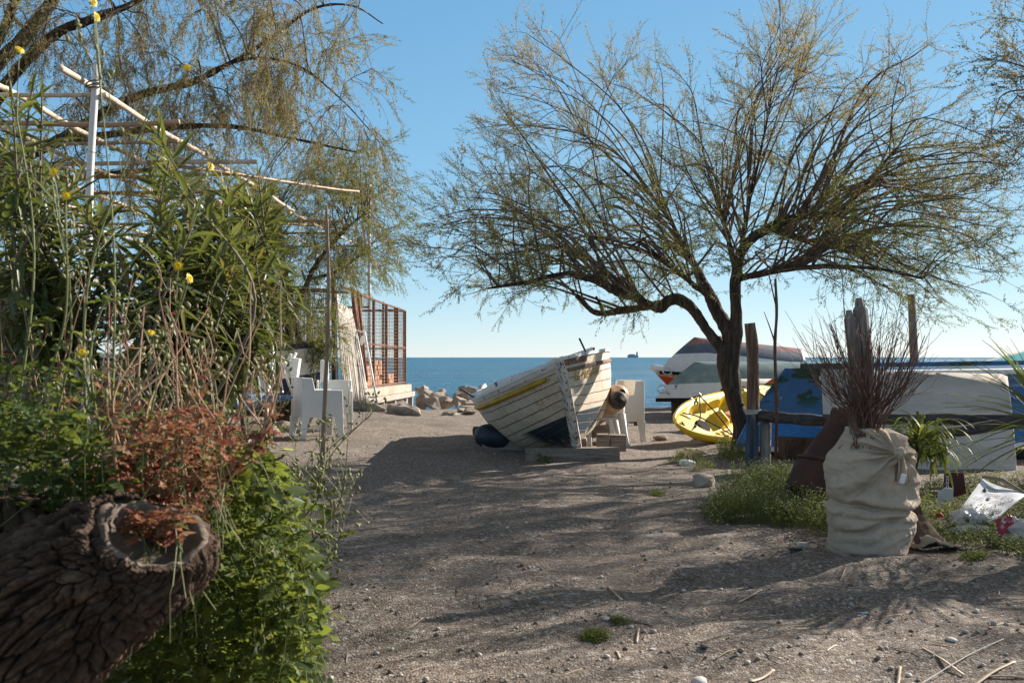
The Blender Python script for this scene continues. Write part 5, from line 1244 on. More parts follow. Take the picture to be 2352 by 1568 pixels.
def sack():
    sc_ = SK[1] / F
    prof = [  # py, left px, right px (plan)
        (1292, 1912, 2072), (1262, 1908, 2083), (1215, 1911, 2098), (1185, 1907, 2102), (1168, 1903, 2095), (1150, 1910, 2106), (1120, 1902, 2113), (1085, 1899, 2110), (1050, 1905, 2100), (1030, 1921, 2098), (1005, 1938, 2088), (990, 1950, 2060), (981, 1957, 2020)]
    prof = np.array(prof, float); nz_, na = 200, 260
    s_ = np.linspace(0, len(prof) - 1, nz_); L_ = np.interp(s_, range(len(prof)), prof[:, 1]); R__ = np.interp(s_, range(len(prof)), prof[:, 2]); Py = np.interp(s_, range(len(prof)), prof[:, 0])
    kn = P3(2066, 1040, SK[1] - .16)   # gathering knot
    an = np.linspace(0, 2 * np.pi, na, endpoint=False)
    Z = CAMH - (Py - 820) * sc_; Z = np.clip(Z, float(SK[2]) - .0, None)
    xl = (L_ - 1176) * sc_; xr = (R__ - 1176) * sc_
    cx = (xl + xr) / 2; rx = (xr - xl) / 2 * .95
    V = np.zeros((nz_, na, 3))
    ca, sa = np.cos(an), np.sin(an)
    sup = lambda c: np.sign(c) * np.abs(c) ** .8
    V[..., 0] = cx[:, None] + rx[:, None] * sup(ca)[None]; V[..., 1] = SK[1] + .05 + (.215 * np.interp(s_, [0, 6, 12], [1, 1, .6]))[:, None] * sup(sa)[None]; V[..., 2] = Z[:, None]
    nrm_ = np.stack([sup(ca), sup(sa), 0 * ca], -1)[None]
    d = V - kn; dist = np.linalg.norm(d[..., [0, 2]], axis=-1); ang = np.arctan2(d[..., 2], d[..., 0])
    fr_ = np.clip((SK[1] + .10 - V[..., 1]) / .12, 0, 1)
    # sharp gathers that fan out of the knot
    a3 = ang * 5.2 + 1.2 * vnoise(np.stack([dist * 3, ang, 0 * ang], -1), 5)
    rdg = 1 - np.abs(vnoise(np.stack([a3, dist * 1.2, 0 * ang], -1), 6)) * 2.0
    g_ = .030 * (rdg - .5) * np.exp(-(dist / .34) ** 1.3) * np.clip(dist / .07, 0, 1) * fr_
    X_, Zz = (V[..., 0] / sc_ + 1176), (CAMH - V[..., 2]) / sc_ + 820      # plan position on the cloth
    cre = 0
    for (x0, y0, x1, y1, w_, dp, bl_) in ((1903, 1150, 2100, 1172, 9, .030, .030), (1912, 1218, 2098, 1168, 10, .026, .024), (1925, 1178, 2090, 1196, 8, .012, .010), (1915, 1262, 2060, 1278, 7, .016, .012),
                                          (1930, 1060, 2060, 1042, 8, .016, .014), (1960, 1110, 2062, 1050, 8, .015, .012), (1925, 1140, 2060, 1060, 12, .016, .018), (2050, 1110, 2068, 1050, 7, .012, .010), (2010, 1090, 2062, 1046, 6, .010, .010), (2000, 1250, 2075, 1215, 7, .010, .008), (1960, 1245, 2060, 1205, 9, .010, .010)):
        L2 = (x1 - x0) ** 2 + (y1 - y0) ** 2; u = np.clip(((X_ - x0) * (x1 - x0) + (Zz - y0) * (y1 - y0)) / L2, 0, 1)
        w_ = w_ * .62; sd_ = ((X_ - x0) * (y1 - y0) - (Zz - y0) * (x1 - x0)) / math.sqrt(L2) + 5 * vnoise(np.stack([u * 4 + x0, 0 * u + y0, 0 * u], -1), 3); end = np.sin(np.clip(u, .02, .98) * np.pi) ** .5
        dd_ = np.hypot(X_ - (x0 + u * (x1 - x0)), Zz - (y0 + u * (y1 - y0)))
        cre = cre + end * (-dp * np.exp(-(sd_ / w_) ** 2) + bl_ * np.exp(-((sd_ - 2.2 * w_) / (2.0 * w_)) ** 2)) * np.exp(-(np.maximum(dd_ - np.abs(sd_), 0) / 20) ** 2)
    cr = .008 * fbm(V * np.array([5, 5, 10]), 4, 17) + .007 * (1 - 2 * np.abs(vnoise(V * np.array([7, 7, 13]), 19))) + .0035 * (1 - 2 * np.abs(vnoise(V * 26, 29))) + .002 * (1 - 2 * np.abs(vnoise(V * 55, 31)))
    V = V + nrm_ * (g_ + cre * fr_ + cr)[..., None]
    pin = np.exp(-(dist / .05) ** 2) * (V[..., 1] < SK[1] + .06)
    V = V + (kn - V) * (pin * .5)[..., None]
    V[..., 2] = np.maximum(V[..., 2] + .010 * vnoise(V * 6, 23) * (V[..., 2] > SK[2] + .03), SK[2] - .01)
    return V
sk_ = thing('canvas_sack', 'beige canvas wrapped and knotted round the foot of the brushwood bundle', 'sack', tuple(SK))
V = sack(); m2 = MB(); m2.grid(V, close=True); m2.build('wrap', CANVM, sk_, smooth=True, solid=.004)
kn = P3(2066, 1040, SK[1] - .20); m2 = MB()
v = IV3 * np.array([.030, .03, .035]); v = v * (1 + .25 * fbm(IV3 * 2.2, 3, 5)[:, None]) + kn; m2.add(v, IF3)
m2.build('knot', CANVM, sk_, smooth=True)
m2 = MB(); rows = []
for i, u in enumerate(np.linspace(0, 1, 16)):   # loose tail hanging from the knot
    c0 = kn + np.array([.008 + .035 * u, .012 + .035 * u, -.01 - .17 * u]); w_ = .012 + .032 * u
    rows.append([c0 + np.array([w_ * s_, .018 * math.cos(s_ * 5 + u * 3), .02 * s_ * s_]) for s_ in np.linspace(-1, 1, 10)])
m2.grid(np.array(rows)); m2.build('loose_end', CANVM, sk_, smooth=True, solid=.003)
m2 = MB(); c0 = P3(*ZS(1590, 415), SK[1] - .24); m2.box(c0, (.03, .006, .055), euler(0, .25, 0)); m2.build('tag', WHITEPAINT, sk_, bevel=.003)
# stakes
for k_, (pts, w_, lab) in enumerate(((((1968, 1010), (1964, 860), (1955, 760), (1949, 712)), .036, 'grey split stake with a broken top, left one in the brushwood'), (((2000, 1010), (1988, 860), (1978, 745), (1973, 684)), .044, 'grey pointed stake with worn tip, right and taller one in the brushwood'))):
    m2 = MB(); Y_ = 5.84 + .03 * k_; pz = [P3(*p_, Y_) for p_ in pts]; pz[0][2] = .05
    r_ = [w_ * 1.15, w_ * 1.1, w_, w_ * .45]
    pp, rr = smoothpath(pz, 6, rad=r_); rr = np.where(np.arange(len(rr)) < len(rr) - 3, np.maximum(rr, w_), rr)
    m2.tube(pp, rr * (1 + .05 * vnoise(pp * 9, k_)), 7); solo(m2, 'timber_stake', GREYWOODZ, lab, 'stake', 'stakes in the brushwood bundle')
# brushwood
bw = thing('brushwood_bundle', 'bundle of thin red-brown branches spraying upward out of the canvas sack', 'brushwood', (SK[0] - .0, SK[1] + .05, SK[2]))
BWM = simple('red_brown_twig', [(0.3, (0.075, 0.035, 0.025)), (0.55, (0.15, 0.08, 0.055)), (0.8, (0.26, 0.16, 0.115))], 14, .7, .3)
r9 = np.random.default_rng(99)
def twigpath(p, d, L_, k_=9, up=.12, wob=.05, rg=r9):
    out = [np.array(p, float)]; d = np.array(d, float); d /= np.linalg.norm(d)
    for _ in range(k_):
        d = d + np.array([0, 0, up / k_]) + rg.normal(size=3) * wob; d /= np.linalg.norm(d); out.append(out[-1] + d * L_ / k_)
    return np.array(out)
m2 = MB(); m3 = MB()
for i in range(120):
    tgt = np.array([1800 + 370 * r9.random(), 0]); tgt[1] = 660 + 130 * r9.random() + abs(tgt[0] - 1990) * .45 * r9.random()
    Y0 = 5.74 + .16 * r9.random(); root = P3(1985 + r9.normal() * 18, 1030, Y0); neck = P3(1990 + r9.normal() * 17 + (tgt[0] - 1990) * .12, 965 - 20 * r9.random(), Y0)
    Y1 = Y0 + r9.normal() * .28; f_ = .55 + .45 * r9.random(); end = P3(*tgt, Y1); end = neck + (end - neck) * f_
    mid = (neck + end) / 2 + np.array([(neck[0] - SK[0]) * .1, 0, -.02]) + r9.normal(size=3) * .018
    pp = smoothpath([root, neck, mid, end], 6); r0 = .0028 + .006 * r9.random() ** 3
    m2.tube(pp, np.linspace(r0, r0 * .35, len(pp)), 5, cap=False)
    for j in range(r9.integers(1, 5)):
        q0 = pp[r9.integers(8, len(pp) - 1)]; dd = (end - neck) / np.linalg.norm(end - neck) + r9.normal(size=3) * .35
        tw = twigpath(q0, dd, .10 + .26 * r9.random(), 5, .1, .09); m3.tube(tw, np.linspace(.0020, .0010, len(tw)), 3, cap=False)
m2.build('branches', BWM, bw, smooth=True); m3.build('side_twigs', BWM, bw, smooth=True)
# slats by the right edge of the sack
for k_, (a_, b_, lab) in enumerate((((1620, 455), (1690, 640), 'split brown slat leaning at the upper right of the sack'), ((1650, 560), (1655, 790), 'upright brown slat behind the right edge of the sack'), ((1630, 700), (1680, 820), 'short dark slat at the lower right of the sack'))):
    m2 = MB()
    for j in range(3): m2.bar(P3(*ZS(a_[0] + j * 9, a_[1] + j * 6), SK[1] + .05 + .03 * j), P3(*ZS(b_[0] + j * 9, b_[1]), SK[1] + .1 + .03 * j), .02, .008, up=(0, 1, 0))
    solo(m2, 'split_board', simple('slat_wood%d' % k_, [(0.3, (.08, .045, .03)), (.7, (.20, .13, .09))], 9, .8, .3), lab, 'board')

# ---------------------------------------------------------------- litter on the right
CLOTH = simple('brown_felt', [(0.3, (0.10, 0.065, 0.042)), (0.7, (0.17, 0.115, 0.075))], 9, .95, .3)
def cloth(P, name, m_, label, cat, th=.004, **kw): m3 = MB(); m3.grid(P); return solo(m3, name, m_, label, cat, smooth=True, solid=th, **kw)
o_ = on(2140, 1255); U, Vv = np.meshgrid(np.linspace(0, 1, 34), np.linspace(0, 1, 24), indexing='ij')
prof_h = .02 + .20 * np.sin(np.clip(U * 1.05, 0, 1) * np.pi) ** .8 * (1 - .35 * U)
Pc = np.stack([o_[0] - .10 + .27 * U, o_[1] + .02 + .26 * (1 - Vv) + .05 * U, o_[2] + prof_h * np.sin(np.clip(1 - Vv * .9, 0, 1) * np.pi * .5) + .01 * fbm(np.stack([U * 5, Vv * 5, 0 * U], -1), 3, 4)], -1)
cloth(Pc, 'felt_cloth', CLOTH, 'folded brown felt sheet standing in an arch right of the canvas sack', 'cloth')
Pc = np.stack([o_[0] - .16 + .44 * U, o_[1] - .09 + .16 * Vv - .04 * np.sin(U * 3), o_[2] + .015 + .04 * np.abs(fbm(np.stack([U * 4, Vv * 3, 0 * U], -1), 3, 14)) + .03 * np.exp(-((U - .3) / .18) ** 2)], -1)
cloth(Pc, 'canvas_scrap', CANVM, 'crumpled pale canvas scrap on the gravel before the brown felt', 'cloth')
# pizza box sheet with lettering
PB0 = P3(*ZT(1180, 500), 7.0); PB1 = P3(*ZT(1560, 330), 7.45); PB2 = P3(*ZT(2420, 690), 7.2); PB3 = P3(*ZT(1700, 800), 6.65)
PB0[2] = .10; PB1[2] = .24; PB2[2] = .15; PB3[2] = .05
pbx = thing('printed_pizza_sheet', 'white pizza box lid covered with black printed words lying in the weeds', 'box lid', tuple(PB3))
def bil(u, v): return PB0 * (1 - u) * (1 - v) + PB1 * (1 - u) * v + PB2 * u * v + PB3 * u * (1 - v)
PAPER = simple('white_card', [(0.3, (.52, .53, .56)), (.7, (.62, .63, .66))], 4, .7, .1); INK = simple('black_print', [(0.3, (.02, .02, .035)), (.7, (.04, .04, .05))], 9, .7, 0)
g_ = np.array([[bil(u, v) + [0, 0, .012 * math.sin(u * 5) * math.cos(v * 4)] for v in np.linspace(0, 1, 12)] for u in np.linspace(0, 1, 12)]); m3 = MB(); m3.grid(g_); m3.build('card', PAPER, pbx, solid=.004)
def printed(txt, u0, v0, size, ang, parent, f_=None):
    cu = bpy.data.curves.new('t', 'FONT'); cu.body = txt; cu.size = size; cu.offset = .0; tmp = bpy.data.objects.new('tmp', cu); COL.objects.link(tmp)
    me = bpy.data.meshes.new_from_object(tmp.evaluated_get(bpy.context.evaluated_depsgraph_get())); co = np.array([v.co[:] for v in me.vertices]); fs = [tuple(p.vertices) for p in me.polygons]
    bpy.data.objects.remove(tmp); bpy.data.meshes.remove(me)
    c_, s_ = math.cos(ang), math.sin(ang); uu = u0 + co[:, 0] * c_ - co[:, 1] * s_; vv_ = v0 + co[:, 0] * s_ + co[:, 1] * c_
    pts = np.array([bil(a_, b_) + [0, 0, .012 * math.sin(a_ * 5) * math.cos(b_ * 4) + .012] for a_, b_ in zip(uu, vv_)])
    m3 = MB(); m3.add(pts, fs); return m3.build('printed_word', INK, parent)
for w in (('Italiana', .52, .18, .17, .25), ('PIZZA', .80, .45, .10, .9), ('NAPOLI', .30, .60, .09, .25), ('MOZZARELLA', .62, .03, .06, .25), ('PIZZERIA', .55, .42, .08, .25), ('MARGHERITA', .52, .62, .055, .25), ('ORIGINAL', .33, .30, .06, .25), ('Bruschetta', .70, .62, .06, .25), ('RUCOLA', .18, .80, .07, 0), ('SINCE', .62, .55, .05, .25), ('BUONA', .15, .35, .07, .25), ('GUSTO', .78, .25, .06, .25)):
    printed(*w, pbx)
for (u, v, r_) in ((.22, .72, .055), (.45, .50, .05), (.85, .22, .045)):
    m3 = MB(); th_ = np.linspace(0, 2 * np.pi, 16, endpoint=False); m3.add(np.array([bil(u, v) + [0, 0, .012]] + [bil(u + r_ * math.cos(a_), v + r_ * math.sin(a_)) + [0, 0, .012 + .012 * math.sin(u * 5) * math.cos(v * 4)] for a_ in th_]), [(0, i + 1, (i + 1) % 16 + 1) for i in range(16)]); m3.build('printed_emblem', INK, pbx)
m3 = MB(); m3.tube([bil(0, 1) + [0, 0, .02], bil(.5, 1) + [0, .02, .05], bil(1, 1) + [0, 0, .01]], [.006, .009, .005], 6, flat=2); m3.build('folded_edge', simple('cardboard', [(0.3, (.20, .15, .11)), (.7, (.28, .22, .17))], 9, .85, .1), pbx)
# dark red board with lettering
db = thing('dark_red_carton', 'dark red pizza carton standing upright behind the iris leaves', 'carton', tuple(P3(2185, 1135, 7.6)))
q_ = [P3(*ZT(855, 250), 7.6), P3(*ZT(1000, 420), 7.6), P3(*ZT(1215, 340), 7.65), P3(*ZT(1160, -60), 7.65), P3(*ZT(870, -60), 7.6)]
m3 = MB(); m3.prism([(a_[0], a_[2]) for a_ in q_], .02, (0, 7.62, 0), (1, 0, 0), (0, 0, 1)); m3.build('panel', simple('maroon_card', [(0.3, (.06, .012, .014)), (.7, (.09, .02, .02))], 6, .6, .1), db)
cu = bpy.data.curves.new('t', 'FONT'); cu.body = 'pizza & risto'; cu.size = .05; tmp = bpy.data.objects.new('tmp', cu); COL.objects.link(tmp)
me = bpy.data.meshes.new_from_object(tmp.evaluated_get(bpy.context.evaluated_depsgraph_get())); co = np.array([v.co[:] for v in me.vertices]); fs = [tuple(p.vertices) for p in me.polygons]; bpy.data.objects.remove(tmp)
c0 = P3(*ZT(932, 250), 7.6); m3 = MB(); m3.add(np.stack([c0[0] - co[:, 1], 0 * co[:, 0] + 7.602, c0[2] + co[:, 0]], -1), fs); m3.build('lettering', WHITEPAINT, db)
q_ = [P3(*ZT(730, 330), 7.5), P3(*ZT(860, 230), 7.5), P3(*ZT(1000, 250), 7.5), P3(*ZT(1005, 480), 7.5), P3(*ZT(700, 560), 7.5)]
m3 = MB(); m3.prism([(a_[0], a_[2]) for a_ in q_][::-1], .015, (0, 7.5, 0), (1, 0, 0), (0, 0, 1)); solo(m3, 'white_carton', PAPER, 'white carton flap standing in the weeds left of the dark red carton', 'carton')
# plastic bags
def bagmat(name, tint, alpha):
    t = NT(name); n1 = t.noise(t.coord('Object'), 10, 5, .6); col = t.mix(t.mask(t.noise(t.coord('Object'), 9, 3), .60, .64), tint, t.mix(.6, tint, (.55, .12, .10)))
    return t.done(col, .22, 0, t.bump(n1, .6, .02), .6, transl=.35, alpha=alpha)
def bag(c, size, seed, name, m_, lab):
    v = IV4.copy(); n_ = fbm(v * 1.3 + seed, 4, seed); rd = 1 + .30 * n_ - .22 * np.abs(vnoise(v * 3.1 + seed, 7)) - .10 * np.abs(vnoise(v * 7 + seed, 9))
    v = v * rd[:, None] * np.array(size); v[:, 2] = np.maximum(v[:, 2], -size[2] * .6); m3 = MB(); m3.add(v + c, IF4); return solo(m3, name, m_, lab, 'bag', smooth=True)
bag(P3(*ZT(1270, 830), 6.75), (.13, .11, .085), 4, 'plastic_bag', bagmat('clear_plastic', (.66, .67, .70), .78), 'crumpled clear plastic bag in front of the printed pizza lid')
bag(P3(*ZT(1420, 1030), 6.5), (.19, .06, .03), 9, 'plastic_bag', bagmat('white_plastic', (.66, .68, .72), 1.0), 'flat white plastic bag drawn out on the ground below the clear bag')
bag(P3(2345, 1222, 6.2), (.13, .10, .08), 14, 'plastic_bag', bagmat('white_plastic2', (.66, .66, .66), 1.0), 'white paper bag at the right border beside the red wrapper')
o_ = P3(2322, 1212, 6.15); Pc = np.stack([o_[0] - .07 + .15 * U, o_[1] + .05 * Vv, o_[2] - .06 + .09 * Vv + .03 * np.sin(U * 3) + .012 * fbm(np.stack([U * 5, Vv * 5, 0 * U], -1), 3, 31)], -1)
cloth(Pc, 'red_wrapper', simple('red_print', [(0.3, (.33, .02, .04)), (.50, (.38, .03, .05)), (.54, (.6, .55, .55))], 9, .4, .2), 'red and white printed wrapper lying at the right border', 'wrapper')
bag(P3(*ZT(745, 760), 6.6), (.03, .02, .02), 21, 'red_scrap', simple('red_scrap', [(0.3, (.4, .02, .03)), (.7, (.5, .05, .05))], 9, .5, .1), 'small red plastic scrap left of the clear plastic bag')
bag(P3(1578, 1065, 10.6), (.09, .06, .05), 31, 'foam_cup', WHITEPAINT, 'white crushed foam cup in front of the low weeds by the kayak')
# ================================================================ TAMARISKS
BARK = NT('tamarisk_bark'); t = BARK
n1 = t.noise(t.coord('Object', (14, 14, 2.2)), 2.0, 8, .7, .6); n2 = t.noise(t.coord('Object'), 7, 5)
col = t.ramp(n1, [(.3, (.022, .016, .012)), (.5, (.068, .050, .038)), (.72, (.16, .125, .098))]); BARKM = t.done(col, .9, 0, t.bump(t.math('ADD', n1, t.math('MULTIPLY', n2, .4)), 1.0, .03), .15)
LIMB = simple('tamarisk_limb', [(0.3, (0.07, 0.048, 0.036)), (0.55, (0.14, 0.10, 0.078)), (0.8, (0.26, 0.205, 0.165))], 9, .85, .4)
NEEDLE = leafmat('tamarisk_needles', [(0, (.075, .095, .028)), (.35, (.13, .135, .045)), (.6, (.20, .17, .075)), (.8, (.28, .20, .10)), (1, (.34, .23, .14))], .6, .35, .2)
CATKIN = leafmat('tamarisk_catkins', [(0, (.22, .13, .07)), (.5, (.34, .21, .12)), (.8, (.45, .31, .21)), (1, (.55, .42, .32))], .6, .35, .2)

def spray_tpl(n=15, seed=0, L=.26, w=.038, ang=.75):
    """feathery twiglet along +X: a thin rachis with short needles on all sides"""
    rg = np.random.default_rng(seed); V = []; Fq = []
    def blade(p, d, l, w_):
        d = d / np.linalg.norm(d); s = np.cross(d, rg.normal(size=3)); s /= np.linalg.norm(s); k = len(V)
        b = np.array([0, 0, -.06 * l]); V.extend([p - s * w_ * .35, p + s * w_ * .35, p + d * l * .6 + s * w_ * .5, p + d * l + b, p + d * l * .6 - s * w_ * .5][:4] if False else [p, p + d * l * .5 + s * w_ * .5, p + d * l + b, p + d * l * .5 - s * w_ * .5]); Fq.append((k, k + 1, k + 2, k + 3))
    c = lambda u: np.array([u, .05 * math.sin(u * 3 + seed), -.10 * u * u])
    for i in range(5):
        a, b = c(i / 5), c((i + 1) / 5); k = len(V); V.extend([a + [0, .006, 0], a - [0, .006, 0], b - [0, .004, 0], b + [0, .004, 0]]); Fq.append((k, k + 1, k + 2, k + 3))
    for i in range(n):
        u = .05 + .93 * (i + rg.random()) / n; phi = rg.random() * 6.28; a = ang * (.7 + .5 * rg.random())
        d = np.array([math.cos(a), math.sin(a) * math.cos(phi), math.sin(a) * math.sin(phi)]); blade(c(u), d, L * (.6 + .6 * rg.random()) * (1.15 - .6 * u), w)
    return np.array(V), np.array(Fq)
SPR = [spray_tpl(17, 1), spray_tpl(15, 2), spray_tpl(19, 3, .22)]
CAT = [spray_tpl(13, 4, .135, .066, .8), spray_tpl(15, 5, .12, .060, .9)]

def put_sprays(P, D, S, T, kind, mb, rg):
    P = np.array(P); D = np.array(D); S = np.array(S); T = np.array(T)
    tpl = SPR if kind == 0 else CAT
    ch = rg.integers(0, len(tpl), len(P))
    for i, (tv, tf) in enumerate(tpl):
        q = ch == i
        if q.any(): mb.inst(tv, tf, frames(D[q], rg=rg), P[q], S[q], 0, T[q])

def tree(name, label, limbs, clouds, base, seed=0, droop=0.0, catf=lambda px, py: .3, dens=1.0, spl=.22, tw=(.35, .8), nsub=7, group=None, twr=.0035, uplift=.35, hub=None, category='tree', barkn=22):
    """limbs: list of (points, radii); clouds: list of (poly, count, Y mean, Y spread)"""
    rg = np.random.default_rng(seed); root = thing(name, label, category, tuple(base), group)
    trunk = MB(); LP = []; LR = []
    for pts, rad in limbs:
        pp, rr = smoothpath(pts, 12, rad=rad)
        rr = rr * (1 + .10 * vnoise(pp * 5 + seed, 3)); pp = pp + rr[:, None] * .25 * np.stack([vnoise(pp * 3, 4), vnoise(pp * 3, 5), vnoise(pp * 3, 6)], -1)
        trunk.tube(pp, rr, barkn); v_ = trunk.V[-1]; c_ = np.repeat(pp, barkn, 0); trunk.V[-1] = v_ + (v_ - c_) * (.16 * fbm(v_ * np.array([9, 9, 4.0]), 3, 8) + .14 * vnoise(v_ * np.array([34, 34, 7.0]), 18))[:, None]
        LP.append(pp[2:]); LR.append(rr[2:])
    # dead stubs
    for _ in range(16):
        i = rg.integers(0, len(LP)) if isinstance(LP, np.ndarray) else rg.integers(0, len(LP)); lp, lr = LP[i], LR[i]; j = rg.integers(0, len(lp)); dd = rg.normal(size=3); dd[2] = abs(dd[2]) * .8; dd /= np.linalg.norm(dd)
        l_ = .06 + .14 * rg.random(); r_ = min(.018, lr[j] * .5); trunk.tube([lp[j], lp[j] + dd * (lr[j] + l_ * .5), lp[j] + dd * (lr[j] + l_) + rg.normal(size=3) * .01], [r_ * 1.4, r_, r_ * .8], 7)
    for k in range(len(trunk.V)):
        v = trunk.V[k]; v += .012 * (fbm(v * np.array([16, 16, 3.0]), 3, 8))[:, None] * rg.normal(size=3) * .0 
    o = trunk.build('trunk', BARKM, root, smooth=True)
    LP = np.concatenate(LP); LR = np.concatenate(LR)
    wood = MB(); SPp, SPd, SPs, SPt = ([], []), ([], []), ([], []), ([], [])
    for poly, cnt, Ym, Ysd in clouds:
        T2 = inpoly(poly, int(cnt * dens), rg)
        for q in T2:
            Y = Ym + np.clip(rg.normal(), -1.8, 1.8) * Ysd; tgt = P3(q[0], q[1], Y)
            # start: nearer limb points preferred, but not the very nearest
            d = np.linalg.norm(LP - (tgt if hub is None or rg.random() < .40 else hub * .62 + tgt * .38), axis=1) + rg.random(len(LP)) * (.9 if hub is None else .7); i = int(np.argmin(d)); st = LP[i]
            L = np.linalg.norm(tgt - st)
            if L < .25: continue
            up = np.array([0, 0, 1.0]); m1 = st + (tgt - st) * .35 + up * L * (.10 + .12 * rg.random()) * (1 if uplift > 0 else 0) + rg.normal(size=3) * L * .05
            m2_ = st + (tgt - st) * .72 + up * L * (.10 + droop * .15) + rg.normal(size=3) * L * .04
            path = smoothpath([st, m1, m2_, tgt], 6); k = len(path)
            r0 = min(LR[i] * .6, .006 + .006 * L); wood.tube(path, np.linspace(r0, .0035, k), 5, cap=False)
            tang = np.gradient(path, axis=0); tang /= np.linalg.norm(tang, axis=1)[:, None]
            for j in range(int(nsub * (.7 + .6 * rg.random()))):
                u = (.25 if hub is None else .38) + (.75 if hub is None else .62) * rg.random() ** .8 if j else 1.0; a = int(u * (k - 1)); p = path[a]
                dd = tang[a] * .9 + rg.normal(size=3) * .55 + up * (uplift - droop * .9) * (.4 + rg.random() * .6)
                l = (tw[0] + (tw[1] - tw[0]) * rg.random()) * (1 if j else .8); n_ = 7; dd /= np.linalg.norm(dd); pts = [p]
                for s_ in range(n_):
                    dd = dd + np.array([0, 0, -droop * .33 + .02]) + rg.normal(size=3) * .07; dd /= np.linalg.norm(dd); pts.append(pts[-1] + dd * l / n_)
                pts = np.array(pts); wood.tube(pts, np.linspace(twr, twr * .4, len(pts)), 3, cap=False)
                tp = np.diff(pts, axis=0)
                pc = catf(q[0], q[1]) 
                for s_ in range(int(l / spl * 2.6)):
                    v_ = rg.random(); v_ = v_ ** .75; w_ = v_ * (n_ - 1e-3); i2 = int(w_); pos = pts[i2] + tp[i2] * (w_ - i2)
                    d3 = tp[i2] / (l / n_) + rg.normal(size=3) * .34 + np.array([0, 0, -droop * .5]); kd = 1 if rg.random() < pc else 0
                    SPp[kd].append(pos); SPd[kd].append(d3); SPs[kd].append(spl * (.6 + .7 * rg.random())); SPt[kd].append(np.clip(.30 + .30 * pc + (.34 if droop > .5 else 0) + rg.normal() * .2, 0, 1))
    o2 = wood.build('branches', LIMB, root, smooth=True)
    f = MB()
    mbs = []
    for kd, (nm, mt) in enumerate((('crown', NEEDLE), ('catkins', CATKIN))):
        if not SPp[kd]: continue
        f = MB(); put_sprays(SPp[kd], SPd[kd], SPs[kd], SPt[kd], kd, f, rg); f.build(nm, mt, root)
    print(name, 'sprays', len(SPp[0]), len(SPp[1]))
    return root
ZX = zmap(2600, 600, 2.24); ZTR = zmap(1600, 0, .9423)
def X(x, y, Y): return P3(*ZX(x, y), Y)
def XT(x, y, Y): return P3(*ZTR(x, y), Y)
tb = on(1700, 1040); TY = tb[1]
L_ = [
    ([tb - [0, 0, .15], P3(1697, 975, TY), P3(1688, 915, TY), P3(1677, 860, TY), P3(1666, 818, TY), P3(1668, 790, TY)], [.10, .09, .095, .115, .12, .07]),
    ([P3(1680, 875, TY), P3(1658, 812, TY), P3(1632, 772, TY), P3(1610, 735, TY), P3(1590, 708, TY), P3(1562, 690, TY), P3(1537, 690, TY), P3(1515, 706, TY), P3(1485, 697, TY), P3(1455, 680, TY), P3(1420, 668, TY), P3(1385, 652, TY - .1), P3(1355, 640, TY - .2), P3(1318, 636, TY - .2)], [.08, .068, .062, .062, .064, .064, .062, .062, .056, .052, .055, .045, .033, .02]),
    ([P3(1350, 640, TY - .2), P3(1310, 628, TY - .2), P3(1250, 638, TY - .3), P3(1190, 652, TY - .5), P3(1120, 662, TY - .7)], [.035, .03, .026, .02, .012]),
    ([P3(1560, 692, TY), P3(1500, 700, TY + .2), P3(1440, 712, TY + .3), P3(1370, 728 - 10, TY + .2), P3(1325, 722 - 42, TY)], [.03, .05, .045, .035, .03]),
    ([P3(1676, 870, TY), P3(1672, 775, TY), P3(1652, 722, TY + .1), P3(1632, 680, TY + .2), P3(1610, 640, TY + .3), P3(1590, 600, TY + .5), P3(1560, 560, TY + .9)], [.08, .085, .085, .08, .065, .045, .028]),
    ([P3(1680, 870, TY - .02), P3(1688, 755, TY - .05), P3(1688, 690, TY - .05), P3(1690, 630, TY - .1), P3(1700, 580, TY - .1), P3(1730, 545, TY - .2), P3(1770, 522, TY - .3), P3(1830, 500, TY - .3), P3(1880, 492, TY - .4), P3(1925, 500, TY - .5)], [.08, .072, .068, .066, .062, .060, .055, .048, .036, .022]),
    ([P3(1770, 524, TY - .3), P3(1810, 540, TY + .2), P3(1870, 560, TY + .5), P3(1930, 570, TY + .8), P3(2000, 600, TY + 1.2)], [.04, .045, .038, .03, .02]),
    ([P3(1690, 640, TY), P3(1740, 632, TY - .3), P3(1800, 620, TY - .6), P3(1900, 612, TY - 1), P3(2020, 618, TY - 1.3), P3(2120, 640, TY - 1.5)], [.045, .038, .03, .024, .018, .012]),
    ([P3(1640, 690, TY), P3(1600, 660, TY - .4), P3(1540, 610, TY - .8), P3(1450, 565, TY - 1.2), P3(1350, 540, TY - 1.6)], [.035, .03, .025, .02, .012]),
    ([P3(1690, 620, TY), P3(1670, 540, TY + .2), P3(1655, 480, TY + .3)], [.04, .028, .015]),
    ([P3(1590, 600, TY + .5), P3(1520, 480, TY + .8), P3(1420, 380, TY + .9), P3(1330, 300, TY + 1.0)], [.03, .022, .016, .010]),
    ([P3(1700, 580, TY - .1), P3(1720, 470, TY - .3), P3(1745, 360, TY - .4), P3(1770, 240, TY - .5)], [.03, .022, .016, .010]),
    ([P3(1925, 500, TY - .5), P3(1990, 420, TY - .6), P3(2060, 340, TY - .6)], [.035, .025, .014]),
]
def cat_r(px, py):
    return float(np.clip(.20 + (540 - py) / 480 * .75 + (abs(px - 1660) > 520) * .2, .06, .88))
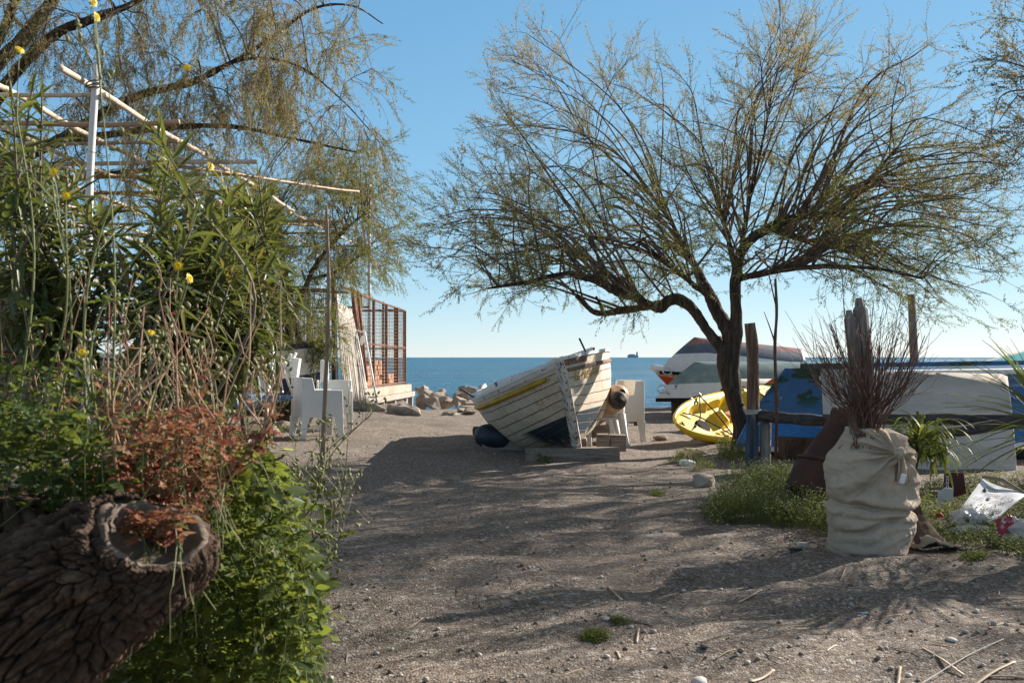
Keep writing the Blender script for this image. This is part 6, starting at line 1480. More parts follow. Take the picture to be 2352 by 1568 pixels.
clouds_r = [
    ([(965, 560), (1000, 450), (1060, 380), (1180, 430), (1400, 520), (1560, 600), (1500, 690), (1300, 640), (1200, 700), (1050, 690), (985, 640)], 112, TY - .2, 1.1),
    ([(1060, 380), (1130, 170), (1190, 40), (1250, 60), (1290, 200), (1400, 330), (1560, 450), (1560, 560), (1300, 500)], 70, TY + .3, 1.1),
    ([(1350, 120), (1420, 60), (1480, 110), (1560, 150), (1640, 250), (1640, 420), (1500, 420), (1400, 300)], 32, TY + .3, 1.0),
    ([(1710, 50), (1760, 25), (1890, 20), (1920, 80), (1880, 200), (1900, 330), (1800, 420), (1660, 420), (1640, 260), (1730, 160)], 62, TY - .1, 1.0),
    ([(1890, 200), (2000, 130), (2150, 90), (2130, 180), (2200, 240), (2200, 330), (2000, 420), (1850, 430)], 46, TY - .2, 1.0),
    ([(1500, 420), (1900, 400), (1960, 560), (1800, 640), (1560, 620)], 64, TY, 1.3),
    ([(1900, 430), (2200, 330), (2352, 330), (2400, 470), (2340, 620), (2200, 640), (2000, 640), (1900, 600)], 98, TY - .4, 1.0),
    ([(2000, 620), (2340, 600), (2300, 660), (2230, 700), (2100, 690), (1800, 680), (1780, 640)], 30, TY - .8, .7),
]
tree('tamarisk_tree', 'wide spreading tamarisk with dark twisted forked trunk beside the yellow kayak', L_, clouds_r, tb, 11, 0.03, cat_r, .70, .180, (.30, .70), 7, uplift=.35, hub=P3(1668, 640, TY))

# right-hand tamarisk: stands outside the picture, its boughs reach in at the right border
RY = 10.6
rb = np.array([8.9, 11.4, float(gh(8.9, 11.4))])
Lr = [([rb - [0, 0, .1], rb + [-.1, -.1, 1.0], rb + [.1, -.2, 1.8]], [.19, .17, .16]),
      ([rb + [.1, -.2, 1.8], rb + [-.9, -.4, 2.5], rb + [-2.0, -.7, 3.0], P3(2420, 240, 10.6)], [.15, .12, .08, .035]),
      ([rb + [.1, -.2, 1.8], rb + [.2, .5, 2.8], rb + [-.4, 1.0, 3.8], rb + [-.8, 1.2, 4.6]], [.15, .11, .07, .03]),
      ([rb + [.1, -.2, 1.7], rb + [-.3, -1.3, 2.3], rb + [-.9, -2.4, 2.8], rb + [-1.5, -3.2, 3.2]], [.13, .10, .07, .03]),
      ([rb + [.1, -.2, 1.8], rb + [1.2, 0, 2.8], rb + [2.3, .2, 3.3]], [.13, .09, .04])]
clouds_o = [([(2200, 150), (2300, 60), (2400, -60), (2620, -200), (2620, 420), (2420, 420), (2280, 300)], 44, 10.4, .6),
            ([(2480, -300), (3300, -300), (3500, 300), (3300, 640), (2700, 600), (2480, 350)], 84, 10.8, 1.3),
            ([(2650, 100), (3600, 0), (3700, 500), (2900, 640)], 44, 8.6, .7)]
tree('tamarisk_tree', 'tamarisk at the right border, only its hanging brown-tipped boughs in view', Lr, clouds_o, rb, 12, .15, lambda a, b: .75, 1.0, .24, (.4, .8), 7)

# left tamarisk: heavy drooping crown above the pergola
lb = np.array([-7.2, 11.7, 0.0])
LY = 11.6
Ll = [([lb, lb + [.1, 0, 1.2], P3(-120, 420, LY)], [.24, .21, .20]),
      ([P3(-120, 420, LY), P3(-40, 200, LY), P3(50, 95, LY), P3(110, 10, LY), P3(170, -80, LY)], [.14, .09, .075, .065, .05]),
      ([P3(-120, 380, LY), P3(-20, 130, LY - .2), P3(25, 30, LY - .2), P3(60, -80, LY)], [.11, .06, .05, .04]),
      ([P3(-120, 420, LY), P3(0, 215, LY - .3), P3(120, 85, LY - .4), P3(210, 45, LY - .4), P3(310, 5, LY - .4), P3(420, -60, LY)], [.12, .075, .06, .05, .035, .02]),
      ([P3(-100, 420, LY), P3(120, 330, LY + .2), P3(245, 255, LY + .3), P3(330, 215, LY + .4), P3(440, 190, LY + .5), P3(520, 150, LY + .6), P3(620, 90, LY + .6), P3(720, 20, LY + .6), P3(810, 14, LY + .6), P3(880, 55, LY + .6)], [.12, .07, .06, .05, .042, .03, .024, .018, .012, .006]),
      ([P3(440, 190, LY + .5), P3(560, 136, LY + .7), P3(680, 150, LY + .7), P3(780, 225, LY + .8), P3(850, 300, LY + .8)], [.03, .02, .016, .01, .005]),
      ([P3(120, 330, LY + .2), P3(320, 300, LY + .6), P3(520, 290, LY + 1.0), P3(680, 320, LY + 1.2), P3(820, 350, LY + 1.2)], [.05, .04, .03, .02, .008]),
      ([P3(-100, 420, LY), P3(60, 420, LY + .8), P3(260, 400, LY + 1.4), P3(420, 380, LY + 1.6)], [.09, .06, .04, .02])]
clouds_l = [([(-60, -60), (560, -80), (700, 60), (560, 180), (300, 300), (-60, 380)], 78, LY + .2, .8),
            ([(560, -60), (780, -20), (850, 60), (860, 190), (780, 260), (640, 230), (540, 120)], 33, LY + .5, .7),
            ([(300, 200), (640, 160), (800, 210), (900, 260), (915, 330), (800, 350), (640, 380), (420, 380), (300, 300)], 46, LY + .9, .8),
            ([(-60, 330), (400, 300), (640, 380), (720, 450), (500, 520), (-60, 620)], 34, LY + 1.6, .8)]
def cat_l(px, py): return .22
tree('tamarisk_tree', 'large drooping olive-brown tamarisk over the bamboo pergola at the left', Ll, clouds_l, lb, 13, .55, cat_l, .82, .21, (.45, .95), 8, uplift=.2)

# farther tamarisk by the lattice fence
fb = np.array([P3(650, 0, 17.6)[0], 17.6, 0.0]); FY2 = 17.6
Lf_ = [([fb, P3(655, 820, FY2), P3(665, 700, FY2), P3(650, 600, FY2), P3(640, 480, FY2)], [.09, .08, .07, .05, .02]),
       ([fb + [.1, 0, 0], P3(690, 820, FY2), P3(680, 720, FY2 - .2), P3(720, 620, FY2 - .3), P3(780, 540, FY2 - .4), P3(850, 480, FY2 - .4)], [.07, .06, .05, .04, .03, .015]),
       ([fb + [-.2, .1, 0], P3(625, 800, FY2), P3(600, 700, FY2), P3(580, 600, FY2)], [.06, .05, .04, .02]),
       ([P3(720, 640, FY2), P3(780, 620, FY2), P3(850, 570, FY2)], [.035, .025, .012])]
clouds_f = [([(560, 430), (780, 400), (850, 450), (920, 480), (905, 560), (870, 650), (760, 650), (640, 660), (560, 600)], 80, FY2, 1.0),
            ([(540, 640), (740, 650), (748, 760), (700, 800), (560, 790)], 40, FY2 - .1, .5),
            ([(700, 380), (840, 330), (900, 400), (880, 470), (740, 460)], 22, FY2, .8)]
tree('tamarisk_tree', 'smaller feathery tamarisk by the lattice fence behind the thin cane', Lf_, clouds_f, fb, 14, .30, lambda a, b: .15, 1.0, .26, (.5, 1.0), 7)
# ================================================================ FOREGROUND PLANTS
r6 = np.random.default_rng(60)
def leaf_tpl(L=1.0, W=.15, n=5, droop=.25, fold=.25, curl=0.0):
    """lanceolate leaf along +X, folded along its midrib, arching down"""
    V = []; Fq = []
    for i in range(n + 1):
        u = i / n; w = W * .5 * (math.sin(math.pi * min(1, u * .97 + .03)) ** .75) * (1.25 - .5 * u); z = -droop * u * u + curl * math.sin(u * 3)
        V += [[u * L, -w, z + w * fold], [u * L, 0, z - w * fold * .5], [u * L, w, z + w * fold]]
    for i in range(n):
        a = i * 3; Fq += [(a, a + 3, a + 4, a + 1), (a + 1, a + 4, a + 5, a + 2)]
    return np.array(V), np.array(Fq)
OL = [leaf_tpl(1, .150, 6, d, .35, c) for d, c in ((.12, 0), (.32, .04), (.60, .06), (.25, -.05))]
def lobed_tpl(seed, n=5, W=.55, tooth=.35):
    """toothed sow-thistle leaf"""
    rg = np.random.default_rng(seed); V = []; k = n * 2 + 1
    for i in range(k):
        u = i / (k - 1); w = W * .5 * math.sin(math.pi * (u * .93 + .05)) ** .8 * (1.15 if i % 2 else 1 - tooth); w *= 1 + .1 * rg.normal(); du = -.05 if i % 2 else .02
        z = -.25 * u * u + .03 * rg.normal(); V += [[u + du, -w, z + .10 * w + .05 * rg.normal()], [u, 0, z - .02], [u + du, w, z + .10 * w + .05 * rg.normal()]]
    Fq = []
    for i in range(k - 1):
        a = i * 3; Fq += [(a, a + 3, a + 4, a + 1), (a + 1, a + 4, a + 5, a + 2)]
    return np.array(V), np.array(Fq)
LB = [lobed_tpl(s) for s in range(4)] + [leaf_tpl(1, .42, 5, .2, .2), leaf_tpl(1, .5, 4, .1, .15)]
OLEAF = leafmat('oleander_leaf', [(0, (.050, .068, .025)), (.4, (.095, .120, .042)), (.75, (.15, .175, .060)), (.93, (.23, .24, .08)), (1, (.26, .18, .07))], .42, .28, .45)
GLEAF = leafmat('weed_leaf', [(0, (.032, .055, .018)), (.4, (.065, .10, .026)), (.75, (.10, .145, .036)), (1, (.18, .20, .06))], .5, .5, .3)
RLEAF = leafmat('red_leaf', [(0, (.16, .035, .03)), (.3, (.26, .095, .055)), (.55, (.33, .14, .08)), (.75, (.30, .19, .11)), (.85, (.12, .13, .05)), (1, (.09, .12, .04))], .6, .40, .2, .04)
STEMG = simple('green_stem', [(0.3, (0.10, 0.12, 0.035)), (0.7, (0.19, 0.19, 0.07))], 6, .6, .1)
STEMR = simple('red_tan_stem', [(0.3, (0.20, 0.06, 0.05)), (0.5, (0.32, 0.19, 0.11)), (0.75, (0.46, 0.34, 0.20))], 3, .6, .1)
STEMW = simple('oleander_stem', [(0.3, (0.10, 0.075, 0.055)), (0.6, (0.20, 0.16, 0.12)), (0.8, (0.28, 0.23, 0.18))], 5, .75, .2)
YFL = simple('yellow_petal', [(0.3, (0.72, 0.48, 0.01)), (0.7, (0.85, 0.64, 0.02))], 30, .5, .1)
BUDM = simple('green_bud', [(0.3, (0.13, 0.14, 0.05)), (0.7, (0.24, 0.22, 0.09))], 30, .6, .1)

# ---------------------------------------------------------------- oleanders
def oleander(name, label, base, tips, seed, leafL=(.115, .185), group='oleander shrubs'):
    rg = np.random.default_rng(seed); root = thing(name, label, 'shrub', tuple(base), group); st = MB(); LPp, LD, LS, LT = [], [], [], []
    forks = []
    for i in range(7):
        a = rg.random() * 6.28; b = base + np.array([.18 * math.cos(a), .18 * math.sin(a), 0]); cen = tips[rg.integers(0, len(tips))]
        f = b + (cen - b) * (.35 + .25 * rg.random()); f[2] = b[2] + (cen[2] - b[2]) * (.45 + .15 * rg.random()); p = smoothpath([b, (b + f) / 2 + rg.normal(size=3) * .05, f], 6)
        st.tube(p, np.linspace(.017, .011, len(p)), 7, cap=False); forks += [p[6], p[9], p[-1]]
    forks = np.array(forks)
    for tp in tips:
        d = np.linalg.norm(forks - tp, axis=1) + np.maximum(0, forks[:, 2] - tp[2] + .1) * 4 + rg.random(len(forks)) * .25; f = forks[int(np.argmin(d))]
        m = f + (tp - f) * .5 + rg.normal(size=3) * np.array([.13, .10, .05]) + np.array([0, 0, -.03]); p = smoothpath([f, m, tp], 8); st.tube(p, np.linspace(.0085, .0035, len(p)), 5, cap=False)
        tg = np.gradient(p, axis=0); tg /= np.linalg.norm(tg, axis=1)[:, None]; Ltot = np.linalg.norm(np.diff(p, axis=0), axis=1).sum()
        nw = int(min(Ltot, .50) / .030); ph = rg.random() * 6
        for w in range(nw):
            back = w / max(nw, 1) * min(Ltot, .50) / Ltot; idx = (1 - back) * (len(p) - 1); i0 = int(min(idx, len(p) - 2)); pos = p[i0] + (p[i0 + 1] - p[i0]) * (idx - i0); ax = tg[i0]
            a_ = np.cross(ax, [0, 1, .2]); a_ /= np.linalg.norm(a_); b_ = np.cross(ax, a_); open_ = .45 + 1.25 * min(1, w / nw * 1.6) + rg.normal() * .18
            for q in range(3):
                if rg.random() < .12 + .25 * w / nw: continue
                an = ph + w * 1.05 + q * 2.094 + rg.normal() * .2; side = math.cos(an) * a_ + math.sin(an) * b_
                LPp.append(pos); LD.append(ax * math.cos(open_) + side * math.sin(open_)); l = leafL[0] + (leafL[1] - leafL[0]) * rg.random(); LS.append(l * (.55 if w < 2 else 1)); LT.append(np.clip(.35 + .16 * rg.normal() + (.45 if w < 3 else 0), 0, 1) if rg.random() > .03 else 1.0)
    LPp, LD, LS, LT = map(np.array, (LPp, LD, LS, LT)); f = MB(); ch = rg.integers(0, 4, len(LPp)); up = np.array([0, 0, 1.0]) + rg.normal(size=(len(LPp), 3)) * .25
    d = LD / np.linalg.norm(LD, axis=1)[:, None]; y = np.cross(up, d); y /= np.linalg.norm(y, axis=1)[:, None] + 1e-9; Rm = np.stack([d, y, np.cross(d, y)], -1)
    for i in range(4):
        q = ch == i; f.inst(OL[i][0], OL[i][1], Rm[q], LPp[q], LS[q], 0, LT[q])
    st.build('stems', STEMW, root, smooth=True); f.build('leaves', OLEAF, root, smooth=True); return root
def tipcloud(poly, n, Y, sd, seed):
    rg = np.random.default_rng(seed); return [P3(q[0], q[1], Y + np.clip(rg.normal(), -1.7, 1.7) * sd) for q in inpoly(poly, n, rg)]
def gp(px, Y): p = P3(px, 900, Y); p[2] = float(gh(p[0], p[1])); return p
oleander('oleander_shrub', 'oleander with a tall leafy top at the far left before the white pergola post', gp(60, 4.3), tipcloud([(-40, 300), (40, 190), (95, 190), (130, 330), (200, 400), (260, 520), (280, 640), (160, 740), (-60, 760)], 40, 4.3, .35, 1), 61)
oleander('oleander_shrub', 'dense oleander with pale forked stems left of centre, tallest leaves near the cane', gp(360, 4.3), tipcloud([(320, 420), (345, 290), (375, 290), (400, 420), (460, 470), (540, 420), (560, 540), (520, 680), (380, 700), (270, 640)], 36, 4.2, .35, 2), 62)
oleander('oleander_shrub', 'oleander spreading rightmost, its arching leaves touching the white boats', gp(480, 4.6), tipcloud([(480, 430), (590, 385), (625, 400), (630, 470), (640, 600), (655, 690), (610, 765), (520, 780), (450, 640)], 46, 4.5, .3, 3), 63)
oleander('oleander_shrub', 'low young oleander in a gap beside the lattice fence', np.array([P3(735, 0, 16.9)[0], 16.9, .0]), tipcloud([(715, 790), (730, 745), (752, 735), (756, 800), (735, 815)], 9, 16.9, .15, 4), 64, leafL=(.14, .2), group=None)

# ---------------------------------------------------------------- sow thistles with yellow flowers
def flower(c, d, r, parent, mb=None):
    rg = np.random.default_rng(int(abs(c[0]) * 9973) % 9999); d = np.array(d, float); d /= np.linalg.norm(d)
    a = np.cross(d, [0.2, .3, 1]); a /= np.linalg.norm(a); b = np.cross(d, a); V = []; Fq = []; N = 34
    for i in range(N):
        an = i * 2.399; rr = r * (.45 + .55 * (i / N)); e = a * math.cos(an) + b * math.sin(an); lift = d * r * (.55 - .40 * i / N); k = len(V); s = np.cross(d, e) * r * .075
        V += [c + d * .1 * r, c + e * rr * .6 + lift + s, c + e * rr + lift * .8 + s * .8, c + e * rr + lift * .8 - s * .8, c + e * rr * .6 + lift - s]; Fq.append((k, k + 1, k + 2, k + 3, k + 4))
    m = MB(); m.add(np.array(V), Fq); o = m.build('flower_head', YFL, parent)
    m = MB(); m.tube([c - d * r * .75, c - d * r * .35, c + d * r * .12], [r * .16, r * .42, r * .36], 9); m.build('bud_base', BUDM, o, smooth=True)
def buds_at(mb, c, d, rg, n=3, s=.0065):
    for _ in range(n):
        off = rg.normal(size=3) * .018 + np.array(d) * .012; dd = np.array(d) + rg.normal(size=3) * .5; dd /= np.linalg.norm(dd); p = c + off
        mb.tube([c, p], .0009, 3, cap=False); mb.tube([p, p + dd * s * 1.1, p + dd * s * 2.0, p + dd * s * 2.9], [s * .35, s * .85, s * .6, s * .18], 7)
def thistle(label, base, top, Y, flowers, seed, red=False, leaves=12, bud=5, mid=None, leafL=(.05, .11), group='yellow flowering sow thistles', name='sow_thistle', leaf_from=0.05, leaf_to=.6, r=.0038):
    rg = np.random.default_rng(seed); base = np.array(base, float); top = np.array(top, float); root = thing(name, label, 'weed', tuple(base), group)
    m_ = (base + top) / 2 + rg.normal(size=3) * np.array([.09, .05, .03]) if mid is None else mid; p = smoothpath([base, m_, top], 12); st = MB(); st.tube(p, np.linspace(r, r * .42, len(p)), 6, cap=False)
    bm = MB(); any_b = False
    ends = []
    for (fx, fy) in flowers:
        fp = P3(fx, fy, Y + rg.normal() * .03); i0 = int(np.argmin(np.linalg.norm(p - fp, axis=1))); i0 = max(2, min(i0, len(p) - 1) - 4); q = smoothpath([p[i0], (p[i0] + fp) / 2 + np.array([0, 0, .02]), fp - [0, 0, .012]], 6); st.tube(q, np.linspace(.0020, .0014, len(q)), 5, cap=False); ends.append(fp)
    for _ in range(bud):
        i0 = rg.integers(int(len(p) * .45), len(p)); dd = rg.normal(size=3) * .5 + np.array([0, 0, 1.0]); dd /= np.linalg.norm(dd); e = p[i0] + dd * (.04 + .10 * rg.random()); st.tube(smoothpath([p[i0], (p[i0] + e) / 2 + rg.normal(size=3) * .006, e], 4), .0013, 4, cap=False); buds_at(bm, e, dd, rg, rg.integers(1, 4)); any_b = True
    if any_b:
        k0 = st.n
        for v_, t_ in zip(bm.V, bm.T): st.V.append(v_); st.T.append(t_); st.Q.append(np.zeros((len(v_), 3)))
        for g_, _ in bm.FA: st.FA.append((g_ + k0, 1))
        st.n += bm.n
    st.build('stem', [STEMR if red else STEMG, BUDM], root, smooth=True)
    n = leaves; u = leaf_from + (leaf_to - leaf_from) * rg.random(n); idx = (u * (len(p) - 1)).astype(int); pos = p[idx]; an = rg.random(n) * 6.28
    d = np.stack([np.cos(an), np.sin(an), .1 + .6 * rg.random(n) - (.9 * rg.random(n) if red else 0)], -1); f = MB(); ch = rg.integers(0, 4, n); S = leafL[0] + (leafL[1] - leafL[0]) * rg.random(n)
    upv = np.array([0, 0, 1.0]) + rg.normal(size=(n, 3)) * .3; dn = d / np.linalg.norm(d, axis=1)[:, None]; y = np.cross(upv, dn); y /= np.linalg.norm(y, axis=1)[:, None]; Rm = np.stack([dn, y, np.cross(dn, y)], -1)
    for i in range(4):
        q = ch == i
        if q.any(): f.inst(LB[i][0], LB[i][1], Rm[q], pos[q], S[q], 0, np.clip(rg.random(q.sum()), 0, 1))
    f.build('leaves', RLEAF if red else GLEAF, root, smooth=True)
    for fp in ends: flower(fp, (np.array([.5, -.5, .4]) + rg.normal(size=3) * .3), .0155, root)
    return root
YT = 2.5
TH = [('yellow flowered weed at the far left edge, flower level with the pergola end', (20, 1080), (12, 120), [(44, 117)], 1),
      ('tall weed topped by two yellow flowers beside the pergola post top', (255, 1020), (216, 60), [(220, 40), (213, 6)], 2),
      ('tall weed bending right with a yellow flower and buds under the tamarisk', (200, 1060), (372, 180), [(430, 158)], 3),
      ('weed with a yellow flower standing against the bamboo beam', (240, 1080), (470, 400), [(481, 384)], 4),
      ('weed with one yellow flower low at the left among oleander leaves', (90, 1090), (120, 420), [(124, 396)], 5),
      ('weed with a bright yellow flower just right of the left oleander top', (30, 1060), (150, 470), [(152, 452)], 6),
      ('weed with two small yellow flowers in the middle of the oleanders', (330, 1100), (430, 655), [(433, 640), (409, 610)], 7),
      ('weed with a half open yellow flower above the red leaves', (340, 1130), (344, 790), [(345, 766)], 8),
      ('weed with a yellow flower hanging right before the dark shack', (100, 1120), (180, 830), [(188, 812)], 9)]
for lab, b, tp, fl, sd_ in TH:
    bp = P3(b[0], b[1], YT + .1 * (sd_ % 3)); tpp = P3(tp[0], tp[1], YT + .1 * (sd_ % 3)); thistle(lab, bp, tpp, YT + .1 * (sd_ % 3), fl, 600 + sd_, leaves=12, leafL=(.03, .07), leaf_to=.5)

# ---------------------------------------------------------------- reddish dry weeds growing from the stump
k_ = 0
RL = ['nearest the stump cut', 'leaning far right over the green weeds', 'with a pinkish bare stem left of the stump cut', 'arching over the pale boats', 'with a tan stalk in the middle of the red clump', 'tall, against the oleander stems', 'short and bushy with orange leaves', 'with curled brown leaves at the left of the clump']
REDS = []
for i in range(30):
    bx = 260 + 210 * r6.random(); by = 1150 + 60 * r6.random(); tx = bx + (60 + 150 * r6.random()) * (1 if r6.random() > .3 else -.4); ty = 640 + 330 * r6.random(); Y_ = 2.3 + .55 * r6.random()
    REDS.append((tx, thistle('x', P3(bx, by, Y_), P3(tx, ty, Y_ + .1 * r6.normal()), Y_, [], 700 + i, red=True, leaves=30, bud=1, leafL=(.016, .048), group='reddish weeds above the stump', name='red_weed', leaf_from=.0, leaf_to=.55, r=.0038)))
for i, (_, o_) in enumerate(sorted(REDS, key=lambda q: q[0])):
    o_['label'] = 'reddish dry weed above the stump, ' + ORD[i] + ' stalk tip from the left'

DRYS = []
for i in range(30):
    bx = 60 + 380 * r6.random(); by = 1120 + 60 * r6.random(); tx = bx + (60 + 170 * r6.random()) * (1 if r6.random() > .3 else -.6); ty = 600 + 250 * r6.random(); Y_ = 2.7 + .9 * r6.random()
    DRYS.append((tx, thistle('x', P3(bx, by, Y_), P3(tx, ty, Y_ + .1 * r6.normal()), Y_, [], 1700 + i, red=True, leaves=7, bud=3, leafL=(.02, .05), group='dry stalks among the oleanders', name='dry_stalk', leaf_from=.0, leaf_to=.9, r=.0030)))
for i, (_, o_) in enumerate(sorted(DRYS, key=lambda q: q[0])):
    o_['label'] = 'thin dry seeded stalk before the oleanders, ' + ORD[i] + ' tip from the left'

# ---------------------------------------------------------------- budded green weeds at the right edge of the bed
SPOTS = [((640, 1330), (800, 1010)), ((700, 1250), (868, 935)), ((620, 1300), (740, 1100)), ((600, 1350), (700, 1080)), ((680, 1400), (790, 1160)), ((700, 1450), (775, 1240)), ((640, 1240), (660, 1040)), ((560, 1250), (610, 1010)), ((690, 1500), (760, 1300)), ((640, 1450), (745, 1190)), ((560, 1180), (650, 930)), ((520, 1150), (600, 900)), ((720, 1180), (850, 955)), ((600, 1480), (700, 1300)), ((660, 1540), (740, 1370)), ((520, 1240), (570, 960)), ((500, 1200), (530, 930)), ((560, 1400), (640, 1180))]
DESC = ['reaching right over the gravel', 'tallest and rightmost, near the cane foot', 'with dense buds beside the gravel edge', 'slender, in the middle of the bed edge', 'with a side branch over the shaded gravel', 'low at the gravel edge', 'upright behind the bed', 'behind the red leaves', 'near the bottom of the picture edge', 'branching, right of the green mass', 'rising before the stones', 'rising before the pale boats', 'thin, crossing the cane foot', 'low in the green mass', 'lowest, at the bottom edge of the bed', 'leaning right above the green mass', 'half hidden by red leaves', 'in the centre of the green mass']
for i, (b, tp) in enumerate(SPOTS):
    Y_ = 3.3 + .5 * r6.random() + (.9 if tp[1] < 1000 else 0); bp = P3(b[0], b[1], Y_); bp[2] = min(bp[2], .5)
    thistle('green budded weed ' + DESC[i], bp, P3(tp[0], tp[1], Y_), Y_, [], 800 + i, leaves=10, bud=9, leafL=(.04, .09), group='budded green weeds at the bed edge', name='budded_weed', leaf_to=.6)

# ---------------------------------------------------------------- mass of leafy weeds (nobody could count them)
def bed(polys, name, label, seed, mat_, stem=True, size=(.035, .10), tilt=.5, tpl=range(6), kind='stuff'):
    rg = np.random.default_rng(seed); f = MB(); st = MB(); P_ = []
    for (poly, n, Ya, Yb, zb) in polys:
        q = inpoly(poly, n, rg)
        for a in q:
            Y = Ya + (Yb - Ya) * rg.random(); p = P3(a[0], a[1], Y)
            if p[2] < .01: p = on(a[0], min(a[1], 1700)) + [0, 0, .02 + .05 * rg.random()]
            P_.append(p)
    P_ = np.array(P_); n = len(P_); an = rg.random(n) * 6.28; d = np.stack([np.cos(an), np.sin(an), tilt * rg.normal(size=n) * .6 + .15], -1)
    upv = np.array([.15, .1, 1.0]) + rg.normal(size=(n, 3)) * .35; dn = d / np.linalg.norm(d, axis=1)[:, None]; y = np.cross(upv, dn); y /= np.linalg.norm(y, axis=1)[:, None]; Rm = np.stack([dn, y, np.cross(dn, y)], -1)
    S = size[0] + (size[1] - size[0]) * rg.random(n) ** 1.4; ch = rg.choice(list(tpl), n); T_ = np.clip(.45 + .25 * rg.normal(size=n), 0, 1)
    for i in tpl:
        q = ch == i
        if q.any(): f.inst(LB[i][0], LB[i][1], Rm[q], P_[q], S[q], 0, T_[q])
    if stem:
        for p in P_[::9]:
            b = p + np.array([rg.normal() * .05, rg.normal() * .05, 0]); b[2] = max(0, p[2] - .10 - .15 * rg.random()); f.tube([b, (b + p) / 2 + rg.normal(size=3) * .012, p], .0011, 3, m=1, cap=False)
    o = f.build(name, [mat_, STEMG], None, smooth=True); return tag(o, label, 'weeds', kind=kind)
bed([([(300, 1240), (470, 1080), (560, 1010), (640, 1060), (700, 1200), (740, 1350), (730, 1480), (715, 1600), (200, 1620), (330, 1480), (380, 1330)], 4600, 2.6, 3.6, 0),
     ([(440, 1080), (600, 1030), (680, 1180), (720, 1400), (700, 1600), (300, 1600), (420, 1300)], 3000, 3.3, 4.3, 0)], 'green_weeds', 'bright green leafy weeds filling the bed in front of the stump', 901, GLEAF, size=(.016, .085))
bed([([(-60, 900), (200, 960), (330, 1080), (330, 1180), (200, 1200), (60, 1180), (-60, 1060)], 900, 2.2, 2.9, 0), ([(-60, 800), (150, 860), (420, 1000), (560, 1040), (500, 1120), (-60, 1100)], 900, 2.9, 4.2, 0)], 'dark_weeds', 'dark green trailing weeds above the left part of the stump', 902, leafmat('trailing_leaf', [(0, (.03, .055, .018)), (.5, (.055, .095, .025)), (1, (.12, .16, .05))], .5, .35, .3), size=(.025, .065))
bed([([(270, 1080), (330, 960), (480, 930), (560, 1000), (500, 1120), (430, 1200), (330, 1190)], 1000, 2.2, 2.8, 0), ([(285, 1180), (430, 1168), (425, 1228), (370, 1245), (300, 1230)], 230, 2.08, 2.20, 0)], 'red_leaves', 'low orange-red withered leaves crowding the hollow of the stump', 903, RLEAF, size=(.014, .040))
# rosette in the stump hollow
rs = thing('red_rosette', 'small pink-red leaf rosette in the hollow of the cut stump', 'plant', tuple(P3(400, 1190, 2.2)))
f = MB(); n = 36; an = r6.random(n) * 6.28; d = np.stack([np.cos(an), np.sin(an), .5 + .5 * r6.random(n)], -1); c0 = P3(360, 1216, 2.14)
f.inst(LB[5][0], LB[5][1], frames(d, np.array([0, 0, 1.0])), np.repeat(c0[None], n, 0) + r6.normal(size=(n, 3)) * [.030, .03, .010] - [.03, 0, 0], .014 + .022 * r6.random(n), 0, r6.random(n) * .5); f.build('leaves', leafmat('pink_leaf', [(0, (.22, .07, .06)), (1, (.36, .20, .15))], .5, .4, .3), rs, smooth=True)

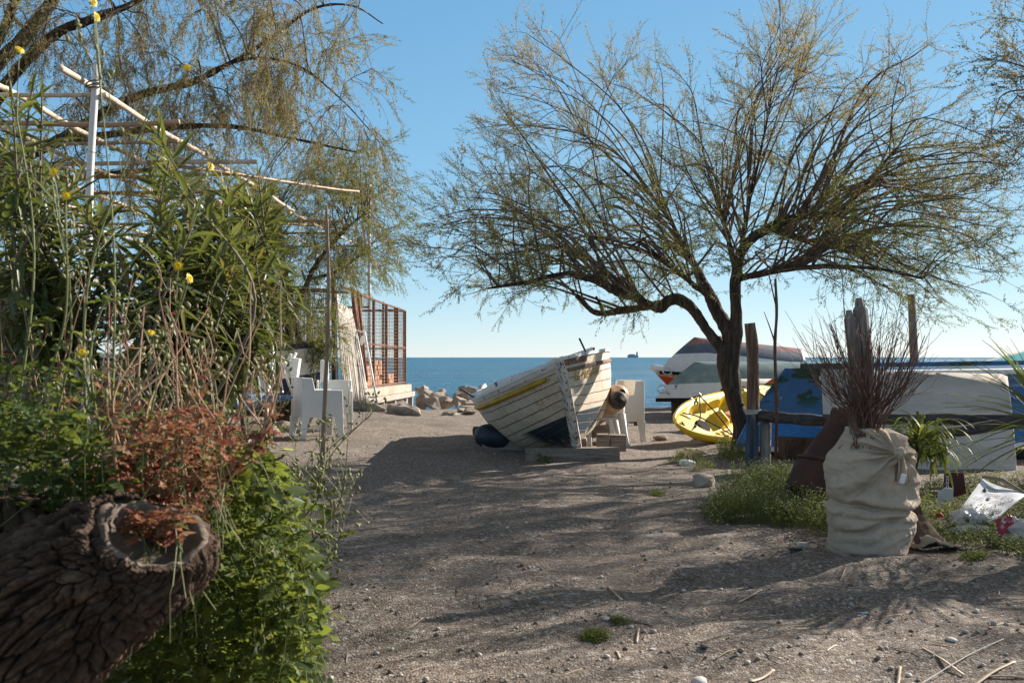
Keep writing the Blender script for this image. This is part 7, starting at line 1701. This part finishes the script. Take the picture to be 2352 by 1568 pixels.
# ---------------------------------------------------------------- the old stump
def stump():
    root = thing('cut_tree_stump', 'huge leaning stump with deeply cracked dark bark and a hollow cut face', 'stump', (-1.0, 2.1, 0))
    axp = smoothpath([P3(-290, 1810, 2.30), P3(-115, 1620, 2.27), P3(62, 1442, 2.23), P3(222, 1326, 2.19), P3(306, 1280, 2.16), P3(344, 1252, 2.145), P3(354, 1222, 2.133)], 16); k = len(axp)
    rad = np.interp(np.linspace(0, 1, k), [0, 1/6, 2/6, 3/6, 4/6, 5/6, 1], [.22, .20, .172, .142, .120, .106, .100])
    na = 460; t_ = np.gradient(axp, axis=0); t_ /= np.linalg.norm(t_, axis=1)[:, None]
    kk_ = 360; uu = np.linspace(0, 1, kk_); ax2 = np.stack([np.interp(uu, np.linspace(0, 1, k), axp[:, i]) for i in range(3)], -1); r2 = np.interp(uu, np.linspace(0, 1, k), rad)
    t2 = np.gradient(ax2, axis=0); t2 /= np.linalg.norm(t2, axis=1)[:, None]; a = np.cross(t2, [0, -1, .1]); a /= np.linalg.norm(a, axis=1)[:, None]; b = np.cross(t2, a)
    an = np.linspace(0, 2 * np.pi, na, endpoint=False); ca, sa = np.cos(an), np.sin(an)
    q = np.stack([np.broadcast_to(ca * 5.4, (kk_, na)), np.broadcast_to(sa * 5.4, (kk_, na)), np.broadcast_to((uu * 5.0)[:, None], (kk_, na))], -1)
    warp = q + .35 * np.stack([vnoise(q * 1.5, 1), vnoise(q * 1.5, 2), vnoise(q * 1.2, 3)], -1)
    def plates(A, B, seed):
        iA, iB = np.floor(A).astype(int), np.floor(B).astype(int); F1 = np.full(A.shape, 9.); F2 = F1.copy(); cid = np.zeros(A.shape)
        for da in (-1, 0, 1):
            for db in (-1, 0, 1):
                ca_, cb2 = iA + da, iB + db; jx = _hash(ca_ + 5000 + seed, cb2 + 7000, 0 * ca_ + 1); jy = _hash(ca_ + 5000 + seed, cb2 + 7000, 0 * ca_ + 2); dd_ = np.hypot(ca_ + jx - A, cb2 + jy - B)
                cl = dd_ < F1; F2 = np.where(cl, F1, np.minimum(F2, dd_)); cid = np.where(cl, jx, cid); F1 = np.where(cl, dd_, F1)
        return np.clip((F2 - F1) / .22, 0, 1), cid
    AA = np.broadcast_to(an / (2 * np.pi) * 40, (kk_, na)) + .9 * vnoise(q * .55, 1) + .25 * vnoise(q * 2.0, 3); BB = np.broadcast_to((uu * 10)[:, None], (kk_, na)) + .8 * vnoise(q * .6, 2) + .25 * vnoise(q * 2.2, 4)
    pl1, id1 = plates(AA, BB, 0); pl2, id2 = plates(AA * 2.3, BB * 2.6, 50)
    groove = 1 - pl1 ** .7 * (.75 + .25 * pl2)
    big = fbm(q * .4, 3, 9); h = (.026 * big + .024 * pl1 ** .6 + .012 * id1 + .008 * pl2 + .006 * id2 + .006 * fbm(q * 3.0, 4, 11)) * np.interp(uu, [0, .6, 1], [1, .85, .6])[:, None]
    Rr = r2[:, None] * (1 + .08 * vnoise(q * .3, 12)) + h
    V = ax2[:, None] + Rr[..., None] * (ca[None, :, None] * a[:, None] + sa[None, :, None] * b[:, None])
    # cut end slanting: shear the last rings
    rim = V[-1].copy()
    t = NT('stump_bark'); n1 = t.noise(t.coord('Object', (1, 1, 1)), 14, 8, .75); pvx = t.sep(t.coord('pv'))
    col = t.ramp(n1, [(.3, (.035, .022, .015)), (.5, (.085, .056, .039)), (.66, (.17, .12, .085)), (.78, (.29, .21, .155))]); col = t.mix(t.mask(pvx[0], .25, .9), col, (.022, .014, .010))
    bm_ = t.done(col, .92, 0, t.bump(t.noise(t.coord('Object'), 45, 7, .8), .9, .012), .15)
    m = MB(); m.grid(V, close=True, pv=np.stack([groove, groove * 0, groove * 0], -1)); m.build('bark', bm_, root, smooth=True)
    # cut face: wooden ring, then hollow
    CW = simple('cut_wood', [(0.3, (0.06, 0.043, 0.032)), (0.5, (0.14, 0.105, 0.078)), (0.75, (0.25, 0.195, 0.145))], 9, .85, .5, 50, .006, layers=[(12, .6, .64, (.13, .10, .06), (1, 1, 1))])
    c = ax2[-1]; T = t2[-1]; rows = []; ker = 31; rp = np.concatenate([rim[-ker:], rim, rim[:ker]]); rimS = np.stack([np.convolve(rp[:, i], np.ones(2 * ker + 1) / (2 * ker + 1), 'valid') for i in range(3)], -1)
    for f_, dz in ((1.0, 0.0), (.93, .006), (.88, .010), (.80, .008), (.76, -.012), (.72, -.03), (.60, -.045), (.3, -.05), (.001, -.05)):
        w_ = f_ + (.06 * vnoise(np.stack([ca * 1.5, sa * 1.5, 0 * ca + f_], -1), 21) if .1 < f_ < .9 else 0 * ca)
        base_ = rim if f_ == 1.0 else rimS; pz_ = c + (base_ - c) * w_[:, None]; rows.append(pz_ + T * (dz + (0 if f_ == 1.0 else 1) * (.020 * vnoise(pz_ * 16, 22) + .008 * vnoise(pz_ * 60, 23)))[:, None])
    m = MB(); m.grid(np.array(rows[:2]), close=True, m=1, pv=np.zeros((2 * na, 3)) + [.4, 0, 0]); m.grid(np.array(rows[1:]), close=True, m=0); m.build('cut_face', [CW, bm_], root, smooth=True)
    # a second lobe at the left edge of the picture
    p2 = smoothpath([P3(-200, 1560, 2.4), P3(-90, 1360, 2.36), P3(-30, 1220, 2.36), P3(-15, 1120, 2.36)], 20); k = len(p2); na = 160; an = np.linspace(0, 2 * np.pi, na, endpoint=False); ca, sa = np.cos(an), np.sin(an)
    t3 = np.gradient(p2, axis=0); t3 /= np.linalg.norm(t3, axis=1)[:, None]; a = np.cross(t3, [0, -1, .1]); a /= np.linalg.norm(a, axis=1)[:, None]; b = np.cross(t3, a); uu = np.linspace(0, 1, k)
    q = np.stack([np.broadcast_to(ca * 3, (k, na)), np.broadcast_to(sa * 3, (k, na)), np.broadcast_to((uu * 3)[:, None], (k, na))], -1); g2 = np.clip(1 - np.abs(vnoise(q * 2, 31)) * 2.8, 0, 1) ** 2
    R3 = np.interp(uu, [0, .8, .95, 1], [.24, .15, .10, .01])[:, None] + .03 * (1 - g2) * np.interp(uu, [0, .9, 1], [1, 1, 0])[:, None] + .02 * fbm(q, 3, 33) * np.interp(uu, [0, .9, 1], [1, 1, 0])[:, None]
    V = p2[:, None] + R3[..., None] * (ca[None, :, None] * a[:, None] + sa[None, :, None] * b[:, None]); m = MB(); m.grid(V, close=True, pv=np.stack([g2, 0 * g2, 0 * g2], -1)); m.build('bark', bm_, root, smooth=True)
stump()
bpy.data.objects['bark.001']['label'] = 'second rounded bark lobe at the picture edge'

# ---------------------------------------------------------------- right-hand ground plants
def clump(poly_ground, n, h, name, label, seed, flowers=True, size=(.008, .022), stuff=True):
    """low small-leaved plant mass on the ground"""
    rg = np.random.default_rng(seed); f = MB(); st = MB(); fl = MB(); q = inpoly(poly_ground, n, rg); base = np.array([on(a, b) for a, b in q]); cen = base.mean(0); dd = np.linalg.norm(base[:, :2] - cen[:2], axis=1); hh = h * np.clip(1.25 - dd / dd.max(), .15, 1) * (.5 + .6 * rg.random(n)) 
    pos, dr_, sc_, tt = [], [], [], []
    for b, h_ in zip(base, hh):
        d = np.array([rg.normal() * .35, rg.normal() * .35, 1.0]); d /= np.linalg.norm(d); tp = b + d * h_; st.tube([b, (b + tp) / 2 + rg.normal(size=3) * h_ * .06, tp], .0011, 3, cap=False)
        for _ in range(int(5 + h_ * 40)):
            u = rg.random() ** .6; p = b + (tp - b) * u + rg.normal(size=3) * .010; an = rg.random() * 6.28; pos.append(p); dr_.append([math.cos(an), math.sin(an), .5]); sc_.append(size[0] + (size[1] - size[0]) * rg.random()); tt.append(np.clip(.3 + .5 * u + rg.normal() * .15, 0, 1))
        if flowers and rg.random() < .55:
            v = IV1 * .0032 + tp + [0, 0, .003]; fl.add(v, IF1)
    pos, dr_, sc_, tt = map(np.array, (pos, dr_, sc_, tt)); f.inst(LB[5][0], LB[5][1], frames(dr_, np.array([0, 0, 1.0])), pos, sc_, 0, tt)
    # one mass: leaves, stems and flowers in a single mesh with three materials
    allm = MB(); off = 0
    for k2, src in enumerate((f, st, fl)):
        if not src.n: continue
        base_n = allm.n
        for v, t_ in zip(src.V, src.T): allm.V.append(v); allm.T.append(t_); allm.Q.append(np.zeros((len(v), 3)))
        for g, _ in src.FA: allm.FA.append((g + base_n, k2))
        allm.n = base_n + src.n
    o = allm.build(name, [CHICK, STEMG, WFL], None); tag(o, label, 'ground plants', kind='stuff' if stuff else None); return o
CHICK = leafmat('chickweed_leaf', [(0, (.055, .08, .018)), (.4, (.12, .155, .032)), (.8, (.22, .25, .055)), (1, (.34, .34, .10))], .5, .5, .3)
WFL = simple('tiny_white_flower', [(0.3, (.6, .6, .5)), (.7, (.75, .75, .68))], 9, .6, 0)
clump([(1640, 1195), (1700, 1120), (1800, 1080), (1900, 1090), (1960, 1160), (1960, 1240), (1900, 1245), (1800, 1225), (1700, 1205)], 2500, .30, 'chickweed_patch', 'thick flowering chickweed patch left of the canvas sack', 1001)
clump([(1600, 1190), (1660, 1140), (1720, 1150), (1700, 1200), (1640, 1205)], 420, .12, 'chickweed_fringe', 'thin light edge of the chickweed patch on the gravel', 1002)
clump([(1535, 1068), (1560, 1045), (1610, 1040), (1620, 1062), (1590, 1072)], 260, .12, 'low_weeds', 'low round green weed tuft beside the crushed foam cup', 1003, False)
clump([(1590, 1080), (1610, 1060), (1640, 1066), (1640, 1078)], 120, .10, 'low_weeds', 'yellowish weed tuft right of the crushed foam cup', 1004)
clump([(1640, 1055), (1660, 1030), (1710, 1030), (1720, 1060), (1690, 1066)], 200, .22, 'tall_weeds', 'thin upright weeds under the yellow kayak by the trunk foot', 1005, False, (.012, .035))
clump([(2090, 1190), (2120, 1120), (2240, 1090), (2420, 1080), (2420, 1200), (2380, 1300), (2300, 1270), (2200, 1260), (2140, 1240)], 1700, .13, 'litter_weeds', 'green ground weeds growing round the litter at the right', 1006, True, (.010, .030))
clump([(1330, 1478), (1350, 1462), (1390, 1462), (1400, 1474), (1370, 1482)], 330, .016, 'moss_tuft', 'small bright green moss tuft on the gravel in the lower middle', 1007, False, (.005, .012))
clump([(1400, 1440), (1430, 1436), (1445, 1446), (1420, 1452)], 110, .02, 'moss_tuft', 'tiny green moss tuft beside the dark stick', 1008, False, (.005, .012))
clump([(1490, 1135), (1500, 1128), (1530, 1130), (1525, 1138)], 80, .03, 'grass_tuft', 'little green tuft alone on the gravel left of the chickweed', 1009, False)
clump([(2200, 1295), (2215, 1280), (2260, 1278), (2270, 1292), (2240, 1300)], 130, .04, 'grass_tuft', 'small weed tuft on the gravel below the felt cloth', 1010, False)
clump([(1225, 1050), (1235, 1040), (1262, 1040), (1262, 1062), (1240, 1064)], 140, .13, 'boat_weeds', 'dark green weed growing before the timber beam of the boat', 1011, False, (.015, .035))
clump([(640, 1003), (700, 1000), (720, 1010), (660, 1014)], 90, .035, 'grass_tuft', 'thin green grass around the feet of the nearer left armchair', 1012, False)
clump([(560, 1010), (600, 985), (660, 975), (650, 1000), (600, 1020)], 160, .14, 'bed_weeds', 'weeds with rusty dry stalks among the stones before the pale blue fin', 1013, False, (.012, .03))

def blades(name, label, c, n, L, spread, seed, mat_, W=.022, arch=1.0, dirs=None, group=None, cat='plant'):
    rg = np.random.default_rng(seed); m = MB(); root = thing(name, label, cat, tuple(c), group)
    for i in range(n):
        an = rg.random() * 6.28 if dirs is None else dirs[0] + (dirs[1] - dirs[0]) * rg.random(); el = .35 + .9 * rg.random(); l = L * (.6 + .5 * rg.random()); d = np.array([math.cos(an) * math.cos(el), math.sin(an) * math.cos(el), math.sin(el)]); pts = [np.array(c, float) + rg.normal(size=3) * spread]
        for s_ in range(10): d = d + np.array([0, 0, -.10 * arch * (.5 + s_ / 6)]); d /= np.linalg.norm(d); pts.append(pts[-1] + d * l / 10)
        pts = np.array(pts); tg = np.gradient(pts, axis=0); sd2 = np.cross(tg, [0, 0, 1.0]); sd2 /= np.linalg.norm(sd2, axis=1)[:, None] + 1e-9; w_ = W * .5 * np.sin(np.clip(np.linspace(.25, 1, 11), 0, 1) * np.pi) ** .6; upn = np.array([0, 0, 1.0]) * .35
        m.grid(np.stack([pts - sd2 * w_[:, None] + upn * w_[:, None], pts, pts + sd2 * w_[:, None] + upn * w_[:, None]], 1), tint=rg.random())
    m.build('leaves', mat_, root, smooth=True); return root
IRIS = leafmat('strap_leaf', [(0, (.035, .065, .018)), (.5, (.07, .11, .025)), (.8, (.15, .19, .04)), (1, (.26, .25, .07))], .45, .45, .35)
blades('strap_leaf_plant', 'clump of bent hanging strap leaves tied up right of the canvas sack', P3(2118, 1025, 6.3), 70, .42, .03, 1, IRIS, .022, 1.9)
blades('strap_leaf_plant', 'lower hanging part of strap leaves beside the dark red carton', P3(2150, 1050, 6.5), 46, .36, .03, 2, IRIS, .020, 2.2)
yc = thing('yucca', 'spiky long-leaved yucca reaching in from the right border', 'yucca', tuple(gp(2440, 5.6)))
m = MB(); m.tube([gp(2440, 5.6), P3(2435, 1150, 5.6), P3(2430, 985, 5.6)], [.06, .05, .045], 10); m.build('trunk', DARKWOOD, yc, smooth=True)
rg = np.random.default_rng(5); m = MB(); c = P3(2425, 985, 5.6)
for i in range(95):
    an = rg.random() * 6.28; el = -.4 + 1.7 * rg.random(); l = .50 + .22 * rg.random(); d = np.array([math.cos(an) * math.cos(el), math.sin(an) * math.cos(el), math.sin(el)]); pts = [c + rg.normal(size=3) * .03]
    for s_ in range(9): d = d + np.array([0, 0, -.05 * (.3 + s_ / 6)]); d /= np.linalg.norm(d); pts.append(pts[-1] + d * l / 9)
    pts = np.array(pts); tg = np.gradient(pts, axis=0); sd2 = np.cross(tg, [0, 0, 1.0]); sd2 /= np.linalg.norm(sd2, axis=1)[:, None] + 1e-9; w_ = .011 * np.sin(np.linspace(.3, 1, 10) * np.pi) ** .7
    m.grid(np.stack([pts - sd2 * w_[:, None] + [0, 0, .003], pts, pts + sd2 * w_[:, None] + [0, 0, .003]], 1), tint=rg.random())
m.build('leaves', IRIS, yc, smooth=True)
# ================================================================ SMALL THINGS ON THE GRAVEL
STRAW = simple('dry_reed', [(0.3, (0.30, 0.22, 0.145)), (0.55, (0.44, 0.34, 0.24)), (0.8, (0.58, 0.48, 0.37))], 6, .6, .2, layers=[(9, .62, .67, (.24, .16, .10), (1, 1, 1))])
TWG = simple('dark_twig', [(0.3, (0.05, 0.032, 0.024)), (0.7, (0.13, 0.09, 0.07))], 9, .8, .3)
def gpt(px, py, dz=.006): return on(px, py, dz)
def reed(a, b, r, label, m_=STRAW, flat=.6, bend=0.0, name='reed_piece', cat='reed piece', group='dry reed pieces on the gravel'):
    A_, B__ = gpt(*a, r * .6), gpt(*b, r * .6); mid = (A_ + B__) / 2 + np.array([bend, bend * .5, 0]); mid[2] = float(gh(mid[0], mid[1])) + r * .8
    pp = smoothpath([A_, mid, B__], 6); rr = r * (.62 + .25 * np.random.default_rng(int(a[0])).random(len(pp))); m = MB(); m.tube(pp, rr, 5, flat=.4); return solo(m, name, m_, label, cat, group, smooth=True)
RE = [((1398, 1348), (1428, 1392), .010, 'broad split reed piece lying in the centre of the lower gravel', STRAW),
      ((1695, 1390), (1748, 1362), .009, 'pale split reed piece with a dark twig beside it', STRAW),
      ((1700, 1388), (1740, 1372), .003, 'thin dark twig under the pale split reed', TWG),
      ((1755, 1436), (1835, 1455), .005, 'long thin reed piece right of the moss tuft', STRAW),
      ((1600, 1484), (1685, 1472), .006, 'slightly bent dull reed in the lower middle', STRAW),
      ((1645, 1515), (1688, 1503), .006, 'short pale reed chip below the bent dull reed', STRAW),
      ((1722, 1568), (1776, 1540), .012, 'wide reed end at the very bottom, centre right', STRAW),
      ((2060, 1568), (2067, 1525), .009, 'upright-lying reed piece at the bottom, right half', STRAW),
      ((2118, 1500), (2215, 1545), .008, 'long tan reed crossing toward the lower right corner', STRAW),
      ((2040, 1492), (2120, 1512), .004, 'dark thin stalk touching the long tan reed', TWG),
      ((2230, 1568), (2330, 1525), .010, 'bright reed in the lower right corner', STRAW),
      ((2260, 1550), (2370, 1562), .009, 'reed crossing under the bright corner reed', STRAW),
      ((2135, 1490), (2185, 1492), .005, 'little straight reed bit above the long tan reed', STRAW),
      ((2168, 1319), (2256, 1320), .005, 'thin straight reed lying below the felt cloth', STRAW),
      ((1930, 1340), (1942, 1320), .006, 'short stubby reed bit in front of the canvas sack', STRAW),
      ((1462, 1478), (1467, 1455), .007, 'short round reed end just right of the moss tuft', STRAW),
      ((1415, 1503), (1424, 1522), .007, 'small split reed chip below the moss tuft', STRAW),
      ((1395, 1432), (1500, 1450), .006, 'dark knobbly stick above the moss tuft', TWG),
      ((1490, 1448), (1512, 1476), .0025, 'thin curved twig end right of the dark stick', STRAW),
      ((885, 1468), (970, 1430), .004, 'curved bare twig near the weeds at the lower left', STRAW),
      ((1168, 1340), (1182, 1368), .003, 'small dark twig standing in the centre left gravel', TWG),
      ((1540, 1357), (1640, 1355), .003, 'thin dark stalk right of the broad split reed', TWG),
      ((1430, 1250), (1590, 1268), .003, 'long thin stalk in the shaded middle gravel', TWG),
      ((1470, 1295), (1530, 1290), .003, 'short dark stalk in the middle gravel', TWG),
      ((1860, 1465), (1910, 1460), .004, 'short dark stick on the right lower gravel', TWG),
      ((1060, 1230), (1170, 1212), .003, 'thin pale stalk in the left middle gravel', STRAW),
      ((795, 1520), (798, 1500), .004, 'tiny pale reed bit at the lower left near the weeds', STRAW),
      ((1660, 1330), (1668, 1315), .004, 'tiny yellowish chip in the centre right gravel', STRAW),
      ((1990, 1330), (2060, 1322), .003, 'thin reddish stalk right of the stubby reed bit', TWG),
      ((1560, 1025), (1600, 1035), .012, 'short board scrap before the yellow kayak', GREYWOOD),
      ((1600, 1030), (1650, 1050), .015, 'weathered board scrap lying left of the kayak weeds', GREYWOOD),
      ((1640, 1012), (1560, 1003), .01, 'thin stick lying behind the board scraps', STRAW)]
for i, (a, b, r_, lab, m_) in enumerate(RE): reed(a, b, r_, lab, m_, bend=.0 if i not in (18, 19, 4, 28) else .03)
reed((2085, 1568), (2305, 1480), .0035, 'long curved white root across the lower right gravel', simple('white_root', [(0.3, (.5, .46, .42)), (.7, (.62, .58, .54))], 9, .7, .1), bend=.04)
# many fine needles and straw: uncountable litter
r7 = np.random.default_rng(77); m = MB()
for i in range(1500):
    y = 2.9 + 13 * r7.random() ** 1.6; x = (r7.random() * 2 - 1) * (.5 + .55 * y); an = r7.normal() * .5 + .2; l = .02 + .09 * r7.random() ** 2; z = float(gh(x, y)) + .004
    d = np.array([math.cos(an), math.sin(an), 0]) * l / 2; p = np.array([x, y, z]); m.tube([p - d, p + d * .1 + [0, 0, .003], p + d], .0007 + .0014 * r7.random() * (l > .05), 3, m=int(r7.random() < .4), cap=False)
tag(m.build('straw_litter', [TWG, STRAW], None), 'fine dry needles and straw scattered over the gravel', 'litter', kind='stuff')
# small stones that can be told apart
ST = [((1393, 1441), .042, .4, 'white oval pebble left of the dark stick', .95), ((1605, 1566), .07, .5, 'large grey-white pebble at the bottom edge, centre right', .8), ((1430, 1478), .02, .5, 'small grey pebble right of the moss tuft', .6), ((1497, 1497), .03, .3, 'flat bluish-white shell bit below the dark stick', .95), ((2185, 1480), .05, .35, 'flat pale oval pebble above the little straight reed bit', .9), ((880, 1322), .028, .4, 'pale flat pebble in the left gravel', .9), ((1320, 1338), .018, .4, 'tiny white pebble left of the broad split reed', .95), ((1390, 1300), .016, .4, 'small greyish pebble in the central gravel', .7), ((2210, 1410), .022, .6, 'rounded grey pebble at the right below the thin straight reed', .6), ((1370, 1424), .02, .6, 'dark roundish pebble above the moss tuft', .3), ((1955, 1352), .03, .5, 'brown flat pebble in front of the canvas sack', .3), ((1835, 1478), .02, .5, 'small tan pebble right of the short dark stick', .5), ((795, 1448), .03, .3, 'flat grey stone with a sheen near the lower left weeds', .6), ((1620, 1500), .05, .25, 'thin dark slate flake beside the bent dull reed', .2)]
PM = [simple('pebble_%s' % n_, [(.3, tuple(c * .8 for c in c_)), (.7, c_)], 12, .8, .2) for n_, c_ in (('dark', (.13, .11, .10)), ('grey', (.30, .27, .25)), ('white', (.60, .57, .54)))]
for (q, s_, fl_, lab, t_) in ST:
    c = on(*q); c[2] += s_ * fl_ * .3; v = IV2 * (1 + .10 * vnoise(IV2 * 1.5 + s_ * 100, 3))[:, None] * np.array([s_ * .5, s_ * .38, s_ * .5 * fl_]); m = MB(); m.add(v @ euler(0, 0, s_ * 100).T + c, IF2)
    solo(m, 'stone', PM[0 if t_ < .4 else (1 if t_ < .8 else 2)], lab, 'stone', smooth=True)
# scraps
def scrap(px, py, w, d, col, label, rz=0., cat='scrap', name='plastic_scrap', h=.006):
    c = on(px, py, h); m = MB(); m.box(c, (w, d, h), euler(.1, .08, rz)); t_ = simple(name + '_mat', [(.3, tuple(x * .85 for x in col)), (.7, col)], 20, .5, .1); return solo(m, name, t_, label, cat, bevel=.002)
scrap(1985, 1412, .045, .012, (.03, .16, .25), 'small blue plastic strip on the lower right gravel', .1)
scrap(1842, 1262, .07, .022, (.60, .60, .58), 'white plastic channel piece lying left of the canvas sack', .5, h=.02)
scrap(1826, 1268, .08, .03, (.03, .03, .03), 'black plastic piece under the white channel piece', .2, h=.012)
scrap(770, 1474, .035, .05, (.42, .42, .10), 'yellowish fallen leaf near the lower left weeds', .4, 'leaf', 'fallen_leaf', .003)
scrap(660, 1031, .14, .07, (.50, .52, .10), 'bright yellow-green scrap before the left armchairs', .1)
scrap(620, 1050, .13, .04, (.45, .30, .16), 'short orange-brown wood chip before the left armchairs', 1.0, 'wood chip', 'wood_chip', .03)
scrap(2275, 1462, .03, .008, (.35, .12, .04), 'orange chip near the lower right corner', .7)
scrap(2262, 1418, .03, .008, (.50, .50, .48), 'white chip near the right border of the gravel', .2)
scrap(1525, 1404, .03, .01, (.45, .45, .43), 'white paper shred in the middle of the lower right gravel', .9)
scrap(2280, 1308, .035, .02, (.35, .28, .24), 'pale triangular shard on the gravel at the right', .5, h=.012)
scrap(1725, 1352, .02, .02, (.03, .03, .03), 'tiny dark shard beyond the pale split reed', .5)
